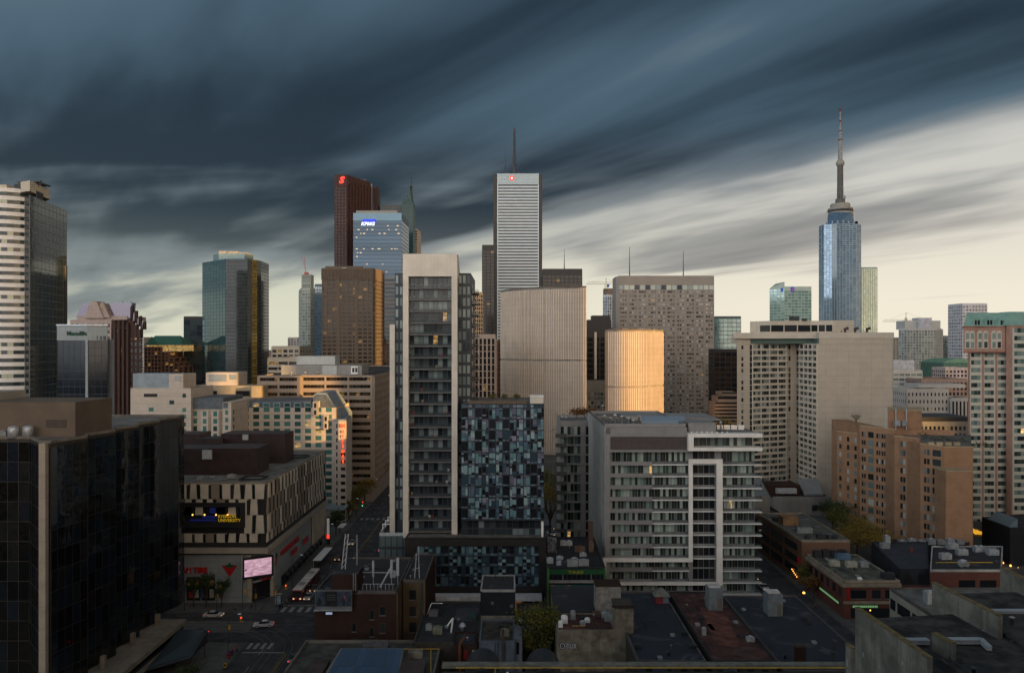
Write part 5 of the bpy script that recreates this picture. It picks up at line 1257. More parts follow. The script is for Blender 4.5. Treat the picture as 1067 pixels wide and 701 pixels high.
tower('apartment_tower', 'narrow blue glass tower squeezed between slender high-rise and brown slab tower', 'apartment tower', pz(328,336,720,20), WZ(297,720), surf('blue_frame', (.1,.14,.18)), glass('glass_blue_dark', [(.03,.06,.08),(.05,.09,.12)], rough=.08, ior=1.9), 3.4, 2.2, .15, .2, .2, part='window')
# blue and gold faceted tower
def facet_tower():
    D = 520; zt = WZ(270,D); b = Bld('office_tower', 'faceted mirror glass tower with a gold reflection painted into one glass stripe, left of centre', 'office tower', WX(245,D), D+20)
    P = lambda px, d: (WX(px,d), d)
    pts = [P(211,542), P(235,519), P(258,519), P(262,523), P(268,525.4), P(272,531), P(280,552), P(280,585), P(211,585)]
    dk = surf('dark_mullion_blue', (.03,.04,.045), .4, .1, .2)
    b.p('wall', dk).prism(pts, 0, zt)
    gl1 = glass('mirror_teal', [(.06,.125,.145),(.065,.135,.155),(.055,.115,.135)], rough=.05, ior=1.7, metal=.45, wave=.008); gl2 = glass('mirror_dark', [(.03,.035,.035),(.035,.04,.04),(.025,.03,.03)], rough=.05, ior=1.32, wave=.004); gl3 = glass('painted_gold_reflection', [(.62,.44,.12),(.50,.36,.10),(.70,.50,.16)], rough=.07, metal=.8, ior=2.2, wave=.01)  # gold reflection painted as a metallic tint on one narrow facet
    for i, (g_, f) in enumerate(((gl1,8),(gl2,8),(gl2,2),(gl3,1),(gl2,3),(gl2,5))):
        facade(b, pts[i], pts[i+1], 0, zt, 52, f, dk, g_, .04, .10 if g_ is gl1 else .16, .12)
    b.one('crown', surf('teal_panel', (.14,.20,.21), .4, .05, .3, metal=.3), MB().prism([P(222,535),P(228,528),P(255,528),P(264,536),P(264,560),P(222,560)], zt, WZ(264.5,530)))
    for a, c, y in ((228,236,261.5),(237,247,261.8),(249,257,263)): b.one('plant_box', MATS['grey_plant_clad'], MB().prism(pz(a,c,532,10), WZ(265,530), WZ(y,532)))
facet_tower()
tower('office_tower', 'small dark glass tower just left of the faceted mirror tower', 'office tower', pz(191.5,211.5,545,25), WZ(331,545), bm, glass('glass_slate', [(.03,.05,.06),(.04,.06,.07),(.02,.03,.04)], rough=.06, ior=1.8), 4.0, 5, .08, .12, .12)
# green gabled tower
def green_gable():
    D = 520; b = Bld('office_tower', 'brown stepped tower with a green hipped roof and golden edges', 'office tower', WX(170,D), D+15)
    br = surf('red_brown_stone', (.16,.09,.065), .8, .1, .3); gn = surf('green_copper_dark', (.035,.12,.085), .5, .12, .4)
    P = lambda px, d: (WX(px,d), d); ze = WZ(359.5,D)
    def blk(xl, xr, y, dep, yt): 
        p = pz(xl, xr, y, dep); b.p('wall', br).prism(p, 0, WZ(yt,y)); facade(b, p[0], p[1], 40, WZ(yt,y)-1, 9, max(1,int((xr-xl)/3.4)), br, g_off, .25, .25, .35); facade(b, p[1], p[2], 40, WZ(yt,y)-1, 9, 2, br, g_off, .3, .25, .3)
    blk(150.5, 168, D, 24, 361); blk(168.3, 176, D+1, 22, 366); blk(176.3, 181, D+2, 20, 372); blk(181.3, 186, D+3, 18, 377); blk(186.3, 191, D+4, 16, 381)
    b.one('glass_attic', g_teal, MB().box(WX(152,D),WX(189,D),D+1.5,D+20,WZ(366,D),ze-.05))
    base = [P(150,D-1), P(189.5,D-1), (WX(189.5,D-1),D+24), (WX(150,D-1),D+24)]; z2 = WZ(349.5,D)
    xa, xb = WX(162,D), WX(180,D)
    b.one('hipped_roof', gn, MB().prism(base, ze, z2, [(WX(154,D),D+11),(xb,D+11),(xb,D+12),(WX(154,D),D+12)]))
    b.one('gable', gn, MB().slabwall([(0,ze),(9.5,ze),(4.7,WZ(350.5,D))], (WX(150.5,D-2),D-1.2), (1,0), 0, .3))
green_gable()
# purple stepped-crown tower
def stepped_crown():
    D = 470; b = Bld('office_tower', 'stepped granite tower with mauve glass gables and a dark red brick right flank', 'office tower', WX(110,D), D+25)
    gran = surf('pink_granite', (.34,.27,.24), .75, .07, .25, grid=(2.4,2.4,.22)); dkb = surf('dark_brick_stone', (.05,.027,.023), .8, .1, .2); mv = glass('mauve_glass', [(.15,.13,.165),(.17,.15,.18)], rough=.15, metal=.3)
    P = lambda px, d: (WX(px,d), d); zt = WZ(333,D)
    x0, xm, x1 = WX(73,D), WX(116,D), WX(146.5,D)
    b.p('wall', gran).prism([(x0,D),(xm,D),(xm,D+30),(x0,D+30)], 0, zt)
    b.p('core', dkb).prism([(xm+.01,D+.6),(x1,D+2),(x1*1.06,D+30),(xm-10,D+30)], 0, WZ(343,D))
    facade(b, (x0,D), (xm,D), zt-9*4.2, zt-2.5, 9, 8, gran, g_off, .45, .45, .3, wpart='wall')
    facade(b, (xm+.01,D+.6), (x1,D+2), 3, WZ(343,D), 18, 7, dkb, g_off, .4, .4, .4, wpart='flank')
    # notched corners stepping up
    for k, (px, yt) in enumerate(((147,343),(143,338),(139.5,334),(136,331))):
        b.one('flank_step', dkb, MB().box(WX(px-3.2,D)-.6,WX(px,D)-.6,D+.2+k*.35,D+4-k*.5,WZ(352,D),WZ(yt,D)))
    for px in (119.5,124,128.5,133): b.one('flank_pier', dkb, MB().box(WX(px-1.1,D),WX(px+1.1,D),D-.6,D-.01+.5,20,WZ(333.5 if px < 130 else 336,D)))
    # crown: three gabled glass roofs
    b.one('crown_base', gran, MB().prism([(WX(79,D),D+2),(WX(131,D),D+2),(WX(131,D),D+26),(WX(79,D),D+26)], zt, WZ(329,D)))
    def gable(xl, xr, tl, tr, yb, yt, y0, y1, mat, nm='glass_gable'):
        b.one(nm, mat, MB().slabwall([(WX(xl,D),WZ(yb,D)),(WX(xr,D),WZ(yb,D)),(WX(tr,D),WZ(yt,D)),(WX(tl,D),WZ(yt,D))], (0,D+y0), (1,0), -(y1-y0), 0))
    gable(75,97,82,95,331,315.5,4,9,mv); gable(108,133,111,134,330,315,4,9,mv)
    gable(88,108,95,101,331.5,314,-.4,6,gran,'granite_gable'); gable(100,114,104,107,331,315.5,.6,7,gran,'granite_gable')
    for k, px in enumerate((136,139.5,143,146.5)):
        gable(px-4.2,px+.6,px-1.2,px+.4,333.5+k*3.2,318+k*5.4,2+k,4+k,dkb,'stepped_fin'); gable(px-4.4,px-1.6,px-2,px-1.5,333.5+k*3,320+k*5.4,1.4+k,1.9+k,mv,'fin_glazing')
    for px in (90,97,101,121,130): b.one('finial', metal_d, MB().lathe(WX(px,D), D+8, [(.4,WZ(316,D)),(.15,WZ(313,D))], 5))
stepped_crown()
# insurance office with pale sign band
def sign_office():
    D = 300; b = Bld('office_block', 'dark glass office block with pale sign band along its roof at left', 'office building', WX(92,D), D+15)
    dk = surf('slate_mullion', (.022,.028,.034), .5, .1, .3); pl_ = surf('pale_aluminium', (.20,.23,.24), .45, .06, .2, grid=(2.2,2.6,.1)); gs = glass('glass_ink', [(.008,.012,.018),(.012,.016,.022)], rough=.06, ior=1.3, wave=.003)
    xs, xm, x1 = WX(60,D), WX(92,D), WX(109.5,D); zt = WZ(354.5,D); zs = WZ(338.5,D)
    b.p('core', dk).prism([(xs,D),(xm,D),(x1,D+2),(x1*1.08,D+26),(xs,D+26)], 0, zt)
    facade(b, (xs,D), (xm-.9,D), 0, zt, 22, 5, dk, gs, .05, .08, .12); facade(b, (xm+.1,D), (x1,D+2), 0, zt, 22, 3, dk, gs, .05, .08, .12)
    b.one('corner_mullion', pl_, MB().box(xm-.85,xm+.05,D-.5,D-.001,0,zt))
    b.one('sign_band', pl_, MB().prism([(xs,D-.4),(xm,D-.4),(x1,D+1.7),(x1*1.08,D+26),(xs,D+26)], zt, zs-.3)); b.one('roof_slab', MATS['galvanised_metal'], MB().prism([(xs,D-1),(xm,D-1),(x1+.7,D+1),(x1*1.08,D+27),(xs,D+27)], zs-.3, zs+.2))
    for k in range(4): b.one('louvre', metal_d, MB().box(WX(94.5+k*3.7,D),WX(97.2+k*3.7,D),D+.2+k*.35,D+.4+k*.35,zt+.1,zt+1.7))
    text(b.e, 'Manulife', WX(70.5,D), D-.5, WZ(349.6,D), 1.75, surf('sign_green', (.01,.05,.03)), width=WX(92,D)-WX(70.5,D)-.3, bold=.03, dep=.15)
    b.one('side_wing', surf('blue_grey_fins', (.10,.12,.14), .5, .08, .2, grid=(1.3,60,.25)), MB().prism([(WX(110,D+4),D+4),(WX(118.5,D+4),D+4),(WX(118.5,D+24),D+24),(WX(110,D+24),D+24)], 0, WZ(353.5,D+4)))
sign_office()
# white and glass tower at the left edge
def left_tower():
    D = 330; b = Bld('office_tower', 'tall office tower at the left edge, white rounded bands joined to a dark glass slab', 'office tower', WX(20,D), D+15)
    wb = surf('white_band_stone', (.60,.58,.56), .7, .05, .2); dk = surf('dark_teal_mullion', (.10,.10,.085), .5, .08, .2)
    zt = WZ(195,D); FH = 3.42; n = 36
    cx0 = WX(-35,D); xe = WX(25.5,D)
    arc = [(cx0+ (xe-cx0)*k/12, D+9*((1-k/12)**0)*0 + 7.5*(abs(k/12-.35)/.65)**2.4) for k in range(13)]
    poly = arc+[(xe-14,D+22),(cx0,D+22)]
    gk = glass('glass_left_round', [(.03,.045,.055),(.02,.03,.035),(.04,.06,.06),(.35,.36,.28),(.03,.04,.05)], rough=.1)
    inner = [(x, y+.25) for x, y in arc]+[(xe-14.2,D+21.5),(cx0,D+21.5)]
    b.p('core', surf('dark_core', (.02,.02,.022))).prism(inner, 0, zt)
    for j in range(n):
        z = zt-j*FH; b.one('white_band', wb, MB().prism(poly, z-1.75, z))
        for i in range(12):
            u, L = unit(arc[i], arc[i+1]); b.pane(arc[i], u, L/2, z-1.75-(FH-1.75)/2, L-.12, FH-1.8, gk, -.18)
    # glass slab
    X0, X1 = (WX(25.8,D+2),D+2), (WX(31,D-2),D-2); X2 = (WX(69.5,366),366)
    zs = WZ(203,D-2)
    poly2 = [X0, X1, X2, (X2[0]*1.03,X2[1]*1.03+.1), (X0[0]*1.13,X2[1]+8)]
    b.p('slab_core', dk).prism(poly2, 0, zs)
    gt = glass('glass_left_slab', [(.025,.04,.045),(.03,.045,.05),(.028,.042,.045)], rough=.05, ior=1.55, wave=.008)
    facade(b, X1, X2, zs-n*FH, zs, n, 10, dk, gt, .03, .09, .1); facade(b, X0, X1, zs-n*FH, zs, n, 1, dk, g_dark, .2, .09, .1)
    b.one('glass_offset', bm, MB().prism([(X2[0]+.01,X2[1]-3),(X2[0]+.9,X2[1]-2),(X2[0]+.9,X2[1]-1),(X2[0]+.01,X2[1]-.5)], 0, WZ(277,366)))
    # crown
    zc = WZ(189,D); P = lambda px, d: (WX(px,d), d)
    cs = surf('crown_stone', (.42,.37,.29), .8, .06, .2)
    b.one('crown', cs, MB().prism([P(21.5,D+1),P(31,D-1.6),(X1[0]+(X2[0]-X1[0])*.52, X1[1]+(X2[1]-X1[1])*.52),(X1[0]+(X2[0]-X1[0])*.5-8, X1[1]+(X2[1]-X1[1])*.5+8),P(21.5,D+14)], zt-2, zc))
    u, L = unit(X1, X2); b.one('crown_opening', black_p, MB().wbox((P(31,D-1.6)), u, L*.16, L*.33, -.2, .25, zs-.2, zs+3.0))
    b.one('crown_opening', black_p, MB().box(WX(10,D),WX(18.5,D),D+3,D+8,zt,WZ(190,D))); b.one('crown', cs, MB().prism(pz(-30,7,D+4,10), zt, WZ(190.5,D)))
    b.one('helipad', metal_d, MB().box(WX(11,D),WX(33,D),D+4,D+14,zc+.5,zc+1.0)); 
    for px in (14,20,27,32): b.one('rooftop_vent', metal_d, MB().box(WX(px,D)-.5,WX(px,D)+.5,D+6,D+7,zc-.2,zc+(1.8 if px > 26 else .5)))
left_tower()

# ================================================================= NEEDLE TOWER AND NEIGHBOURS (right)
def needle():
    D = 1587; x = WX(875.5,D); b = Bld('needle_tower', 'very tall concrete needle tower with a round observation pod and striped antenna', 'observation tower', x, D)
    s = D/800; Z = lambda y: WZ(y,D); cc = surf('needle_concrete', (.10,.097,.09), .85, .08, .05)
    b.one('shaft', cc, MB().lathe(x, D, [(26,0),(16,60),(11,160),(9.5,Z(222))], 16), True)
    pod = surf('pod_cladding', (.26,.235,.20), .5, .1, .1); dk = surf('pod_dark', (.05,.05,.05), .5)
    b.one('pod', pod, MB().lathe(x, D, [(9.5,Z(231)),(14*s*.75,Z(228)),(13.2*s,Z(225)),(13.6*s,Z(222.4)),(12.2*s,Z(221.4))], 28), True)
    b.one('pod_window_band', dk, MB().lathe(x, D, [(12.3*s,Z(221.4)),(12.8*s,Z(220.6)),(12.2*s,Z(219.5))], 28))
    b.one('pod', pod, MB().lathe(x, D, [(12.6*s,Z(219.4)),(12.2*s,Z(217.5)),(9.6*s,Z(216.4)),(9.8*s,Z(213.5)),(9.2*s,Z(212.6))], 28), True)
    b.one('pod_window_band', dk, MB().lathe(x, D, [(4.9*s,Z(212.6)),(4.9*s,Z(211.6))], 20))
    b.one('upper_shaft', cc, MB().lathe(x, D, [(5.0*s,Z(212.5)),(4.6*s,Z(207.5)),(3.2*s,Z(207)),(3.0*s,Z(190)),(2.9*s,Z(173))], 16))
    b.one('sky_pod', pod, MB().lathe(x, D, [(2.9*s,Z(173.5)),(4.2*s,Z(171.5)),(4.3*s,Z(169.5)),(3.0*s,Z(167.2)),(2.0*s,Z(166.5))], 20), True)
    b.one('antenna', surf('antenna_grey', (.22,.22,.21), .6), MB().lathe(x, D, [(2.3*s,Z(167)),(2.1*s,Z(146)),(1.5*s,Z(145.5)),(1.4*s,Z(136.5)),(.85*s,Z(136)),(.65*s,Z(113))], 10))
    for y0, y1, r in ((146.6,145.4,2.3),(137.2,136.2,1.6),(127.5,125.5,1.0),(116.5,113,.9)): b.one('red_band', surf('antenna_red', (.14,.03,.025), .7), MB().lathe(x, D, [(r*s,Z(y0)),(r*s,Z(y1))], 10))
    for dx in (-2.5, 2.8, 3.6): b.one('aerial', metal_d, MB().box(x+dx*s-.4,x+dx*s+.4,D-8,D-7,Z(208),Z(203+abs(dx)*.5)))
needle()
def blue_condo():
    D = 1150; P = lambda px, d: (WX(px,d), d)
    b = Bld('apartment_tower', 'tall blue glass apartment tower directly in front of the needle tower', 'apartment tower', WX(876,D), D+15)
    fr = surf('pale_blue_slab', (.34,.40,.44), .6, .05, .1); gl_ = glass('glass_far_tower', [(.10,.19,.27),(.14,.24,.33),(.08,.14,.21),(.20,.30,.38),(.11,.2,.28)], rough=.08, ior=2.0, metal=.3); dkg = glass('glass_far_dark', [(.03,.06,.09),(.04,.07,.1),(.06,.08,.09)], rough=.06, ior=1.8)
    zt = WZ(233,D); pts = [P(853.5,1175), P(858.5,1158), P(867,1152), P(872,1147), P(878,1150), P(892,1150), P(897,1160), P(897,1185), P(853.5,1185)]
    b.p('wall', fr).prism(pts, 0, zt)
    for i, (nb, g_) in enumerate(((2,gl_),(3,gl_),(2,dkg),(2,gl_),(4,gl_),(2,gl_))):
        facade(b, pts[i], pts[i+1], zt-78*3.2, zt-.5, 78, nb, fr, g_, .10, .22, .5)
    b.one('tapered_crown', gl_, MB().prism([P(860,1157),P(872,1149),P(891,1154),P(891,1176),P(860,1176)], zt+.05, WZ(221,1158), [P(864.5,1162),P(873,1158),P(887,1160),P(887,1172),P(864.5,1172)]))
    for k in range(6): b.one('crown_fin', fr, MB().box(WX(861+k*5.6,1150),WX(861+k*5.6,1150)+.8,1147.5,1150.5,zt,WZ(229.5-abs(k-2.5)*-.6,1150))); b.one('roof_fin', fr, MB().box(WX(895.5,D),WX(897,D),1160,1176,zt-2,WZ(232,1155)+3))
    for px in (861.5, 889.5): b.one('roof_post', metal_l, MB().box(WX(px,1158)-.5,WX(px,1158)+.5,1157,1158,zt,WZ(221,1158)))
blue_condo()
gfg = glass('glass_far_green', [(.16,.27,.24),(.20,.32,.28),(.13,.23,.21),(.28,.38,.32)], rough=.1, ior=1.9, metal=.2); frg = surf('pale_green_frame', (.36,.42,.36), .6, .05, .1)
tower('apartment_tower', 'pale green glass tower at the right shoulder of the blue glass tower', 'apartment tower', pz(893,914,1230,30), WZ(279,1230), frg, gfg, 3.3, 3.4, .3, .3, .4)
def curved_green():
    D = 1000; P = lambda px, d: (WX(px,d), d)
    b = Bld('office_tower', 'green glass office block with a rising curved roofline and a small blue emblem', 'office tower', WX(825,D), D+15)
    zt0, zt1 = WZ(298,D), WZ(294,D); xm = WX(817.5,D)
    pts = [P(802,D+12), P(817.5,D), P(845.5,D), P(845.5,D+35), P(802,D+35)]
    b.p('wall', frg).prism(pts[:2]+[(xm,D+35),pts[4]], 0, [WZ(300,D), WZ(293.5,D), WZ(293.5,D), WZ(300,D)]); b.p('wall', frg).prism([(xm+.01,D),pts[2],pts[3],(xm+.01,D+35)], 0, WZ(298.5,D))
    facade(b, pts[0], pts[1], 30, WZ(301,D), 28, 4, frg, gfg, .08, .2, .3); facade(b, pts[1], pts[2], 30, WZ(303,D), 27, 8, frg, gfg, .08, .25, .3)
    b.one('sign_emblem', emit('emblem_blue', (.02,.06,.45), .6), MB().slabwall([(0,WZ(304,D)),(4.2,WZ(304,D)),(4.6,WZ(301,D)),(4.2,WZ(299,D)),(0,WZ(299,D)),(-.4,WZ(301,D))], (WX(824,D),D), (1,0), .4, .8)); b.one('sign_emblem', emit('emblem_red', (.6,.05,.05), .5), MB().box(WX(825.2,D),WX(827,D),D-1.0,D-.85,WZ(303,D),WZ(301,D)))
    b.one('sign_emblem', emit('emblem_blue', (.02,.06,.45), .6), MB().box(WX(813.4,D+3),WX(815,D+3),D+.5,D+2.2,WZ(304,D),WZ(300,D)))
curved_green()
tower('office_tower', 'teal glass office tower right of the slab hotel with a darker lower half', 'office tower', pz(744.5,772,720,25), WZ(330.5,720), surf('teal_dark_frame', (.06,.09,.10), .5), glass('glass_teal_tower', [(.07,.15,.17),(.09,.18,.20),(.05,.11,.13)], rough=.07, ior=1.6, metal=.2, wave=.006), 3.8, 4.5, .06, .14, .2)
tower('office_block', 'black glass block in front of the teal office tower', 'office building', pz(744.2,768,560,15), WZ(365,560), bm, gb, 3.8, 4, .1, .2, .3)
def brown_steps():
    b = Bld('office_block', 'brown banded low office block with stepped storeys beside the cream hotel', 'office building', WX(757,480), 490); br = surf('brown_banded', (.26,.18,.13), .8, .08, .2)
    for k, (a, c, y, d) in enumerate(((745,768,419,470),(748,768,413,474),(752,768,408.5,478))):
        p = pz(a, c, d, 15); z0 = WZ(450,470) if k == 0 else WZ(419 if k == 1 else 413,470); z1 = WZ(y,d); b.p('wall', br).prism(p, 0 if k == 0 else z0, z1)
        facade(b, p[0], p[1], z0 if k else 10, z1, 1 if k else 9, 1, br, g_dark, 0, .5, .4, part='window_band')
brown_steps()
# district at the right: haze is put into its paler colours
b = tower('apartment_tower', 'haze-paled grey apartment tower with balconies and stepped top near the crane', 'apartment tower', [(WX(940.5,860),868),(WX(945,860),860),(WX(975,860),860),(WX(982,868),870),(WX(982,890),890),(WX(940.5,890),890)], WZ(343,860), surf('haze_paled_concrete', (.44,.43,.40), .8, .06, .1), glass('haze_paled_glass', [(.10,.12,.12),(.2,.24,.22),(.32,.36,.33),(.14,.17,.16)], rough=.2, ior=1.5), 3.1, 3.2, .2, .25, .8)
b.one('setback', MATS['haze_paled_concrete'], MB().prism(pz(943,980,866,20), WZ(343,860), WZ(334,866))); b.one('plant_room', surf('lilac_grey_panel', (.42,.42,.45), .6), MB().prism(pz(957,971,862,14), WZ(343,860), WZ(331,862)))
def slabby(label, xl, xr, D, dep, yt, wall, pane, fh, bw, pier, sp, **k): return tower('office_block', label, 'office building', pz(xl, xr, D, dep), WZ(yt,D), wall, pane, fh, bw, pier, sp, **k)
ps = surf('pale_precast', (.46,.44,.41), .8, .06, .15); gz = MATS['haze_paled_glass']
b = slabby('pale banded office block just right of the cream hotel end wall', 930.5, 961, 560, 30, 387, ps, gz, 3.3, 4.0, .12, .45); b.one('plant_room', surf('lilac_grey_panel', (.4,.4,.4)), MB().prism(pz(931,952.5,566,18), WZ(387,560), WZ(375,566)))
b = slabby('long pale museum-like stone block with narrow slot windows behind the brick roof house', 945, 988, 470, 20, 406.5, ps, g_off, 4.2, 2.4, .6, .55, d=.3); b.one('plant_room', ps, MB().prism(pz(957,1006,485,18), 40, WZ(404,485))); b.one('plant_box', metal_l, MB().prism(pz(987,1003,486,6), WZ(404,485), WZ(400,485)))
slabby('pale stone wing with tall dark vertical slots', 991, 1014, 468, 20, 416, ps, g_dark, 9.5, 2.2, .42, .08, d=.5, m=(0,0,0,1.2))
b = slabby('grey stone block with a black ribbed attic left of the salmon hotel', 958, 1016, 400, 30, 441, surf('grey_limestone', (.30,.29,.27), .8, .08, .2), g_off, 3.6, 2.2, .45, .45); b.one('attic', surf('black_ribbed', (.05,.05,.055), .6, .1, .2, grid=(1.2,20,.3)), MB().prism(pz(958,1014,402,24), WZ(441,400)+.1, WZ(434.5,402)))
slabby('brown brick block with orange scaffolding behind the pale stone block', 960, 1008, 540, 30, 396, surf('rust_brick', (.30,.21,.17), .8, .1, .2), g_off, 3.4, 2.6, .4, .4)
slabby('small pink banded block under a green roof', 985, 1012, 640, 20, 384, surf('pink_stone', (.50,.40,.37), .8), g_off, 3.4, 3.0, .4, .4)
b = Bld('arena', 'distant hall with a long low green barrel roof', 'hall', WX(995,720), 740)
b.p('wall', surf('green_hall_wall', (.08,.15,.11), .7)).prism(pz(983,1016,720,40), 0, WZ(378,720)); b.one('barrel_roof', surf('green_hall_roof', (.15,.26,.17), .6), MB().slabwall([(WX(983,720)+(WX(1016,720)-WX(983,720))*t/8, WZ(378,720)+(WZ(373.5,720)-WZ(378,720))*(1-((t-4)/4)**2)+.1) for t in range(9)], (0,720), (1,0), -40, 0))
tower('apartment_tower', 'small olive grey tower with haze-paled glass left of the salmon hotel', 'apartment tower', pz(987.5,1002,900,25), WZ(354,900), surf('olive_grey', (.36,.36,.31), .8), gz, 3.4, 3, .3, .35)
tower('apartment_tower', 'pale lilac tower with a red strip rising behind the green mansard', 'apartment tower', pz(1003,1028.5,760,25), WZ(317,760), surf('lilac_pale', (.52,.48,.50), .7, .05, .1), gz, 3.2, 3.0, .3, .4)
# block behind the left precast offices and low fill along the horizon
b = tower('office_block', 'beige concrete parkade-like block behind the precast office roof', 'office building', pz(279,322,430,40), WZ(374,430), surf('beige_far', (.38,.34,.28), .8, .08, .2), g_off, 3.0, 6, .1, .5)
tower('office_block', 'low beige block with sunlit top edge right of the faceted mirror tower', 'office building', pz(283,312,520,30), WZ(362,520), surf('beige_far', (.38,.34,.28)), g_off, 3.2, 4, .3, .4)
for i, (xl, xr, D, yt) in enumerate(((120,150,900,352),(70,78,700,345),(150,192,1100,353),(575,612,1300,350),(770,802,1300,352),(914,940,1300,352),(984,1004,1500,350),(440,500,1300,352),(1028,1067,1300,352),(300,312,1200,352))):
    tower('office_block', 'distant low office block on the skyline ' + ['behind the mauve gabled tower','beside the left edge tower','behind the green hipped roof','between the curved towers','left of the curved green glass block','below the pale crane','behind the olive grey tower','behind the central apartment tower','behind the green mansard','left of the slender high-rise'][i], 'office building', pz(xl,xr,D,40), WZ(yt,D), surf('far_block', (.30,.28,.26), .8, .1, .05), g_off, 3.6, 5, .3, .4)
# ================================================================= LOW BUILDINGS IN THE FOREGROUND
bk_dark = brick('dark_red_brown_brick', (.042,.019,.013), (.034,.016,.011), (.06,.045,.038)); bk_tan = brick('tan_brick', (.12,.08,.04), (.10,.07,.035), (.14,.11,.08)); bk_red = brick('red_brick', (.16,.055,.038), (.13,.045,.032), (.11,.08,.07))
stone_d = surf('dark_stone', (.055,.048,.038), .9, .25, 1.2, bump=.2)
def low(name, label, poly, zt, wall, rmat, par=.5, pm=None, cat='building'):
    cx = sum(p[0] for p in poly)/len(poly); cy = sum(p[1] for p in poly)/len(poly)
    b = Bld(name, label, cat, cx, cy); b.p('wall', wall).prism(poly, 0, zt); roof(b, poly, zt, rmat, par, pm or wall)
    xs = sorted(p[0] for p in poly); ys = sorted(p[1] for p in poly); xa, xb, ya, yb = xs[1]+.9, xs[-2]-.9, ys[1]+.9, ys[-2]-.9
    if xb-xa > 2 and yb-ya > 2: clutter(b, xa, xb, ya, yb, zt+.06)
    return b
def clutter(b, xa, xb, ya, yb, z, k=1.0):
    r = random.Random(int(abs(xa*31+ya*7)*10)); n = int(min(12, max(3, (xb-xa)*(yb-ya)/28))*k)
    patch = surf('felt_patch', (.034,.034,.037), .7, .3, .8); patch2 = surf('felt_patch_dark', (.012,.012,.013), .5, .3, .8)
    for i in range(n):
        x, y = r.uniform(xa, xb), r.uniform(ya, yb)
        if i % 4 == 0: vent(b, x, y, z, r.uniform(.08,.16), r.uniform(.5,1.1), r.choice([metal_l, metal_d]))
        elif i % 4 == 1:
            w, d = min(r.uniform(.8,2.4), xb-x+.3), min(r.uniform(1,4), yb-y+.3); b.one('felt_patch', r.choice([patch, patch2]), MB().prism([(x,y),(x+w,y+.2),(x+w*.9,y+d),(x-.1,y+d*.9)], z+.002, z+.012+.002*i))
        elif i % 4 == 2:
            L = min(r.uniform(3,9), yb-y); hz_ = r.uniform(.12,.25); m = MB().tube((x,y,z+hz_),(x,y+L,z+hz_),.05,5)
            x2 = min(xb, x+r.uniform(.6,2.5)); m.tube((x,y+L,z+hz_),(x2,y+L,z+hz_),.05,5).tube((x2,y+L,z),(x2,y+L,z+hz_),.05,5); b.one('conduit', metal_d, m)
        else: b.one('roof_hatch', unitm, MB().box(x-.35,x+.35,y-.45,y+.45,z,z+.28).box(x-.4,x+.4,y-.5,y+.5,z+.285,z+.34))
def win(b, x, y, z, w, h, mat=None, ang=None, sill=True, d=.04):
    if ang is None:
        f = b.one('window', surf('window_frame_dark', (.05,.045,.04), .7), MB().box(x-w/2-.08,x+w/2+.08,y-.03,y-.001,z-h/2-.08,z+h/2+.08)); MB().box(x-w/2,x+w/2,y-.06,y-.031,z-h/2,z+h/2).build('pane', mat or g_dark, f)
        if sill: MB().box(x-w/2-.15,x+w/2+.15,y-.18,y-.031,z-h/2-.2,z-h/2-.085).build('sill', surf('sill_stone', (.16,.15,.13), .9), f)
    else:   # on a wall facing -x at abscissa x; y is the centre
        f = b.one('window', surf('window_frame_dark', (.05,.045,.04), .7), MB().box(x-.03,x-.001,y-w/2-.08,y+w/2+.08,z-h/2-.08,z+h/2+.08)); MB().box(x-.06,x-.031,y-w/2,y+w/2,z-h/2,z+h/2).build('pane', mat or g_dark, f)

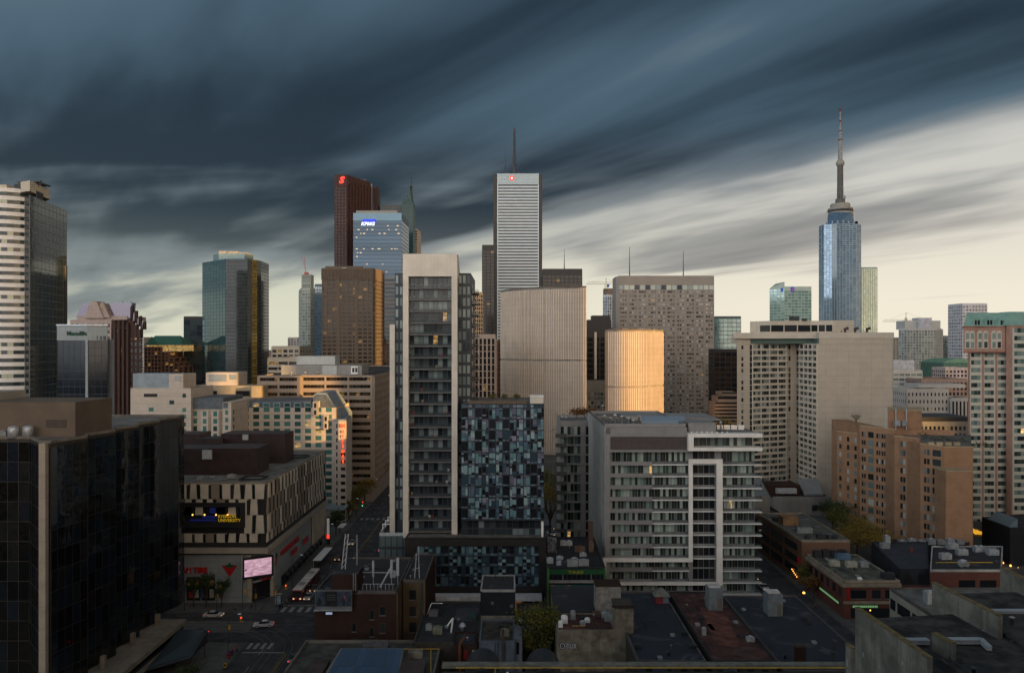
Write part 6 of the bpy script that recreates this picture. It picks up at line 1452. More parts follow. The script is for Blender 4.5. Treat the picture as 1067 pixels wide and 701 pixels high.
# brick building with billboard and roof masts
def billboard_house():
    y0 = 152; z = 15.9; x0, x1 = WX(328,y0), WX(413,y0)
    b = low('brick_building', 'dark red brick building with a billboard and white antenna frames on its flat roof', [(x0,y0),(x1,y0),(x1,176),(x0+1.0,176)], z, bk_dark, rooftar, .45, surf('dark_coping', (.09,.08,.075), .8))
    b.one('brick_side', bk_tan, MB().box(x1+.01,x1+.25,y0+.1,175.9,0,z-.1))
    # stair head with billboard
    hx0, hx1 = WX(346,y0), WX(372.5,y0); zh = WZ(598,y0)
    b.one('stair_head', bk_dark, MB().box(hx0,hx1,y0-.1,y0+6,z+.02,zh)); b.one('stair_head_roof', rooftar, MB().box(hx0-.1,hx1+.1,y0-.2,y0+6.1,zh,zh+.15))
    bx0, bx1 = WX(328.5,y0-1), WX(367,y0-1); bz0, bz1 = WZ(631,y0-1), WZ(615.5,y0-1)
    f = b.one('billboard', surf('billboard_frame', (.13,.13,.13), .6), MB().box(bx0,bx1,y0-1.2,y0-.85,bz0-.5,bz1+.25)); w = bx1-bx0
    scr = [('poster_sky', (.025,.04,.055), 0, .26), ('poster_dark', (.010,.010,.012), .26, .60), ('poster_blue', (.03,.04,.06), .60, 1.0)]
    for nm, c, a, e in scr: MB().box(bx0+.1+a*(w-.2),bx0+.1+e*(w-.2),y0-1.26,y0-1.21,bz0,bz1).build('poster', surf(nm, c, .6, .5, .9), f)
    for k, (a, c) in enumerate(((.12,(.015,.015,.02)),(.80,(.28,.06,.08)),(.78,(.02,.02,.03)),(.88,(.03,.035,.06)))): 
        x = bx0+a*w; MB().slabwall([(-.28,bz0+.1),(.28,bz0+.1),(.34,bz0+1.1),(.1,bz0+1.75),(-.1,bz0+1.75),(-.3,bz0+1.1)] if k % 2 == 0 else [(-.3,bz0+1.0),(.3,bz0+1.0),(.2,bz0+1.9),(0,bz0+2.2),(-.2,bz0+1.9)], (x,y0-1.262-.01*k), (1,0), 0, .01).build('poster_figure', surf('figure%d' % k, c, .7), f)
    for k in range(3): MB().box(bx0+w*.33,bx0+w*.55,y0-1.28,y0-1.262,bz1-.8-k*.45,bz1-.65-k*.45).build('poster_line', surf('dim_text', (.09,.09,.09)), f)
    MB().box(bx0-.1,bx1+.1,y0-2.0,y0-1.21,bz0-.65,bz0-.52).build('catwalk', metal_l, f); MB().box(WX(339.5,y0-2),WX(346,y0-2),y0-2.05,y0-1.9,bz0-1.3,bz0-.9).build('billboard_lamp', emit('soft_lamp', (.6,.7,1.0), .35), f)
    for px in (329.5, 366): MB().tube((WX(px,y0),y0-.5,bz0-.6),(WX(px,y0),y0+.05,bz0-1.4),.06).build('bracket', metal_d, f)
    # ladder
    lx = WX(368.5,y0); m = MB().tube((lx,y0-.4,z+.5),(lx,y0-.4,zh+.3),.05,4).tube((lx+.5,y0-.4,z+.5),(lx+.5,y0-.4,zh+.3),.05,4)
    for k in range(8): m.tube((lx,y0-.4,z+.7+k*.4),(lx+.5,y0-.4,z+.7+k*.4),.03,4)
    b.one('ladder', metal_l, m)
    wm = surf('antenna_white', (.38,.39,.40), .6, .15, .8)
    def lattice(xa, ya, xb, yb, za, zb):
        m = MB().tube((xa,ya,za),(xb,yb,zb),.11,5).tube((xa+.7,ya,za),(xb+.6,yb,zb),.11,5); n = 6
        for k in range(n):
            t0, t1 = k/n, (k+1)/n; L = lambda a, c, t: a+(c-a)*t
            m.tube((L(xa,xb,t0),L(ya,yb,t0),L(za,zb,t0)), (L(xa+.7,xb+.6,t1),L(ya,yb,t1),L(za,zb,t1)), .06, 4)
        b.one('antenna_mast', wm, m)
    lattice(WX(356,y0+3), y0+3, WX(360,y0+4), y0+4, zh+.1, WZ(556,y0+4))
    b.one('antenna_mast', wm, MB().tube((WX(372,160),160,z),(WX(372,160),160,WZ(557,160)),.10,5)); 
    for a, c in (((365,596),(372,588)),((366,592),(380,601))): b.one('roof_strut', wm, MB().tube((WX(a[0],158),158,WZ(a[1],158)),(WX(c[0],158),158,WZ(c[1],158)),.13,5))
    b.one('handrail', wm, MB().tube((WX(373,157),157,z+2.6),(WX(414,157),157,z+2.5),.09,5))
    for px, h, w_ in ((389,5.0,.2),(408,5.2,.24),(414.5,5.6,.28)): b.one('antenna_panel', wm, MB().tube((WX(px,157),157,z),(WX(px,157),157,z+h),.07,5).box(WX(px,157)-w_,WX(px,157)+w_,156.7,157.1,z+h*.35,z+h))
    b.one('roof_strut', wm, MB().tube((WX(396,y0+3),y0+3,z+.2),(WX(408,y0+3),y0+3,z+4.4),.18,5))
    m = MB()
    for k in range(9): x = WX(378,y0+1.2)+k*.75; m.tube((x,y0+1.2,z),(x,y0+1.2,z+1.4),.045,4)
    m.tube((WX(378,y0+1.2),y0+1.2,z+1.4),(WX(411,y0+1.2),y0+1.2,z+1.4),.05,4); b.one('handrail', wm, m)
    unit_box(b, x0+2.0, y0+14, z, 1.4, 1.2, 1.1); unit_box(b, x1-2.2, y0+10, z, 1.2, 1.1, 1.3, metal_l); b.one('roof_curb', metal_d, MB().box(WX(380,170),WX(412,170),168,168.25,z+.06,z+.5))
    for px, py, w, h in ((387.5,640,1.0,1.7),(398.5,636,1.3,1.6),(369,653,.9,1.6),(387.5,658,1.0,1.6),(398.5,654,1.3,1.7)): win(b, WX(px,y0), y0, WZ(py,y0), w*.75, h)
    b.one('string_course', stone_d, MB().box(WX(367,y0),WX(394,y0),y0-.08,y0-.002,WZ(666,y0),WZ(665,y0)))
    # annexe to the right
    xa0, xa1 = WX(420,158), WX(443,158)
    b2 = low('brick_annexe', 'narrow tan brick annexe with fire stairs right of the billboard building', [(xa0,158),(xa1,158),(xa1,178),(xa0,178)], 16.3, bk_tan, rooftar, .4, MATS['dark_coping'])
    for j, z_ in enumerate((13.6,10.2,6.9)): win(b2, WX(430,158), 158, z_, 1.3, 1.9)
    b2.one('downpipe', metal_d, MB().box(WX(438,157.8),WX(440,157.8),157.7,157.95,2,16)); b2.one('brick_flank', bk_dark, MB().box(xa1+.005,xa1+.15,158.2,177.8,0,16.2))
    b2.one('antenna_frame', wm, MB().tube((WX(432,160),160,16.4),(WX(434,160),160,21.5),.12,5).tube((WX(437,160),160,16.4),(WX(436,160),160,23),.1,5).tube((WX(430,160),160,18.2),(WX(437,160),160,18.6),.08,4))
    b2.one('awning_frame', white_p, MB().tube((xa1+.2,159,9),(xa1+1.2,159,11.5),.07,4).tube((xa1+1.2,159,11.5),(xa1+3.5,159,11.5),.07,4))
billboard_house()

# low building with blue glazed roof at the bottom
def solar_house():
    z = 8.0; b = low('low_building', 'low flat building with a sloping blue glazed roof light at the bottom of the view', [(WX(319,147),100),(-13.4,100),(-13.4,147),(WX(319,147),147)], z, stone_d, surf('roof_brown_grey', (.075,.07,.062), .95, .4, .4, bump=.3), .55, surf('tan_parapet', (.16,.15,.125), .85))
    y0, y1 = 131.5, 138.5; x0, x1, xt0 = WX(337,y0), WX(415,y0), WX(355,y1)
    sg = glass('glazed_roof_blue', [(.03,.07,.13),(.035,.08,.15),(.03,.065,.12)], rough=.35, ior=1.45, wave=0)
    bz = z+.3
    f = b.one('roof_light', surf('frame_grey', (.18,.17,.16), .7), MB().prism([(x0,y0),(x1,y0),(x1,y1),(xt0,y1)], z+.06, [bz,bz,bz+2.0,bz+2.0]))
    n = 9
    for k in range(n):
        xa, xb = x0+.6+(x1-x0-.7)*k/n, x0+.6+(x1-x0-.7)*(k+1)/n-.12; ta, tb = xt0+.3+(x1-xt0-.4)*k/n, xt0+.3+(x1-xt0-.4)*(k+1)/n-.12
        for (s, e) in ((.03,.30),(.32,.97)):
            L = lambda a, c, t: a+(c-a)*t
            pts = [(L(xa,ta,s),L(y0,y1,s)),(L(xb,tb,s),L(y0,y1,s)),(L(xb,tb,e),L(y0,y1,e)),(L(xa,ta,e),L(y0,y1,e))]; zz = [bz+2*s+.03,bz+2*s+.03,bz+2*e+.03,bz+2*e+.03]
            m = MB(); v = [(p[0],p[1],q) for p, q in zip(pts, zz)]+[(p[0],p[1],q+.05) for p, q in zip(pts, zz)]; m.add(v, [(3,2,1,0),(4,5,6,7),(0,1,5,4),(1,2,6,5),(2,3,7,6),(3,0,4,7)]); m.build('pane', sg, f)
    b.one('raised_roof', surf('dull_brown_roof', (.075,.055,.05), .9), MB().box(WX(415,131),WX(441,131),128,136,z+.06,z+1.1)); b.one('raised_roof', MATS['dull_brown_roof'], MB().box(WX(318,131),WX(335,131),129,137,z+.06,z+.9))
    for px in (386, 392): pass
    unit_box(b, WX(392,141), 141, z, 4.6, 2.2, 2.2, surf('rooftop_unit_dark', (.11,.10,.105), .6, .2, .9)); unit_box(b, WX(433,140), 140, z, 2.6, 1.6, 1.3, surf('rooftop_unit_tan', (.22,.19,.15)))
    b.one('roof_dome', white_p, MB().lathe(WX(365,141), 141, [(.4,z),(.4,z+.4),(.28,z+.75),(.05,z+.85)], 10), True)
    pp = MB().tube((WX(405,143),143,z+.4),(WX(459,143),143,z+.4),.09,5).tube((WX(449,126),126,z+.4),(WX(449,143),143,z+.4),.08,5); b.one('gas_pipe', yellow_p, pp)
solar_house()

# dark roofs in front of the middle condominium
b = low('low_building', 'low dark tar roofed building below the shop canopy of the central tower', [(WX(443,163),143),(WX(443,163),166),(WX(500,166),166),(WX(500,143),143)][::-1], 9.2, stone_d, rooftar, .4)
unit_box(b, WX(452,158), 158, 9.2, 1.8, 1.5, 1.2, surf('rooftop_unit_dark', (.11,.10,.105))); unit_box(b, WX(447,150), 150, 9.2, 1.2, 1.0, 1.2); unit_box(b, WX(456,148), 148, 9.2, 1.8, 1.2, 1.5, surf('rooftop_unit_olive', (.16,.16,.12))); b.one('vent_pipe', white_p, MB().tube((WX(470,149),149,9.2),(WX(472,149),149,12),.18,6).tube((WX(472,149),149,12),(WX(466,149),149,10.5),.14,6)); b.one('vent_dome', metal_l, MB().lathe(WX(482,150), 150, [(.5,9.2),(.5,9.9),(.8,10.0),(.5,10.6),(.1,10.8)], 10), True)
b.one('roof_patch', surf('tar_patch', (.06,.06,.065), .6, .3, .5), MB().box(WX(475,160),WX(498,160),155,163,9.27,9.29)); unit_box(b, WX(493,157), 157, 9.2, 1.4, 1.2, .9, surf('unit_green', (.04,.09,.08)))
b = low('brick_house', 'small brick house with a red door and rusty duct at the bottom edge', [(WX(473,141),141),(WX(497,141),141),(WX(497,147),147.5),(WX(473,147),147.5)], 9.6, bk_dark, rooftar, .3)
b.one('door', surf('red_door', (.14,.012,.012), .6), MB().box(WX(483,141),WX(487,141),140.9,140.99,WZ(687,141),WZ(677,141))); win(b, WX(494.3,141), 141, WZ(680,141), .85, 1.1, surf('pale_glass', (.25,.27,.28))); b.one('duct', surf('rust_pipe', (.12,.05,.025), .8), MB().tube((WX(479,140.5),140.5,2),(WX(479,140.5),140.5,10.3),.3,8).tube((WX(479,140.5),140.5,10.3),(WX(484,141.5),142,11.0),.28,8))
xk0, xk1 = WX(500.5,153), WX(537,153)
b = low('warehouse', 'black walled block with a pale lower band standing in front of the tower podium', [(xk0,153),(xk1,153),(xk1,163),(xk0,163)], WZ(615.5,153), surf('black_render', (.012,.013,.016), .8), rooftar, .25, surf('pale_coping', (.3,.29,.27)))
b.one('pale_band', surf('dirty_cream', (.17,.155,.125), .9, .3, .6, streak=.9), MB().box(xk0+.1,xk1-.1,152.9,152.99,WZ(652,153),WZ(641,153)))
for px, py in ((513,628),(533,631)): b.one('wall_vent', surf('vent_grey', (.10,.10,.11)), MB().box(WX(px,153)-.3,WX(px,153)+.3,152.88,152.99,WZ(py,153)-.3,WZ(py,153)+.3))
xa, xb = WX(499,141), WX(536,141)
b = low('rear_house', 'blue grey rendered rear house with mossy dark roof, its wall meeting the bottom ledge', [(xa,141),(xb,141),(xb,152),(xa,152)], WZ(669,141), surf('blue_grey_render', (.10,.12,.15), .85, .2, .5), surf('mossy_roof', (.045,.04,.032), .95, .5, .8), .3)
b.one('chimney', stone_d, MB().box(WX(522.5,141),WX(525.5,141),140.6,140.99,2,WZ(655,141))); unit_box(b, WX(526,144), 144, WZ(669,141), 1.6, 1.0, 1.3, surf('unit_stone', (.16,.14,.11))); 
for px in (515.5,518.5): b.one('downpipe', metal_d, MB().box(WX(px,140.9),WX(px,140.9)+.12,140.85,140.98,2,WZ(669,141)))
b.one('lean_to', surf('pale_blue_render', (.13,.15,.18), .85), MB().prism([(xb+.01,142),(WX(544,142),142),(WX(544,142),148),(xb+.01,148)], 0, [WZ(662,142),WZ(664,142),WZ(664,142),WZ(662,142)])); b.one('window', g_dark, MB().box(WX(538,142),WX(541,142),141.93,141.99,WZ(681,142),WZ(669,142)))
b = low('low_building', 'flat dark roof right of the black walled block behind the yellow tree', [(WX(538,150),150),(WX(571,150),150),(WX(571,166),166),(WX(538,166),166)], 8.8, stone_d, rooftar, .4)
b.one('vent_pipe', metal_l, MB().tube((WX(556,158),158,8.8),(WX(556,158),158,11),.12,6)); b.one('vent_dome', white_p, MB().lathe(WX(541,155), 155, [(.3,8.8),(.3,9.4),(.7,9.5),(.3,9.9)], 8)); 
# green signed building behind
def green_sign():
    y = 176; z = WZ(592,y); x0, x1 = WX(570,y), WX(631,y)
    b = low('restaurant', 'dark roofed building with a green fascia carrying four dim yellow letters', [(x0,y),(x1,y),(x1+.3,y+28),(x0,y+28)], z, black_p, surf('black_roof_felt', (.016,.016,.018), .7, .6, .5), .3)
    gf = surf('green_fascia', (.012,.07,.025), .6, .1, 1, grid=(1.1,20,.05)); b.one('fascia', gf, MB().box(x0,x1,y-.5,y-.01,WZ(597.5,y),WZ(592.8,y)))
    text(b.e, 'TREE', WX(591.5,y), y-.52, WZ(596.6,y), .62, emit('dim_yellow', (.4,.30,.02), .15), width=WX(608,y)-WX(591.5,y), dep=.06)
    b.one('glazing_band', g_dark, MB().box(x0+.2,x1-.2,y-.3,y-.01,WZ(603,y),WZ(597.6,y)))
    for k in range(12): xx = x0+.2+(x1-x0-.4)*k/12; b.one('mullion', surf('mullion_grey', (.14,.15,.14)) if k in (3,9) else metal_d, MB().box(xx,xx+(.28 if k in (3,9) else .08),y-.38,y-.31,WZ(603,y),WZ(597.6,y)))
    b.one('balustrade', surf('balustrade_pale', (.22,.21,.2)), MB().box(x0+.2,x1-.2,y-.52,y-.46,WZ(604,y),WZ(603.4,y)).box(x0+.2,x1-.2,y-.52,y-.46,WZ(606.4,y),WZ(605.6,y)).box(x0+.2,x1-.2,y-.5,y-.47,WZ(605.6,y),WZ(604,y)))
    for xx in (x0, x1-.5): b.one('corner_post', surf('green_post', (.04,.13,.03), .7), MB().box(xx,xx+.5,y-.55,y-.02,2,z+.2))
    b.one('lower_awning', surf('teal_awning', (.005,.10,.09), .6), MB().box(x0+1.2,x1-2,y-1.0,y-.56,WZ(610.2,y),WZ(608.3,y)))
    for px in (575.5, 593): b.one('lamp_box', surf('lamp_tan', (.35,.24,.16)), MB().box(WX(px,y)-.4,WX(px,y)+.4,y-1.1,y-1.01,WZ(610.4,y),WZ(607.8,y)))
    r = random.Random(9)
    for (px, d, w, h, mt) in ((583,183,1.5,.8,metal_l),(583,178.5,1.5,.9,metal_l),(607.5,186,1.6,.8,metal_l),(598.5,182,1.5,.7,metal_l),(596.5,177.6,2.4,1.6,unitm),(608,178,2.4,1.5,unitm),(588,178,1.4,1.0,metal_d),(604,190,2.5,1.5,surf('rusty_unit', (.10,.06,.045))),(616,190,1.2,2.6,MATS['rusty_unit']),(573,180,1.5,1.3,metal_l),(590,196,3,1.2,metal_l)): unit_box(b, WX(px,d), d, z, w, 1.3, h, mt)
    b.one('wrapped_plant', surf('foil_wrap', (.15,.155,.165), .35, .7, 1.5, metal=.4, bump=.8), MB().box(WX(570.5,189),WX(580,189),189,190.2,z,z+3.6)); b.one('flue', MATS['rusty_unit'], MB().box(WX(613,200),WX(618,200),200,201.2,z,z+5))
green_sign()
# tan building with graffiti
def graffiti_house():
    y = 141; z = WZ(657.5,y); x0, x1 = WX(580.5,y), WX(641,y); x2 = WX(660,y); zt = WZ(634,y)
    tanw = surf('old_tan_render', (.20,.17,.125), .9, .35, .6, streak=.6)
    b = Bld('brick_building', 'old tan rendered building with graffiti on its rear wall and patchy red brown roof', 'building', (x0+x2)/2, y+8)
    b.p('wall', tanw).prism([(x0,y),(x1,y),(x1,y+24),(x0,y+24)], 0, z); roof(b, [(x0,y),(x1,y),(x1,y+9),(x0,y+9)], z, roofred, .25, tanw)
    b.p('roof', rooftar).prism([(x0,y+9.1),(x1,y+9.1),(x1+1,y+25),(x0,y+25)], z+.01, z+.5)
    b.one('tower_wing', tanw, MB().box(x1+.01,x2,y-.1,y+5,0,zt)); b.one('tower_wing_cap', stone_d, MB().box(x1-.1,x2+.1,y-.2,y+5.1,zt,zt+.3)); b.one('broken_parapet', bk_dark, MB().box(x1-.6,x2+.1,y-.2,y+.3,zt+.3,zt+.55))
    for px, w in ((609.5,12),(629,8),(642,8)): b.one('blocked_window', surf('blocked_render', (.23,.20,.155), .9, .3, .6), MB().box(WX(px-w/2,y),WX(px+w/2,y),y-.16 if px > 640 else y-.05,y-.101 if px > 640 else y-.001,WZ(678,y),WZ(666,y)))
    gl_ = surf('graffiti_white', (.42,.42,.43), .7, .2, 3); gk = surf('graffiti_black', (.01,.01,.012), .7)
    gx = WX(583,y); r = random.Random(12)
    def ring(cx, cz_, rx, rz, th, mat, d):
        m = MB(); n = 14
        for k in range(n):
            a0, a1 = 2*math.pi*k/n, 2*math.pi*(k+1)/n
            m.slabwall([(cx+rx*math.cos(a0),cz_+rz*math.sin(a0)),(cx+rx*math.cos(a1),cz_+rz*math.sin(a1)),(cx+(rx-th)*math.cos(a1),cz_+(rz-th)*math.sin(a1)),(cx+(rx-th)*math.cos(a0),cz_+(rz-th)*math.sin(a0))], (0,y), (1,0), .02, d)
        return m
    zc_ = WZ(672.5,y)
    b.one('graffiti', gk, ring(gx+.55,zc_,.62,.72,.5,gk,.03))
    b.one('graffiti', gl_, ring(gx+.55,zc_,.50,.58,.17,gl_,.045))
    text(b.e, 'nux', gx+1.25, y-.04, zc_-.55, 1.1, gk, width=2.0, part='graffiti', bold=.07, dep=.02); text(b.e, 'nux', gx+1.3, y-.06, zc_-.48, .98, gl_, width=1.85, part='graffiti', bold=.015, dep=.02)
    b.one('brick_block', surf('whitewashed_brick', (.24,.22,.19), .9, .3, 1.0, grid=(.8,.5,.04)), MB().box(WX(621,150),WX(647,150),150,154,z,WZ(611,150))); b.one('brick_block_cap', bk_dark, MB().box(WX(620.5,150),WX(647.5,150),149.9,154.1,WZ(611,150),WZ(609.8,150)))
    for (px, d, w, h, mt) in ((588,145,1.2,1.4,white_p),(597,147,.9,1.6,unitm),(607,144,1.0,.7,metal_l),(612,145.5,1.0,.7,white_p),(621,148,1.4,1.2,MATS['rusty_unit']),(630,148,1.3,1.0,metal_l),(634,146,1.6,1.6,unitm),(584,143,.8,1.0,white_p)): unit_box(b, WX(px,d), d, z, w, 1.0, h, mt)
    b.one('gas_pipe', yellow_p, MB().tube((WX(596,143),143,z+.3),(WX(610,143),143,z+.3),.06,5))
graffiti_house()
# row of four low buildings with long roofs
def row_house(label, xa, xb, zt, rmat, wmat, y0=128, y1=164, par=.35, cop=None):
    b = low('row_building', label, [(xa,y0),(xb,y0),(xb,y1),(xa,y1)], zt, wmat, rmat, par, cop or surf('dark_coping', (.09,.08,.075), .8)); return b
navyroof = surf('roof_blue_tar', (.016,.019,.026), .75, .35, .2, col2=(.03,.033,.042), seams=1.0, wet=.4)
b = row_house('low row building with blue black roof and small hipped rooftop hut', 20.9, 32.4, 12.0, navyroof, stone_d)
hx, hy = WX(689,158), 158
h = b.one('roof_hut', surf('red_panel', (.18,.03,.035), .7), MB().box(hx-1.3,hx+1.3,hy-1,hy+1,12,13.6)); MB().box(hx+.2,hx+1.31,hy-1.06,hy-1.01,12.2,13.6).build('door', surf('blue_panel_door', (.12,.15,.2)), h); MB().prism([(hx-1.7,hy-1.4),(hx+1.7,hy-1.4),(hx+1.7,hy+1.4),(hx-1.7,hy+1.4)], 13.6, 15.0, [(hx-.3,hy-.2),(hx+.3,hy-.2),(hx+.3,hy+.2),(hx-.3,hy+.2)]).build('hut_roof', surf('hut_roof_grey', (.16,.16,.14), .8), h)
b.one('blue_wall', surf('blue_render', (.045,.065,.10), .85), MB().box(21.0,27.0,127.9,127.99,2,11.9)); win(b, 22.8, 127.88, 10.6, 1.1, 1.5); win(b, 26.2, 127.88, 10.9, .7, 1.1)
for k in range(2): win(b, 28.6+k*2.2, 128, 10.2, 1.0, 1.5)
for px, d, w in ((713,140,1.0),(722,134,1.4),(664,134,1.2)): unit_box(b, WX(px,d), d, 12, w, .8, .7, metal_d)
b.one('roof_mast', metal_d, MB().tube((WX(705,142),142,12),(WX(705,142),142,14.2),.04,4).tube((WX(709,142),142,12),(WX(709,142),142,14.2),.04,4))
def roof_shed(b, px, d, z, w, h):
    x = WX(px,d); s = b.one('stair_head', surf('blue_grey_cladding', (.15,.17,.185), .7, .2, .8, streak=.5), MB().box(x-w/2,x+w/2,d,d+3,z,z+h)); MB().box(x-w/2+.2,x+w/2-.3,d+.6,d+2.4,z+h,z+h+.3).build('hatch', surf('pale_hatch', (.5,.48,.44)), s); MB().box(x+w*.1,x+w*.42,d-.04,d-.001,z+.1,z+h*.55).build('door', surf('shed_door', (.15,.13,.10)), s)
b = row_house('low row building with patchy red brown roof in the middle of the row', 33.4, 44.2, 12.0, roofred, stone_d, cop=surf('black_coping', (.03,.028,.028)))
roof_shed(b, 746, 153, 12, 2.8, 4.4)
for k in range(4): win(b, 35+k*2.4, 128, 10.2, 1.1, 1.4)
unit_box(b, 42.5, 137, 12, 1.4, 1.0, .9, metal_l); unit_box(b, 35.0, 140, 12, .7, .7, 1.3, metal_l); b.one('roof_patch', surf('red_patch', (.13,.05,.035), .9, .4, .6), MB().prism([(36,136),(40,134),(42,150),(38,156),(37,146)], 12.07, 12.09))
b = row_house('low row building with slate blue roof and tall brick chimney beside the side street', 44.9, 60.5, 11.2, navyroof, bk_dark, y0=126)
roof_shed(b, 808, 152, 11.2, 2.9, 4.4)
for k in range(5): win(b, 47+k*2.7, 126, 9.4, 1.1, 1.5)
ch = b.one('chimney', bk_dark, MB().box(WX(830,128),WX(840,128),128,129.2,11.2,14.6)); MB().box(WX(829.5,128),WX(840.5,128),127.9,129.3,14.6,14.9).build('chimney_cap', stone_d, ch)
for px, d in ((868,130),(869,135)): b.one('flue', metal_d, MB().lathe(WX(px,d), d, [(.25,11.2),(.25,12.6),(.45,12.7),(.45,13.1),(.1,13.3)], 8))
for px, d, w in ((838,150,1.0),(843,148,.8),(790,133,.9)): unit_box(b, WX(px,d), d, 11.2, w, .8, .7, metal_d)

# near ledge of the roof directly below the camera
def near_roof():
    b = Bld('near_building', 'near building along the bottom edge with a long pale ledge and dark barrel vaults', 'building', 20, 88)
    z = WZ(689.5,110); x0, x1 = WX(461,110), WX(880,110)
    b.p('wall', stone_d).box(x0,x1,70,109,0,z-.9); b.one('ledge', surf('pale_ledge', (.17,.165,.13), .8, .3, .8), MB().box(x0,x1,109.01,110.2,z-.5,z)); b.one('gas_pipe', yellow_p, MB().tube((x0+2,108.9,z-.35),(x1,108.9,z-.35),.08,5))
    dv = surf('dark_vault', (.025,.025,.028), .5, .2, 1, grid=(.9,30,.06))
    for px in (500, 569, 0):
        if not px: continue
        cx = WX(px,104); pr = [(cx-2.6*math.cos(t*math.pi/12), z-3.2+2.9*math.sin(t*math.pi/12)) for t in range(13)]; b.one('barrel_vault', dv, MB().slabwall(pr[::-1], (0,96), (1,0), -12+0, 9.5 if False else 0))
        b.one('barrel_vault', dv, MB().slabwall(pr[::-1], (0,106), (1,0), -10, 0))
    b.one('roof_dome', white_p, MB().lathe(WX(529,107), 107, [(.25,z-.9),(.25,z-.3),(.1,z-.1)], 8)); unit_box(b, WX(761,107), 107, z-.8, 1.8, .8, .9, metal_d); b.one('gas_pipe', yellow_p, MB().tube((WX(516,100),100,z-.5),(WX(516,109),109,z-.5),.07,5))
near_roof()

# ================================================================= RIGHT FOREGROUND
def concrete_roofs():
    b = Bld('concrete_building', 'stained concrete roofscape with tall fin walls and white pipes at the bottom right', 'building', 48, 68)
    cd = conc_dark; gv = surf('black_gravel', (.05,.047,.043), 1.0, .6, .6, bump=.8, col2=(.02,.02,.02)); mo = surf('mossy_top', (.17,.13,.06), .95, .4, 1.5)
    z = 40.0
    def fin(px_n, py_n, px_f, py_f, zt, t=.45, zb=20, part='fin_wall'):
        Dn = (EYE-zt)*F/(py_n-HY); Df = (EYE-zt)*F/(py_f-HY); a = (WX(px_n,Dn),Dn); c = (WX(px_f,Df),Df); u, L = unit(c, a)
        m = MB().wbox(c, u, 0, L, -t, 0, zb, zt-.12); o = b.one(part, cd, m); MB().wbox(c, u, -.03, L+.03, -t-.03, .03, zt-.118, zt).build('coping', mo, o)
        m = MB(); r = random.Random(px_n)
        for k in range(4): s = r.uniform(.1,.9)*L; q = zt-r.uniform(1.5,5.5); m = MB().wbox(c, u, s, s+r.uniform(.12,.25), .002, .012, q, q+r.uniform(.25,.6)); m.build('patch', surf('pale_patch', (.34,.36,.37), .9), o)
        return a, c
    a, c = fin(966, 684, 891, 632, z)
    b.one('roof_deck', gv, MB().prism([(a[0]+.46,50),(a[0]+20,50),(c[0]+24,c[1]+6),(c[0]+2,c[1]+3)], 30, z-2.2))
    a2, c2 = fin(1040, 640.5, 971, 606, z)
    fin(886.5, 674, 881, 669.5, z-.6, .4)
    a4, c4 = fin(991, 669, 971, 658.5, z-.6, .5)
    fin(1120, 628, 1042, 590, z)
    b.one('end_wall', cd, MB().wbox((a4[0]-2.0,a4[1]-.02), (1,0), 0, 2.0, .0, .3, 30, z-.7) if False else MB().box(a4[0]-.02,a4[0]+.1,a4[1]-.3,a4[1],30,z-.7))
    def pipe(px0, px1, py, zt):
        D = (EYE-zt)*F/(py-HY); 
        m = MB().box(WX(px0,D),WX(px1,D),D,D+.55,zt-.42,zt-.12).box(WX(px0,D),WX(px1,D),D-.08,D+.62,zt-.11,zt); b.one('roof_duct', surf('duct_white', (.36,.38,.40), .6, .15, 1), m); return D
    pipe(944, 969, 666.5, z-1.6); D = pipe(990.5, 1025, 666, z-1.6); pipe(1033, 1110, 636, z-1.6)
    b.one('duct_elbow', MATS['duct_white'], MB().tube((WX(1024,D),D+.3,z-1.75),(WX(1034,D-2),D-1.6,z-1.75),.3,4))
    unit_box(b, WX(1030,90), 95, z-2.4, 1.0, .8, .6, metal_l)
    b.one('roof_deck', gv, MB().prism([(a2[0]+.46,62),(a2[0]+24,62),(c2[0]+30,c2[1]+4),(c2[0]+2,c2[1]+2)], 30, z-1.9))
concrete_roofs()
def white_strip_office():
    b = low('office_block', 'pale low office block with black strip windows between concrete fins and corner shop', [(WX(927,142),142),(69.8,128),(112,128),(112,142)], 19.8, surf('dull_white_render', (.27,.25,.205), .85, .15, .5, streak=.3), roofgravel, .35, surf('dark_coping', (.09,.08,.075)))
    p0, p1 = (WX(927,142),142), (69.8,128); u, L = unit(p0, p1)
    for j, z_ in enumerate((17.4,14.0,10.6,7.2)):
        for a, c in ((.4,2.2),(3.0,7.4),(8.2,13.0)): b.one('window_band', g_dark, MB().wbox(p0, u, a, min(c,L-.3), .02, .08, z_-.95, z_+.95)) 
    b.one('front_strip', surf('dull_white_render', (.3,.3,.3)), MB().box(p1[0],p1[0]+.3,127.8,127.99,0,19))
    unit_box(b, WX(969,134), 134, 19.8, 1.6, 1.6, 2.2, metal_l)
white_strip_office()
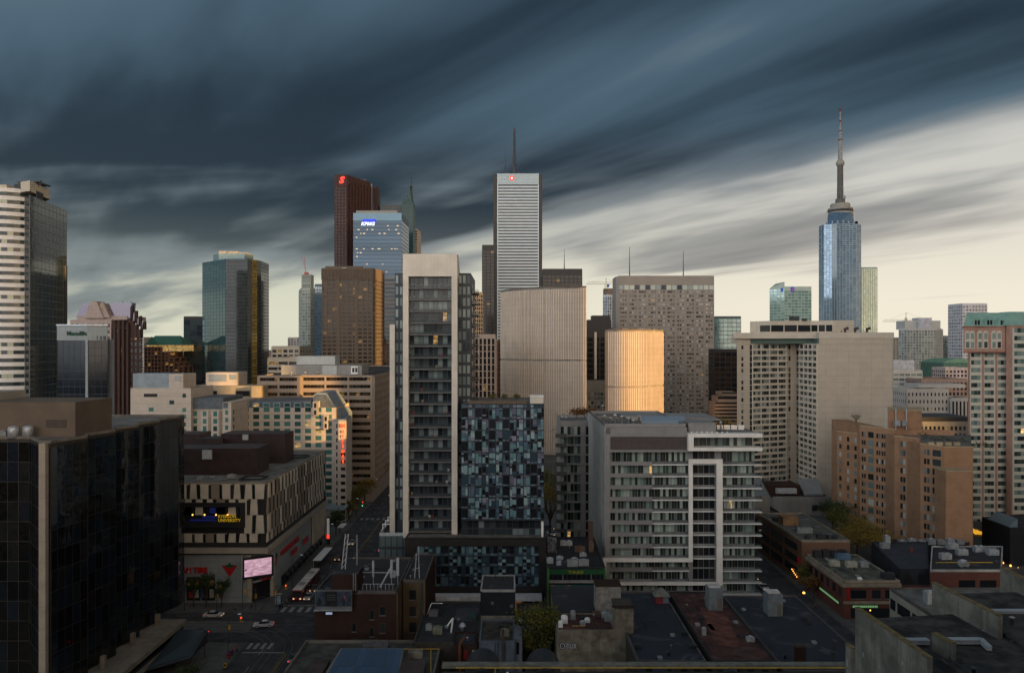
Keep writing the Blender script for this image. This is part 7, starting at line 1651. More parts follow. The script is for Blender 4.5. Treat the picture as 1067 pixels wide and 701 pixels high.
def corner_shop():
    y = 182; z = 8.8; x0, x1 = 78.7, 92.0
    b = low('corner_shop', 'red brick corner shop with lit green sign bands and pale cornice', [(x0,y),(x1,y),(x1,y+23),(x0,y+23)], z, bk_red, surf('roof_mossy_gravel', (.10,.097,.075), .95, .4, .35, col2=(.05,.05,.035), wet=.4), .35, surf('tan_cornice', (.26,.22,.16), .85))
    b.one('cornice', MATS['tan_cornice'], MB().prism([(x0-.5,y-.5),(x1+.1,y-.5),(x1+.1,y+.3),(x0+.3,y+.3),(x0+.3,y+23),(x0-.5,y+23)], z-1.1, z-.3))
    for px, w in ((894.5,4.0),(913,2.2),(925.5,1.6)): win(b, WX(px,y), y, 5.9, w*.9, 1.9)
    for k in range(6): win(b, x0, y+2+k*3.6, 5.9, 1.7, 1.9, ang=1)
    b.one('base_band', surf('tan_cornice', (.26,.22,.16)), MB().box(x0-.15,x1,y-.15,y-.001,3.6,4.3)); b.one('shop_front', g_dark, MB().box(x0+1.6,x1-2.2,y-.1,y-.002,.4,2.6))
    gs = emit('green_sign', (.28,.55,.25), .38)
    bx0, bx1 = WX(888,y), WX(914,y); r = random.Random(2); x = bx0
    b.one('sign_board', surf('sign_dark_green', (.02,.07,.035)), MB().box(bx0-.1,bx1+.1,y-.3,y-.151,2.7,3.5))
    while x < bx1-.2: w = r.uniform(.18,.42); b.one('sign_letter_block', gs, MB().box(x,x+w,y-.36,y-.301,2.85,3.35)); x += w+.12
    b.one('sign_board', MATS['sign_dark_green'], MB().box(x0-.3,x0-.151,y+2,y+14,2.7,3.5)); 
    for k in range(14): b.one('sign_letter_block', gs, MB().box(x0-.36,x0-.301,y+2.3+k*.82,y+2.9+k*.82,2.85,3.35))
    b.one('red_sign', surf('red_sign_panel', (.3,.01,.015)), MB().box(x1-2.0,x1-.3,y-.4,y-.151,2.6,3.7)); b.one('shop_lamp', emit('magenta_lamp', (1,.1,.8), 3), MB().box(WX(896,y),WX(898,y),y-.2,y-.11,2.0,2.4)); b.one('shop_lamp', lit_w, MB().box(WX(906,y),WX(907,y),y-.2,y-.11,2.0,2.3))
    b.one('vertical_sign', surf('red_sign_panel', (.3,.01,.015)), MB().box(WX(882,y),WX(885,y),y-.3,y-.16,4.6,8.0))
    for px, d, w, mt in ((869,195,2.4,surf('unit_cream', (.34,.32,.26))),(887,194,2.6,MATS['unit_cream']),(878,201,3.6,surf('unit_blue', (.10,.17,.24))),(900,194,2.0,unitm),(925,184.5,2.8,metal_d),(896,183.2,.7,white_p)): unit_box(b, WX(px,d), d, z, w, 1.6, 1.5 if w > 1 else .6, mt)
    m = MB(); 
    for k in range(9): m.box(x0+.6+k*1.1,x0+1.4+k*1.1,y+19.5,y+22,z+.1,z+1.0+.5*(k % 3))
    for k in range(4): unit_box(b, x0+2+k*2.2, y+21, z, 1.9, 1.6, 1.7+.3*(k % 2), surf('unit_black', (.03,.03,.032), .5))
corner_shop()
def brick_lowrise():
    y = 208; z = 11.7; x0, x1 = 78.5, 91.6
    b = low('brick_building', 'long three storey brown brick building lining the right hand side street', [(x0,y),(x1,y),(x1,y+34),(x0-1.2,y+34)], z, brick('brown_brick', (.19,.10,.06), (.16,.085,.05), (.13,.10,.08)), surf('grey_roof_gravel', (.11,.107,.097), .95, .3, .3, wet=.4), .45, surf('tan_cornice', (.26,.22,.16)))
    for j, z_ in enumerate((9.3,6.0,2.8)):
        for k in range(3): b.one('window_band', g_dark, MB().prism([(x0-.1-k*.4-.1,y+3+k*10.5),(x0-.02-k*.4,y+3+k*10.5),(x0-.3-k*.4,y+11.5+k*10.5),(x0-.5-k*.4,y+11.5+k*10.5)], z_-.9, z_+.9))
    for px, d, w, h, mt in ((824,226,4.6,2.6,surf('ochre_box', (.24,.14,.07))),(838,217,4.2,1.6,unitm),(833,219,2,1.4,metal_d),(855,211,2.0,1.3,metal_d),(864,210.5,1.2,1.1,metal_d),(869,210.8,1.2,1.0,metal_d),(841,211,.9,.8,metal_d),(808,232,1.6,1.2,metal_d)): 
        if w > 4.3: b.one('stair_head', mt, MB().box(WX(px,d)-w/2,WX(px,d)+w/2,d,d+4,z,z+h))
        else: unit_box(b, WX(px,d), d, z, w, 1.6, h, mt)
    for k in range(5): b.one('shop_lamp', lit_w, MB().box(x0-.6,x0-.5,y+2+k*.9,y+2.4+k*.9,1.4+.25*k,1.65+.25*k))
    b.one('red_sign', surf('red_sign_panel', (.3,.01,.015)), MB().box(x0-.9,x0-.12,y+.6,y+.8,5.6,7.4))
    # two storey neighbour
    b2 = low('brick_building', 'dim two storey brick building with dark windows beyond long brown building', [(77,244),(88,244),(88,262),(76,262)], 9.6, bk_dark, rooftar, .4)
    for k in range(4): win(b2, 77-.28*k-.1, 246+k*4, 6, 1.6, 1.8, ang=1)
brick_lowrise()
def podium():
    y = 292; x0, x1 = WX(806,y), WX(871,y); z = WZ(521.5,y)
    gc = surf('grey_podium_concrete', (.20,.19,.175), .9, .1, .25, grid=(3,30,.1), streak=.25)
    b = low('podium_building', 'plain grey concrete podium with rooftop plant at the foot of the cream hotel', [(x0,y),(x1,y),(x1,y+26),(x0,y+26)], z, gc, rooftar, .5)
    b.one('upper_wall', gc, MB().box(x0,x1,y+.2,y+.9,z+.06,z+1.5)); b.one('loading_opening', black_p, MB().box(WX(846,y),WX(870,y),y-.1,y-.01,WZ(532,y),WZ(526,y)))
    b.one('pitched_skylight', surf('grey_ribbed_roof', (.26,.26,.25), .6, .1, .4, grid=(1,50,.1)), MB().prism([(WX(838,300),300),(WX(858,300),300),(WX(852,316),316),(WX(830,316),316)], z+.5, [z+1.2,z+1.2,z+4.2,z+4.2]))
    b.one('plant_screen', bk_dark, MB().prism(pz(800,834,302,10), z, z+4.0))
    for k in range(3): unit_box(b, WX(812+k*7,300), 300, z+1.2, 2.6, 2, 2.0, metal_l)
    b2 = low('grey_annexe', 'low pale grey flat roof between the white framed block and plain podium', [(76,250),(84,250),(92,285),(84,285)], 15.5, gc, surf('pale_flat_roof', (.22,.22,.215), .9), .3)
podium()
b = low('dark_hall', 'low building with matt dark blue roof right of the corner shop', [(WX(937,190),190),(WX(968,190),190),(WX(975,212),216),(WX(915,212),216)], 9.3, surf('ink_render', (.022,.024,.03), .8), surf('roof_ink', (.04,.044,.055), .8, .2, .3), .3)
b.one('brick_base', bk_red, MB().box(WX(937,190)-.3,WX(968,190)+.3,189.7,189.99,0,5.6)); b.one('flue', bk_red, MB().box(WX(949,205),WX(951.5,205),205,206,9.3,11)); unit_box(b, WX(922,210), 210, 9.3, 2.2, 1.6, 1.5); unit_box(b, WX(924,214), 214, 9.3, 1.4, 1.4, 2.6, metal_l)
for k in range(3): b.one('arched_panel', black_p, MB().slabwall([(-.8,6),(.8,6),(.8,7.6),(.5,8.2),(-.5,8.2),(-.8,7.6)], (98+k*3.2,190), (1,0), 0, .05))
b = low('brick_building', 'long low red brick building with white coping near the right fin walls', [(WX(969,186),186),(WX(1044,186),186),(WX(1050,206),208),(WX(975,206),208)], 10.2, bk_red, rooftar, .35, surf('white_coping', (.38,.37,.34)))
for k in range(3): b.one('window_band', g_dark, MB().box(WX(999+k*22,186),WX(1016+k*22,186),185.92,185.99,6.2,8.0))
for px, d in ((985,196),(1002,200),(1020,203),(992,206),(1034,200)): unit_box(b, WX(px,d), d, 10.2, 2.6, 1.6, 1.6, metal_l)
b.one('gas_pipe', yellow_p, MB().tube((WX(975,192),192,10.6),(WX(1034,192),192,10.6),.1,5))
b = low('service_building', 'dim low service building with rooftop machines in front of the terracotta apartments', [(WX(930,219),219),(WX(1010,219),219),(WX(1010,226),226),(WX(930,226),226)], 7.5, black_p, rooftar, .3)
for k in range(7): unit_box(b, WX(940+k*10,221), 221, 7.5, 2.0, 1.5, 1.4+.3*(k%2), metal_l if k % 2 else unitm)
# entrance canopy with golden lit glass vault
def vault():
    b = Bld('glass_canopy', 'golden lit glass vault canopy beside the salmon hotel entrance', 'canopy', WX(1026,262), 262)
    go = emit('gold_glass', (1.0,.48,.03), .75); y = 262; x0, x1 = WX(1014,y), WX(1043,y); z0, z1 = WZ(567,y), WZ(556,y); n = 8
    fr = MB()
    prof = lambda t: (x0+(x1-x0)*t, z1-(z1-z0)*t**2.2)
    for i in range(n):
        (xa, za), (xb, zb_) = prof(i/n), prof((i+1)/n)
        for k in range(3):
            if (i*3+k) % 5 == 4: continue
            ya, yb = y-1+k*3.0, y+1.7+k*3.0; m = MB(); m.add([(xa+.1,ya,za),(xb-.1,ya,zb_),(xb-.1,yb,zb_+.8),(xa+.1,yb,za+.8),(xa+.1,ya,za+.1),(xb-.1,ya,zb_+.1),(xb-.1,yb,zb_+.9),(xa+.1,yb,za+.9)], [(3,2,1,0),(4,5,6,7),(0,1,5,4),(1,2,6,5),(2,3,7,6),(3,0,4,7)]); b.one('glass_panel', go, m)
        fr.tube((xa,y-1.2,za),(xb,y-1.2,zb_),.15,4); fr.tube((xa,y-1.2,za),(xa,y+8,za+2.4),.1,4)
    b.one('frame', metal_d, fr); b.one('support', stone_d, MB().box(x0,x1,y+.5,y+1,0,z0-.1).box(x0,x0+.4,y+1.1,y+7,0,z0))
    b2 = low('glass_roofed_hall', 'dark hall with a sloping glass roof edge at far right', [(WX(1040,232),240),(WX(1048,228),226),(WX(1100,228),226),(WX(1100,240),246)], 11.0, black_p, rooftar, .2)
    b2.one('sloping_glass', glass('pale_slope_glass', [(.14,.18,.20)], rough=.25), MB().prism([(WX(1042,232),238),(WX(1049,228),227),(WX(1058,228),227),(WX(1052,232),238)], 11, [11.2,11.2,13.6,13.6]))
    for px, py in ((1022,571),(1029,574),(1036.5,577.5),(1045,586),(1053,589),(1061,592)):
        D = 224; o = Bld('lantern', 'small amber lantern in the row leading to the gold canopy', 'lantern', WX(px,D), D, 'amber lanterns in a row'); z = WZ(py,D); o.one('post', metal_d, MB().box(WX(px,D)-.06,WX(px,D)+.06,D-.06,D+.06,0,z-.3)); o.one('lamp', lit_w, MB().lathe(WX(px,D), D, [(.12,z-.3),(.28,z-.1),(.28,z+.1),(.1,z+.3)], 8))
vault()
# ================================================================= TREES
leafm = {}
def leaf_mat(nm, tones):
    m, N, b = mat_base(nm); gi = N.new('ShaderNodeNewGeometry').outputs['Random Per Island']; k = len(tones)
    N.put(b.inputs['Base Color'], N.ramp(gi, [(i/k, tones[i]) for i in range(k)], 'CONSTANT')); b.inputs['Roughness'].default_value = .8; b.inputs['Specular IOR Level'].default_value = .15
    return m
L_gold = leaf_mat('foliage_gold', [(.22,.13,.02),(.16,.11,.02),(.10,.09,.02),(.26,.16,.03)]); L_mix = leaf_mat('foliage_olive', [(.07,.08,.02),(.10,.09,.02),(.05,.06,.02),(.13,.10,.02)]); L_green = leaf_mat('foliage_green', [(.02,.04,.015),(.03,.05,.02),(.04,.055,.02)]); L_rust = leaf_mat('foliage_rust', [(.16,.05,.02),(.20,.08,.02),(.10,.05,.02),(.07,.07,.02)])
bark = surf('bark', (.05,.04,.03), .9, .3, 3)
def tree_mesh(seed, h, r, nleaf, ls):
    rd = random.Random(seed); T = MB(); C_ = MB(); hb = h*.35
    T.tube((0,0,0),(0,0,hb),h*.028,7,h*.02); tips = []
    for k in range(8):
        a = k*2.4+rd.uniform(-.3,.3); rr = r*rd.uniform(.35,.8); e = Vector((math.cos(a)*rr, math.sin(a)*rr, h*rd.uniform(.5,.85))); T.tube((0,0,hb*rd.uniform(.75,1)), e, h*.014, 5, h*.004); tips.append(e)
        for q in range(2): e2 = e+Vector((rd.gauss(0,r*.3),rd.gauss(0,r*.3),rd.uniform(.02,.12)*h)); T.tube(e, e2, h*.005, 4, h*.002); tips.append(e2)
    T.tube((0,0,hb),(0,0,h*.85),h*.018,6,h*.004); tips += [Vector((0,0,h*.85)), Vector((0,0,h*.7))]
    for _ in range(nleaf):
        t = rd.choice(tips); c = t+Vector((rd.gauss(0,r*.20),rd.gauss(0,r*.20),rd.gauss(0,r*.17)))
        a = Vector((rd.gauss(0,1),rd.gauss(0,1),rd.gauss(0,.7))).normalized(); d = a.orthogonal().normalized(); s = ls*rd.uniform(.6,1.3)
        C_.add([tuple(c-a*s),tuple(c+d*s*.7),tuple(c+a*s),tuple(c-d*s*.7)], [(0,1,2,3)])
    def me(n, mb, mt): 
        m = bpy.data.meshes.new(n); m.from_pydata(mb.v, [], mb.f); m.materials.append(mt); return m
    return me('trunk', T, bark), C_
_tm = {}
def tree(label, x, y, h, r, mat, seed, group, nleaf=1500, z=0, cat='tree', ls=.28):
    tm, cm = tree_mesh(seed, h, r, nleaf, ls)
    e = bpy.data.objects.new('tree', None); COL.objects.link(e); e.location = (x,y,z); tag(e, label, cat, group)
    t = bpy.data.objects.new('trunk', tm); COL.objects.link(t); t.parent = e
    m = bpy.data.meshes.new('crown'); m.from_pydata(cm.v, [], cm.f); m.materials.append(mat); c = bpy.data.objects.new('crown', m); COL.objects.link(c); c.parent = e
    return e
TG = 'street and yard trees in autumn leaf'
tree('large olive and yellow tree at bottom centre left of the graffiti wall', WX(563,147), 147, 15.5, 4.0, L_mix, 1, TG, 8000, ls=.19)
k = 0
for px, D, h, r, mt, lab in ((372,300,9,4,L_mix,'olive street tree nearest the traffic lights left of the main street'),(380,318,10,4.5,L_gold,'golden street tree by the ribbon window offices'),(391,345,13,6,L_gold,'broad gold and green tree at the far corner of the ribbon window offices'),(402,410,13,6,L_mix,'far olive tree half hidden by the concrete fin'),(363,285,7,3,L_mix,'small olive tree under the stone hotel canopy'),(350,262,9,3.6,L_green,'dark green tree at the back corner of the corner store')):
    k += 1; tree(lab, WX(px,D), D, h, r, mt, 10+k, TG, 1300)
for px, D, h, lab in ((202,190.5,7.5,'dark tree left in front of the shop windows'),(215,190.5,8.5,'tallest dark tree in front of the shop windows'),(231,190,6.5,'slim dark tree right of the shop windows')): k += 1; tree(lab, WX(px,D), D, h, 1.8, L_green, 20+k, TG, 1400, ls=.16)
for px, D, h, r, mt, lab in ((573,262,17,6,L_gold,'tall yellow tree in the gap left of the grey balcony block'),(569,300,18,6,L_mix,'second yellow green tree further back in gap left of the grey block'),
    (868,262,12,5,L_green,'green tree at the left foot of the terracotta apartments'),(880,250,11,5.5,L_mix,'olive tree in front of the terracotta apartments'),(893,238,10,6,L_gold,'spreading amber tree in front of the terracotta apartments'),(912,232,9,6,L_gold,'low amber tree right of the spreading amber tree'),(848,196,6,2.2,L_rust,'thin rusty tree on pavement by the brick corner shop'),(840,203,6.5,2.4,L_mix,'thin olive tree on pavement by long brown brick building')):
    k += 1; tree(lab, WX(px,D), D, h, r, mt, 40+k, TG, 3000 if r > 3 else 900, ls=.22)
for px, D, yt, r, mt, lab in ((604,400,429,9,L_rust,'rust coloured tree tops left part of gap between curved towers'),(618,395,430,9,L_rust,'rust tree crown in front of the beige concrete block'),(724,400,432,10,L_rust,'red brown tree crown at the foot of the slab hotel'),(740,410,433,10,L_mix,'olive tree crown right of the red brown one'),(757,405,435,9,L_mix,'dark olive tree crown beside the cream hotel'),(712,405,434,8,L_mix,'small olive tree crown left of the red brown one')):
    k += 1; h = WZ(yt,D); tree(lab, WX(px,D), D, h, r, mt, 60+k, TG, 1500, ls=.5)
for px, D, z_, h, lab in ((513,190,WZ(420,188),2.2,'small shrub on the mosaic block roof, left'),(525,190,WZ(420,188),2.0,'small shrub on the mosaic block roof, middle'),(538,190,WZ(420,188),2.2,'small yellow shrub on the mosaic block roof beside the stair house'),(892,263,37.6,3.5,'little round tree on the roof of the terracotta apartments')):
    k += 1; tree(lab, WX(px,D), D, h, h*.42, L_mix, 80+k, 'rooftop shrubs', 260, z_, ls=.14, cat='shrub')
for k2, (px, D, z_) in enumerate(((601,244,41.5),(609,244,41.5),(617,243.5,41.5))):
    tree(['left','middle','right'][k2]+' rusty shrub on the roof terrace of the slim grey block', WX(px,D), D, 3.2, 2.2, L_rust, 90+k2, 'rooftop shrubs', 500, z_, ls=.2, cat='shrub')

for B_ in ALLB:
    l = B_.e['label']
    if l.startswith('cream pleated'): clutter(B_, -84, -64, 196, 204, 30.1)
    if l.startswith('old tan rendered'): clutter(B_, 10, 21, 142.5, 149, 12.75)
    if l.startswith('stained concrete roofscape'): clutter(B_, 36, 50, 60, 70, 37.8, 1.5); clutter(B_, 48, 60, 66, 80, 38.1)
    if l.startswith('broad apartment'): clutter(B_, 25, 42, 200, 214, 43.9)
    if l.startswith('wide brown precast'): clutter(B_, -98, -60, 322, 330, 52)
    if l.startswith('large cream'): clutter(B_, 132, 146, 323, 328, 70.1)
# ================================================================= VEHICLES, LAMPS, SIGNALS, PEOPLE
def copy_tree(o, parent=None):
    c = o.copy(); COL.objects.link(c); c.parent = parent
    for ch in list(o.children): copy_tree(ch, c)
    return c
def smooth_body(prof, w, mat, name, parent, taper=.86):
    """car body from a side profile [(y,z)] lofted across the width with tumblehome"""
    n = len(prof); xs = [-w/2, -w/2*.96, w/2*.96, w/2]; zmax = max(p[1] for p in prof); m = MB(); v = []
    for i, x in enumerate((-1,-.94,.94,1)):
        for (yy, zz) in prof:
            t = max(0, (zz-.85)/(zmax-.85)) if zz > .85 else 0; s = (1-(1-taper)*t)*w/2
            v.append((x*s, yy*(.985 if abs(x) == 1 else 1), zz*(.985 if abs(x) == 1 and zz > .5 else 1)))
    f = [tuple(range(n))[::-1], tuple(range(3*n, 4*n))]
    for k in range(3):
        for i in range(n): f.append((k*n+i, k*n+(i+1) % n, (k+1)*n+(i+1) % n, (k+1)*n+i))
    me = bpy.data.meshes.new(name); me.from_pydata(v, [], f); me.materials.append(mat); me.update()
    o = bpy.data.objects.new(name, me); COL.objects.link(o); o.parent = parent; return o
def car_proto(paint):
    e = bpy.data.objects.new('car', None); COL.objects.link(e)
    smooth_body([(-2.2,.35),(-2.25,.75),(-2.0,.92),(-1.1,1.0),(1.5,1.02),(2.15,.95),(2.22,.6),(2.18,.35)], 1.8, paint, 'body', e)
    smooth_body([(-1.15,.98),(-.45,1.42),(.75,1.44),(1.55,1.0)], 1.62, g_dark, 'cabin_glass', e, .8)
    r = MB().box(-.66,.66,-.42,.75,1.435,1.47); r.build('car_roof', paint, None).parent = e
    for sx in (-.82,.82):
        for sy in (-1.38,1.35):
            w = MB().tube((-.11,0,0),(.11,0,0),.33,14).build('wheel', surf('tyre', (.02,.02,.02), .9), None); w.parent = e; w.location = (sx,sy,.33)
            hc = MB().tube((-.115,0,0),(.115,0,0),.19,8).build('rim', metal_l, None); hc.parent = w
    for sx in (-.62,.62):
        MB().box(sx-.18,sx+.18,-2.27,-2.2,.62,.76).build('headlight', emit('headlight', (1,.6,.3), 1.1), None).parent = e
        MB().box(sx-.16,sx+.16,2.17,2.26,.68,.82).build('tail_light', emit('tail_light', (1,.03,.02), 1.0), None).parent = e
    return e
protos = [car_proto(surf('car_paint_%d' % i, c, .25, .02, 1, spec=.6)) for i, c in enumerate([(.05,.05,.055),(.35,.36,.37),(.12,.02,.02),(.04,.06,.11),(.45,.45,.44)])]
used = set()
def car(pi, x, y, rz, label, group):
    o = protos[pi] if pi not in used else copy_tree(protos[pi]); used.add(pi); o.location = (x,y,.03); o.rotation_euler = (0,0,R(rz)); tag(o, label, 'car', group); return o
G1 = 'cars on the main street and at the crossing'; G2 = 'cars parked along the right hand side street'
car(1, -52, 196.5, 0, 'silver car waiting at the crossing right of the bus', G1); car(0, -52.2, 203, 0, 'black car waiting behind the silver one', G1); car(0, -55.8, 214, 0, 'dark car beside the bus on the main street', G1)
car(1, WX(275,177), 177, -80, 'silver car turning across the middle of the crossing', G1); car(4, WX(222,183), 183.2, 90, 'pale car driving along the cross street', G1); car(3, -44.8, 147, 180, 'dark blue car at bottom of the main street, tail lights on', G1); car(2, -41.8, 153, 180, 'dark red car at bottom kerb of the main street', G1); car(0, -44.8, 158, 180, 'black car leading the queue at bottom', G1); car(3, WX(205,171), 171.5, -90, 'dark blue car on cross street beside the pale ledges', G1)
car(1, -44.5, 268, 180, 'silver car driving away up the main street', G1); car(0, -52, 330, 0, 'black car approaching far up the main street', G1); car(4, -41.0, 242, 180, 'pale car near the central tower podium', G1)
for k, (px, D, lab, pi) in enumerate(((797,262,'dark red car parked far up the side street',2),(803,248,'black car parked mid way up the side street',0),(806,238,'second dark red car parked on the side street',2),(820,219,'silver car parked nearest the junction roof sheds',1),(833,213,'black car parked below long brown brick building',0),(845,204,'pale car parked near the thin rusty tree',4))): car(pi, WX(px,D) if k < 3 else 66.9+ (k % 2)*0, D, 0, lab, G2)
car(0, -52.4, 232, 0, 'black car behind the tram bus on the main street', G1); car(1, -52, 250, 0, 'silver car approaching beyond the tram shelter', G1); car(4, -45.2, 205, 180, 'pale car driving away just past the crossing', G1); car(2, -41.2, 300, 180, 'dark red car stopped at the far crossing', G1); car(1, -41.6, 226, 180, 'silver car parked at the kerb by the tower podium', G1); car(0, -47, 139, 180, 'black car at the very bottom of the main street', G1)
car(3, WX(573,262), 270, 30, 'blue car in the yard left of the grey balcony block', G2); car(4, WX(576,258), 262, 30, 'white car in the yard left of the grey balcony block', G2)
def bus(x, y, label):
    e = bpy.data.objects.new('bus', None); COL.objects.link(e); e.location = (x,y,.03); tag(e, label, 'bus')
    rd = surf('bus_red', (.16,.02,.02), .4, .05); rf = surf('bus_roof_pale', (.50,.48,.45), .6, .1, .6)
    def P(n, m, mb, par=None): o = mb.build(n, m, None); o.parent = par or e; return o
    for k in range(2):
        y0 = k*9.6; P('body', rd, MB().box(-1.25,1.25,y0,y0+8.9,.35,2.95)); P('roof', rf, MB().prism([(-1.22,y0+.1),(1.22,y0+.1),(1.22,y0+8.8),(-1.22,y0+8.8)], 2.951, 3.2, [(-1.05,y0+.3),(1.05,y0+.3),(1.05,y0+8.6),(-1.05,y0+8.6)]))
        for s in (-1,1): P('window_band', g_dark, MB().box(min(s*1.252,s*1.28),max(s*1.252,s*1.28),y0+.4,y0+8.5,1.5,2.6))
        for s in (-1,1):
            for q in (1.8,7.0): P('wheel', MATS['tyre'], MB().tube((s*1.28-.12,y0+q,.5),(s*1.28+.12-.14*s,y0+q,.5),.5,14))
        P('rooftop_unit', unitm, MB().box(-.7,.7,y0+3,y0+5.4,3.201,3.45))
    P('bellows', black_p, MB().box(-1.15,1.15,8.9,9.6,.5,2.85)); P('windscreen', g_dark, MB().box(-1.1,1.1,-.04,-.001,1.2,2.6)); 
    for s in (-.85,.85): P('headlight', emit('headlight', (1,.6,.3), 1.1), MB().box(s-.18,s+.18,-.08,-.002,.65,.9))
    return e
bus(-54.4, 194.2, 'long articulated red tram bus with pale roof waiting at the corner store crossing')
def stand(name, label, cat, x, y, group=None): 
    b = bpy.data.objects.new(name, None); COL.objects.link(b); b.location = (x,y,0); return tag(b, label, cat, group)
def lamp_proto():
    e = bpy.data.objects.new('street_lamp', None); COL.objects.link(e)
    for n, m, mb in (('pole', metal_d, MB().tube((0,0,0),(0,0,8.2),.11,7,.07)), ('arm', metal_d, MB().tube((0,0,8.1),(1.0,0,8.9),.05,5).tube((1.0,0,8.9),(2.2,0,9.0),.05,5)), ('lamp_head', metal_d, MB().box(2.0,2.8,-.16,.16,8.92,9.08))): mb.build(n, m, None).parent = e
    MB().box(2.1,2.75,-.12,.12,8.86,8.918).build('lamp_glass', emit('lamp_glass_cool', (.8,.85,1.0), .8), None).parent = e
    return e
lp = lamp_proto(); first = True
for x, y, rz, lab in ((-58.6,205,0,'street lamp by the bus on the left pavement'),(-58.6,240,0,'street lamp halfway along the corner store'),(-58.8,280,0,'street lamp before the stone hotel'),(-37.4,160,180,'street lamp on the right kerb at bottom of the main street'),(-59.2,160,0,'street lamp on the near left corner of the crossing'),(-66,188,90,'street lamp in front of the store windows'),(-58.8,320,0,'street lamp beside the ribbon window offices'),(-37.4,250,180,'street lamp opposite the stone hotel'),(-80,187.5,90,'street lamp further along the cross street'),(77.4,232,180,'street lamp on the side street pavement')):
    o = lp if first else copy_tree(lp); first = False; o.location = (x,y,.1); o.rotation_euler = (0,0,R(rz)); tag(o, lab, 'street lamp', 'street lamps')
e = stand('street_lamp', 'street lamp with a glowing orange head beside the low blue roof', 'street lamp', 64.6, 176, 'street lamps')
for n, m, mb in (('pole', metal_d, MB().tube((0,0,0),(0,0,7.2),.11,7,.07)), ('arm', metal_d, MB().tube((0,0,7.1),(2.2,0,8.2),.06,5)), ('lamp_head', lit_w, MB().lathe(2.3, 0, [(.2,8.0),(.34,8.15),(.2,8.4)], 8))): mb.build(n, m, None).parent = e
def signal_proto(lit):
    e = bpy.data.objects.new('traffic_signal', None); COL.objects.link(e); yl = surf('signal_yellow', (.42,.22,.015), .6, .1)
    MB().tube((0,0,0),(0,0,5.4),.09,7).build('pole', metal_d, None).parent = e; MB().tube((0,0,5.2),(2.4,0,5.4),.06,5).build('arm', metal_d, None).parent = e
    h = MB().box(2.2,2.65,-.2,.2,4.3,5.6).build('signal_head', yl, None); h.parent = e; h2 = MB().box(-.25,.25,-.35,-.12,3.0,4.1).build('signal_head', yl, None); h2.parent = e
    cols = [(1,.05,.02),(1,.5,.05),(.1,1,.5)]
    for k in range(3): MB().tube((2.42,-.26,5.35-k*.42),(2.42,-.201,5.35-k*.42),.15,10).build('signal_lens', emit('signal_%d' % k, cols[k], 2.2) if k == lit else black_p, None).parent = h
    return e
sg = [signal_proto(0), signal_proto(2), signal_proto(1)]
for i, (x, y, rz, k, lab) in enumerate(((-58.4,190.2,0,0,'traffic signal showing red at the corner store crossing'),(-38.9,187.0,180,2,'traffic signal on the corner below the central tower'),(-58.6,288.5,0,1,'traffic signal showing green before the stone hotel'))): sg[k].location = (x,y,.1); sg[k].rotation_euler = (0,0,R(rz)); tag(sg[k], lab, 'traffic light', 'traffic signals')
for x, y, rz, k, lab in ((-62.5,187.3,200,0,'traffic signal in front of the corner screen'),(-61.5,167.0,20,0,'traffic signal on the near left corner'),(-72,187.2,90,2,'traffic signal beside the slim dark tree'),(-79,167.0,270,2,'traffic signal by the dark office podium'),(-38.4,289,180,1,'traffic signal at the far crossing on right kerb'),(-59.0,291,0,0,'second far traffic signal by the gold trees')):
    o = copy_tree(sg[k]); o.location = (x,y,.1); o.rotation_euler = (0,0,R(rz)); tag(o, lab, 'traffic light', 'traffic signals')
b = stand('tram_shelter', 'white tram stop shelter on the left side of the main street', 'shelter', -56.4, 222)
for n, m, mb in (('roof', white_p, MB().box(-1.2,1.2,0,14,2.6,2.75)), ('glass_wall', clear_rail, MB().box(-1.1,-1.04,.4,13.6,.2,2.4)), ('post', metal_l, MB().box(-1.1,-1.0,.1,.2,0,2.59)), ('post', metal_l, MB().box(-1.1,-1.0,13.8,13.9,0,2.59)), ('bench', metal_d, MB().box(-.9,-.5,3,8,.4,.5).box(-.8,-.7,3.2,3.3,0,.4).box(-.8,-.7,7.7,7.8,0,.4))): mb.build(n, m, None).parent = b
b = stand('tram_shelter', 'second white tram stop shelter nearer the far trees', 'shelter', -58.6, 262)
for n, m, mb in (('roof', white_p, MB().box(-1.0,1.0,0,6,2.6,2.75)), ('glass_wall', clear_rail, MB().box(-.9,-.84,.4,5.6,.2,2.4)), ('post', metal_l, MB().box(-.9,-.8,.1,.2,0,2.59)), ('post', metal_l, MB().box(-.9,-.8,5.8,5.9,0,2.59))): mb.build(n, m, None).parent = b
b = stand('sign_pylon', 'slim dark pylon sign glowing red and white at the back corner of store', 'sign', -59.8, 250)
for n, m, mb in (('pylon', black_p, MB().box(-.5,.5,-.3,.3,0,9)), ('lit_panel', emit('pylon_white', (1,.95,.9), .12), MB().box(-.42,.42,-.36,-.301,3.4,8.6)), ('lit_panel', emit('red_sign_light', (1,.04,.02)), MB().box(-.42,.42,-.36,-.301,2.0,3.3))): mb.build(n, m, None).parent = b
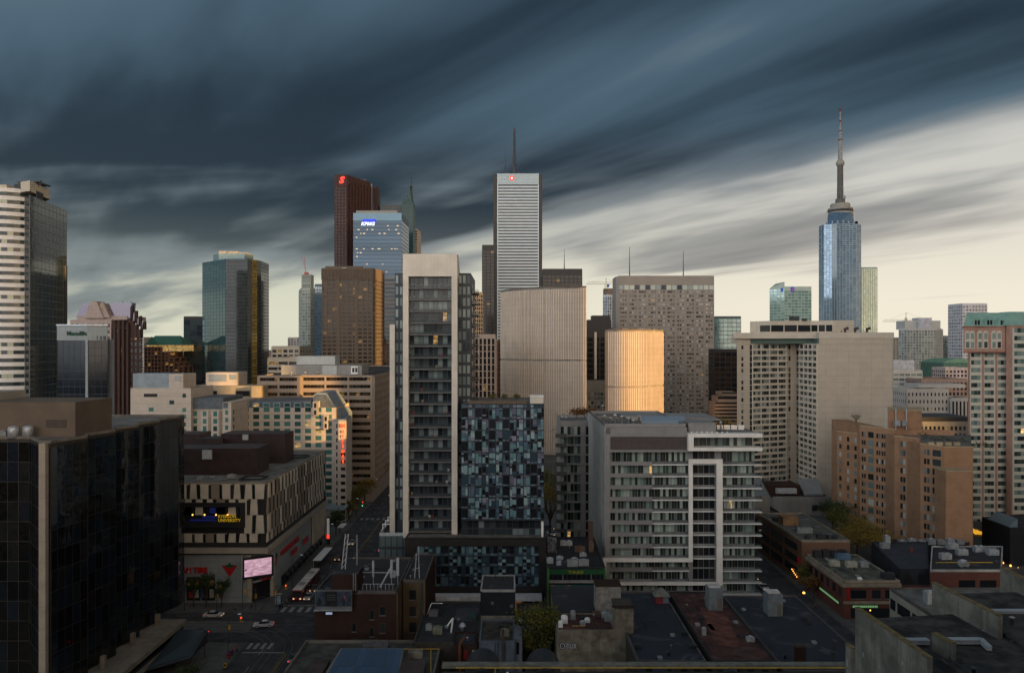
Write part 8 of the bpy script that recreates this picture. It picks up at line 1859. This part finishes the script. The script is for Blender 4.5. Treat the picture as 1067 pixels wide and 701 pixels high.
# advertising column with blue poster near the corner
b = stand('info_kiosk', 'small pale blue information kiosk at the store corner', 'kiosk', WX(290,191), 191)
for n, m, mb in (('body', metal_d, MB().box(-.8,.8,-.35,.35,0,3.0)), ('poster', surf('kiosk_poster', (.22,.30,.36), .6, .4, 2), MB().box(-.7,.7,-.4,-.351,.5,2.7)), ('cap', metal_l, MB().box(-.9,.9,-.45,.45,3.0,3.12))): mb.build(n, m, None).parent = b
b = stand('tram_wire', 'thin overhead tram wires strung across the crossing', 'overhead wire', -50, 178)
m = MB()
for yy in (-3,1): m.tube((-90,yy,6.2),(13,yy,6.2),.035,4)
for a, c in (((-10,-9,6.6),(-6,9,6.4)),((-9,9,6.5),(12,-8,6.5)),((-28,8,6.5),(-27,-9,6.4))): m.tube(a,c,.03,4)
m.build('wire', metal_d, None).parent = b
# newspaper boxes
for k, (px, D, c, lab) in enumerate(((238,159,(.3,.02,.02),'red newspaper box on the near left pavement'),(241.5,161,(.35,.03,.05),'second red newspaper box nearer the crossing'),(240,160.3,(.03,.05,.2),'blue newspaper box between the red ones'),(234.5,154,(.4,.25,.02),'yellow newspaper box at pavement edge'))):
    b = stand('newspaper_box', lab, 'newspaper box', WX(px,D), D, 'newspaper boxes'); mt = surf('box_paint_%d' % k, c, .5); MB().box(-.28,.28,-.25,.25,.35,1.15).build('body', mt, None).parent = b; MB().box(-.2,.2,-.29,-.251,.7,1.08).build('window', g_dark, None).parent = b; MB().box(-.06,.06,-.06,.06,0,.35).build('leg', metal_d, None).parent = b
# people
def person_proto(cloth, stride):
    v = [(0,0,.95),(0,0,1.2),(0,0,1.42),(0,0,1.52),(0,-.01,1.64),(0,-.01,1.73),
         (.09,0,.92),(.11,-.14*stride,.5),(.11,.02*stride-.05,.08),(.11,-.10,.05),(-.09,0,.92),(-.11,.16*stride,.5),(-.11,.34*stride,.10),(-.11,.28*stride,.05),
         (.19,0,1.40),(.24,.05*stride,1.12),(.25,-.06-.1*stride,.88),(-.19,0,1.40),(-.24,-.05*stride,1.12),(-.25,-.06+.1*stride,.88)]
    e = [(0,1),(1,2),(2,3),(3,4),(4,5),(0,6),(6,7),(7,8),(8,9),(0,10),(10,11),(11,12),(12,13),(2,14),(14,15),(15,16),(2,17),(17,18),(18,19)]
    rad = [.15,.14,.15,.06,.10,.07,.10,.07,.045,.04,.10,.07,.045,.04,.06,.045,.035,.06,.045,.035]
    me = bpy.data.meshes.new('person'); me.from_pydata(v, e, []); o = bpy.data.objects.new('person', me); COL.objects.link(o)
    m = o.modifiers.new('s','SKIN'); 
    for i, sv in enumerate(me.skin_vertices[0].data): sv.radius = (rad[i]*1.15, rad[i]*.85); sv.use_root = (i == 0)
    ss = o.modifiers.new('d','SUBSURF'); ss.levels = 1; ss.render_levels = 1
    dg = bpy.context.evaluated_depsgraph_get(); nm = bpy.data.meshes.new_from_object(o.evaluated_get(dg)); bpy.data.objects.remove(o)
    nm.materials.clear(); nm.materials.append(cloth); nm.materials.append(surf('trousers', (.02,.022,.03), .9)); nm.materials.append(surf('skin_tone', (.35,.2,.14), .6)); nm.materials.append(surf('hair_dark', (.03,.02,.015), .8))
    for p in nm.polygons:
        p.use_smooth = True; z = p.center.z; p.material_index = 3 if z > 1.7 or (z > 1.6 and p.center.y > .03) else 2 if z > 1.5 else (1 if z < .9 and abs(p.center.x) < .2 else 0)
    return nm
pm = [person_proto(surf('coat_black', (.02,.02,.022)), .9), person_proto(surf('coat_navy', (.03,.05,.12)), .5), person_proto(surf('coat_red', (.25,.03,.03)), .8), person_proto(surf('coat_grey', (.15,.15,.15)), 1.0)]
for i, (px, D, k, rz, lab) in enumerate(((291.5,187.8,0,10,'person in a black coat waiting at the corner crossing'),(294.5,188.6,1,-40,'person in a navy coat beside the one in black'),(299,191,3,80,'person in a grey coat walking past the kiosk'),(262,188,0,60,'person in black walking below the screen'),(247,162,2,120,'person in a red coat on near left pavement by the newspaper boxes'),(305,199,1,30,'person in navy under the store awnings'),(245,186.9,3,-60,'person in grey standing between the two crossings'),(850,188,2,0,'person in red coat outside the brick corner shop'))):
    o = bpy.data.objects.new('person', pm[k]); COL.objects.link(o); o.location = (WX(px,D), D, .13); o.rotation_euler = (0,0,R(rz)); tag(o, lab, 'person', 'pedestrians')
# sloping glass canopy beside the dark office podium
b = Bld('glass_canopy', 'dark sloping glass canopy with planting at the foot of the left dark office', 'canopy', -64, 150)
b.p('frame', metal_d).prism([(-69.5,146),(-63.5,152),(-63.5,160),(-69.5,160)], 3.0, [3.2,3.2,5.5,5.5]); b.one('glass_roof', glass('canopy_glass', [(.03,.04,.045)], rough=.2), MB().prism([(-69.3,146.6),(-63.8,152.2),(-63.8,159.8),(-69.3,159.8)], 3.3, [3.5,3.5,5.8,5.8])); 
for x, y in ((-69.2,147),(-63.9,153),(-63.9,159.5),(-69.2,159.5)): b.one('post', metal_d, MB().box(x,x+.15,y,y+.15,0,3.0))
tree('low green bush beside the sloping glass canopy at bottom left', WX(200,146), 146, 4.0, 2.2, L_green, 99, TG, 900, ls=.18, cat='shrub')

# ================================================================= TOWERS TO THE SIDES AND BEHIND (unseen, placed to shade the view)
bw_ = surf('offscreen_brown_stone', (.22,.19,.16), .85, .1, .2)
PD = (-SDIR.y, SDIR.x)
def sun_block(label, c0, c1, a, ztop, dep=28):  # added unseen towers; the gaps between them shape the sun patches
    pts = []
    for c, aa in ((c0,a),(c0,a+dep),(c1,a+dep),(c1,a)):
        pts.append((c*PD[0]+aa*SDIR.x, c*PD[1]+aa*SDIR.y))
    if area2(pts) < 0: pts = pts[::-1]
    tower('office_tower', label, 'office tower', pts, ztop, bw_, g_off, 4, 8, .3, .4, .3, faces=[i for i in range(4)])
sun_block('broad added sun-blocking tower outside the view to the right, nearest of the row', -60, 203, 260, 185)
sun_block('thin added sun-blocking slab outside the view to the right', 209, 221.5, 90, 125)
sun_block('long added sun-blocking tower outside the view to the right behind the salmon hotel', 232, 381, 90, 200)
sun_block('low added sun-blocking slab between two tall ones outside the view to the right', 221.6, 231.9, 92, 76, 24)
sun_block('low added sun-blocking slab nearest the tall tower outside the view to the right', 203.2, 208.8, 92, 64, 24)
sun_block('wide low added sun-blocking slab outside the view to the far right', 404.8, 452, 92, 50, 24)
sun_block('narrow added sun-blocking tower outside the view to the right, beside the long one', 393, 404.5, 90, 175)
tower('apartment_tower', 'brown apartment tower under the viewpoint, its unseen bulk raised to shade the foreground', 'apartment tower', cz(-80, 90, -46, 40), 76, bw_, g_res, 3, 4, .3, .4, .3, faces=[0,1,3])  # viewpoint building, its height set to darken the foreground
tower('apartment_tower', 'added shading tower outside the view to the left', 'apartment tower', cz(-190, -150, 0, 110), 92, bw_, g_res, 3, 4, .3, .4, .3, faces=[0,1])  # unseen tower added to shade the near left
# an added unseen bank of cloud far out on the sunny side keeps the low sun off the financial district
m = MB(); rc = random.Random(8)
for k in range(34):
    a = 1500+rc.uniform(-60,60)
    if k < 8: r = 100; c = 85-k*70
    else: r = 62 if k == 8 else rc.uniform(95,135); c = 455+r+(k-8)*58
    cx, cy, cz_ = c*PD[0]+a*SDIR.x, c*PD[1]+a*SDIR.y, 0
    for q in range(5 if k < 8 else 14 if k == 8 else 8):
        zc = 110+q*(60 if k == 8 else 115); seg = 12; prof = [(r*math.sin(math.pi*t/8)*(1-.08*rc.random())+1, zc-(r*1.0)*math.cos(math.pi*t/8)) for t in range(9)]
        m.lathe(cx, cy, prof, seg)
for zc in (405, 475, 545):
    m.lathe(152*PD[0]+1500*SDIR.x, 152*PD[1]+1500*SDIR.y, [(62*math.sin(math.pi*t/8)+1, zc-62*math.cos(math.pi*t/8)) for t in range(9)], 12)
o = struct('sun_block_cloud', m, surf('sun_block_white', (.7,.7,.7), 1.0, .05, .01))
for p in o.data.polygons: p.use_smooth = True
finish_buildings()
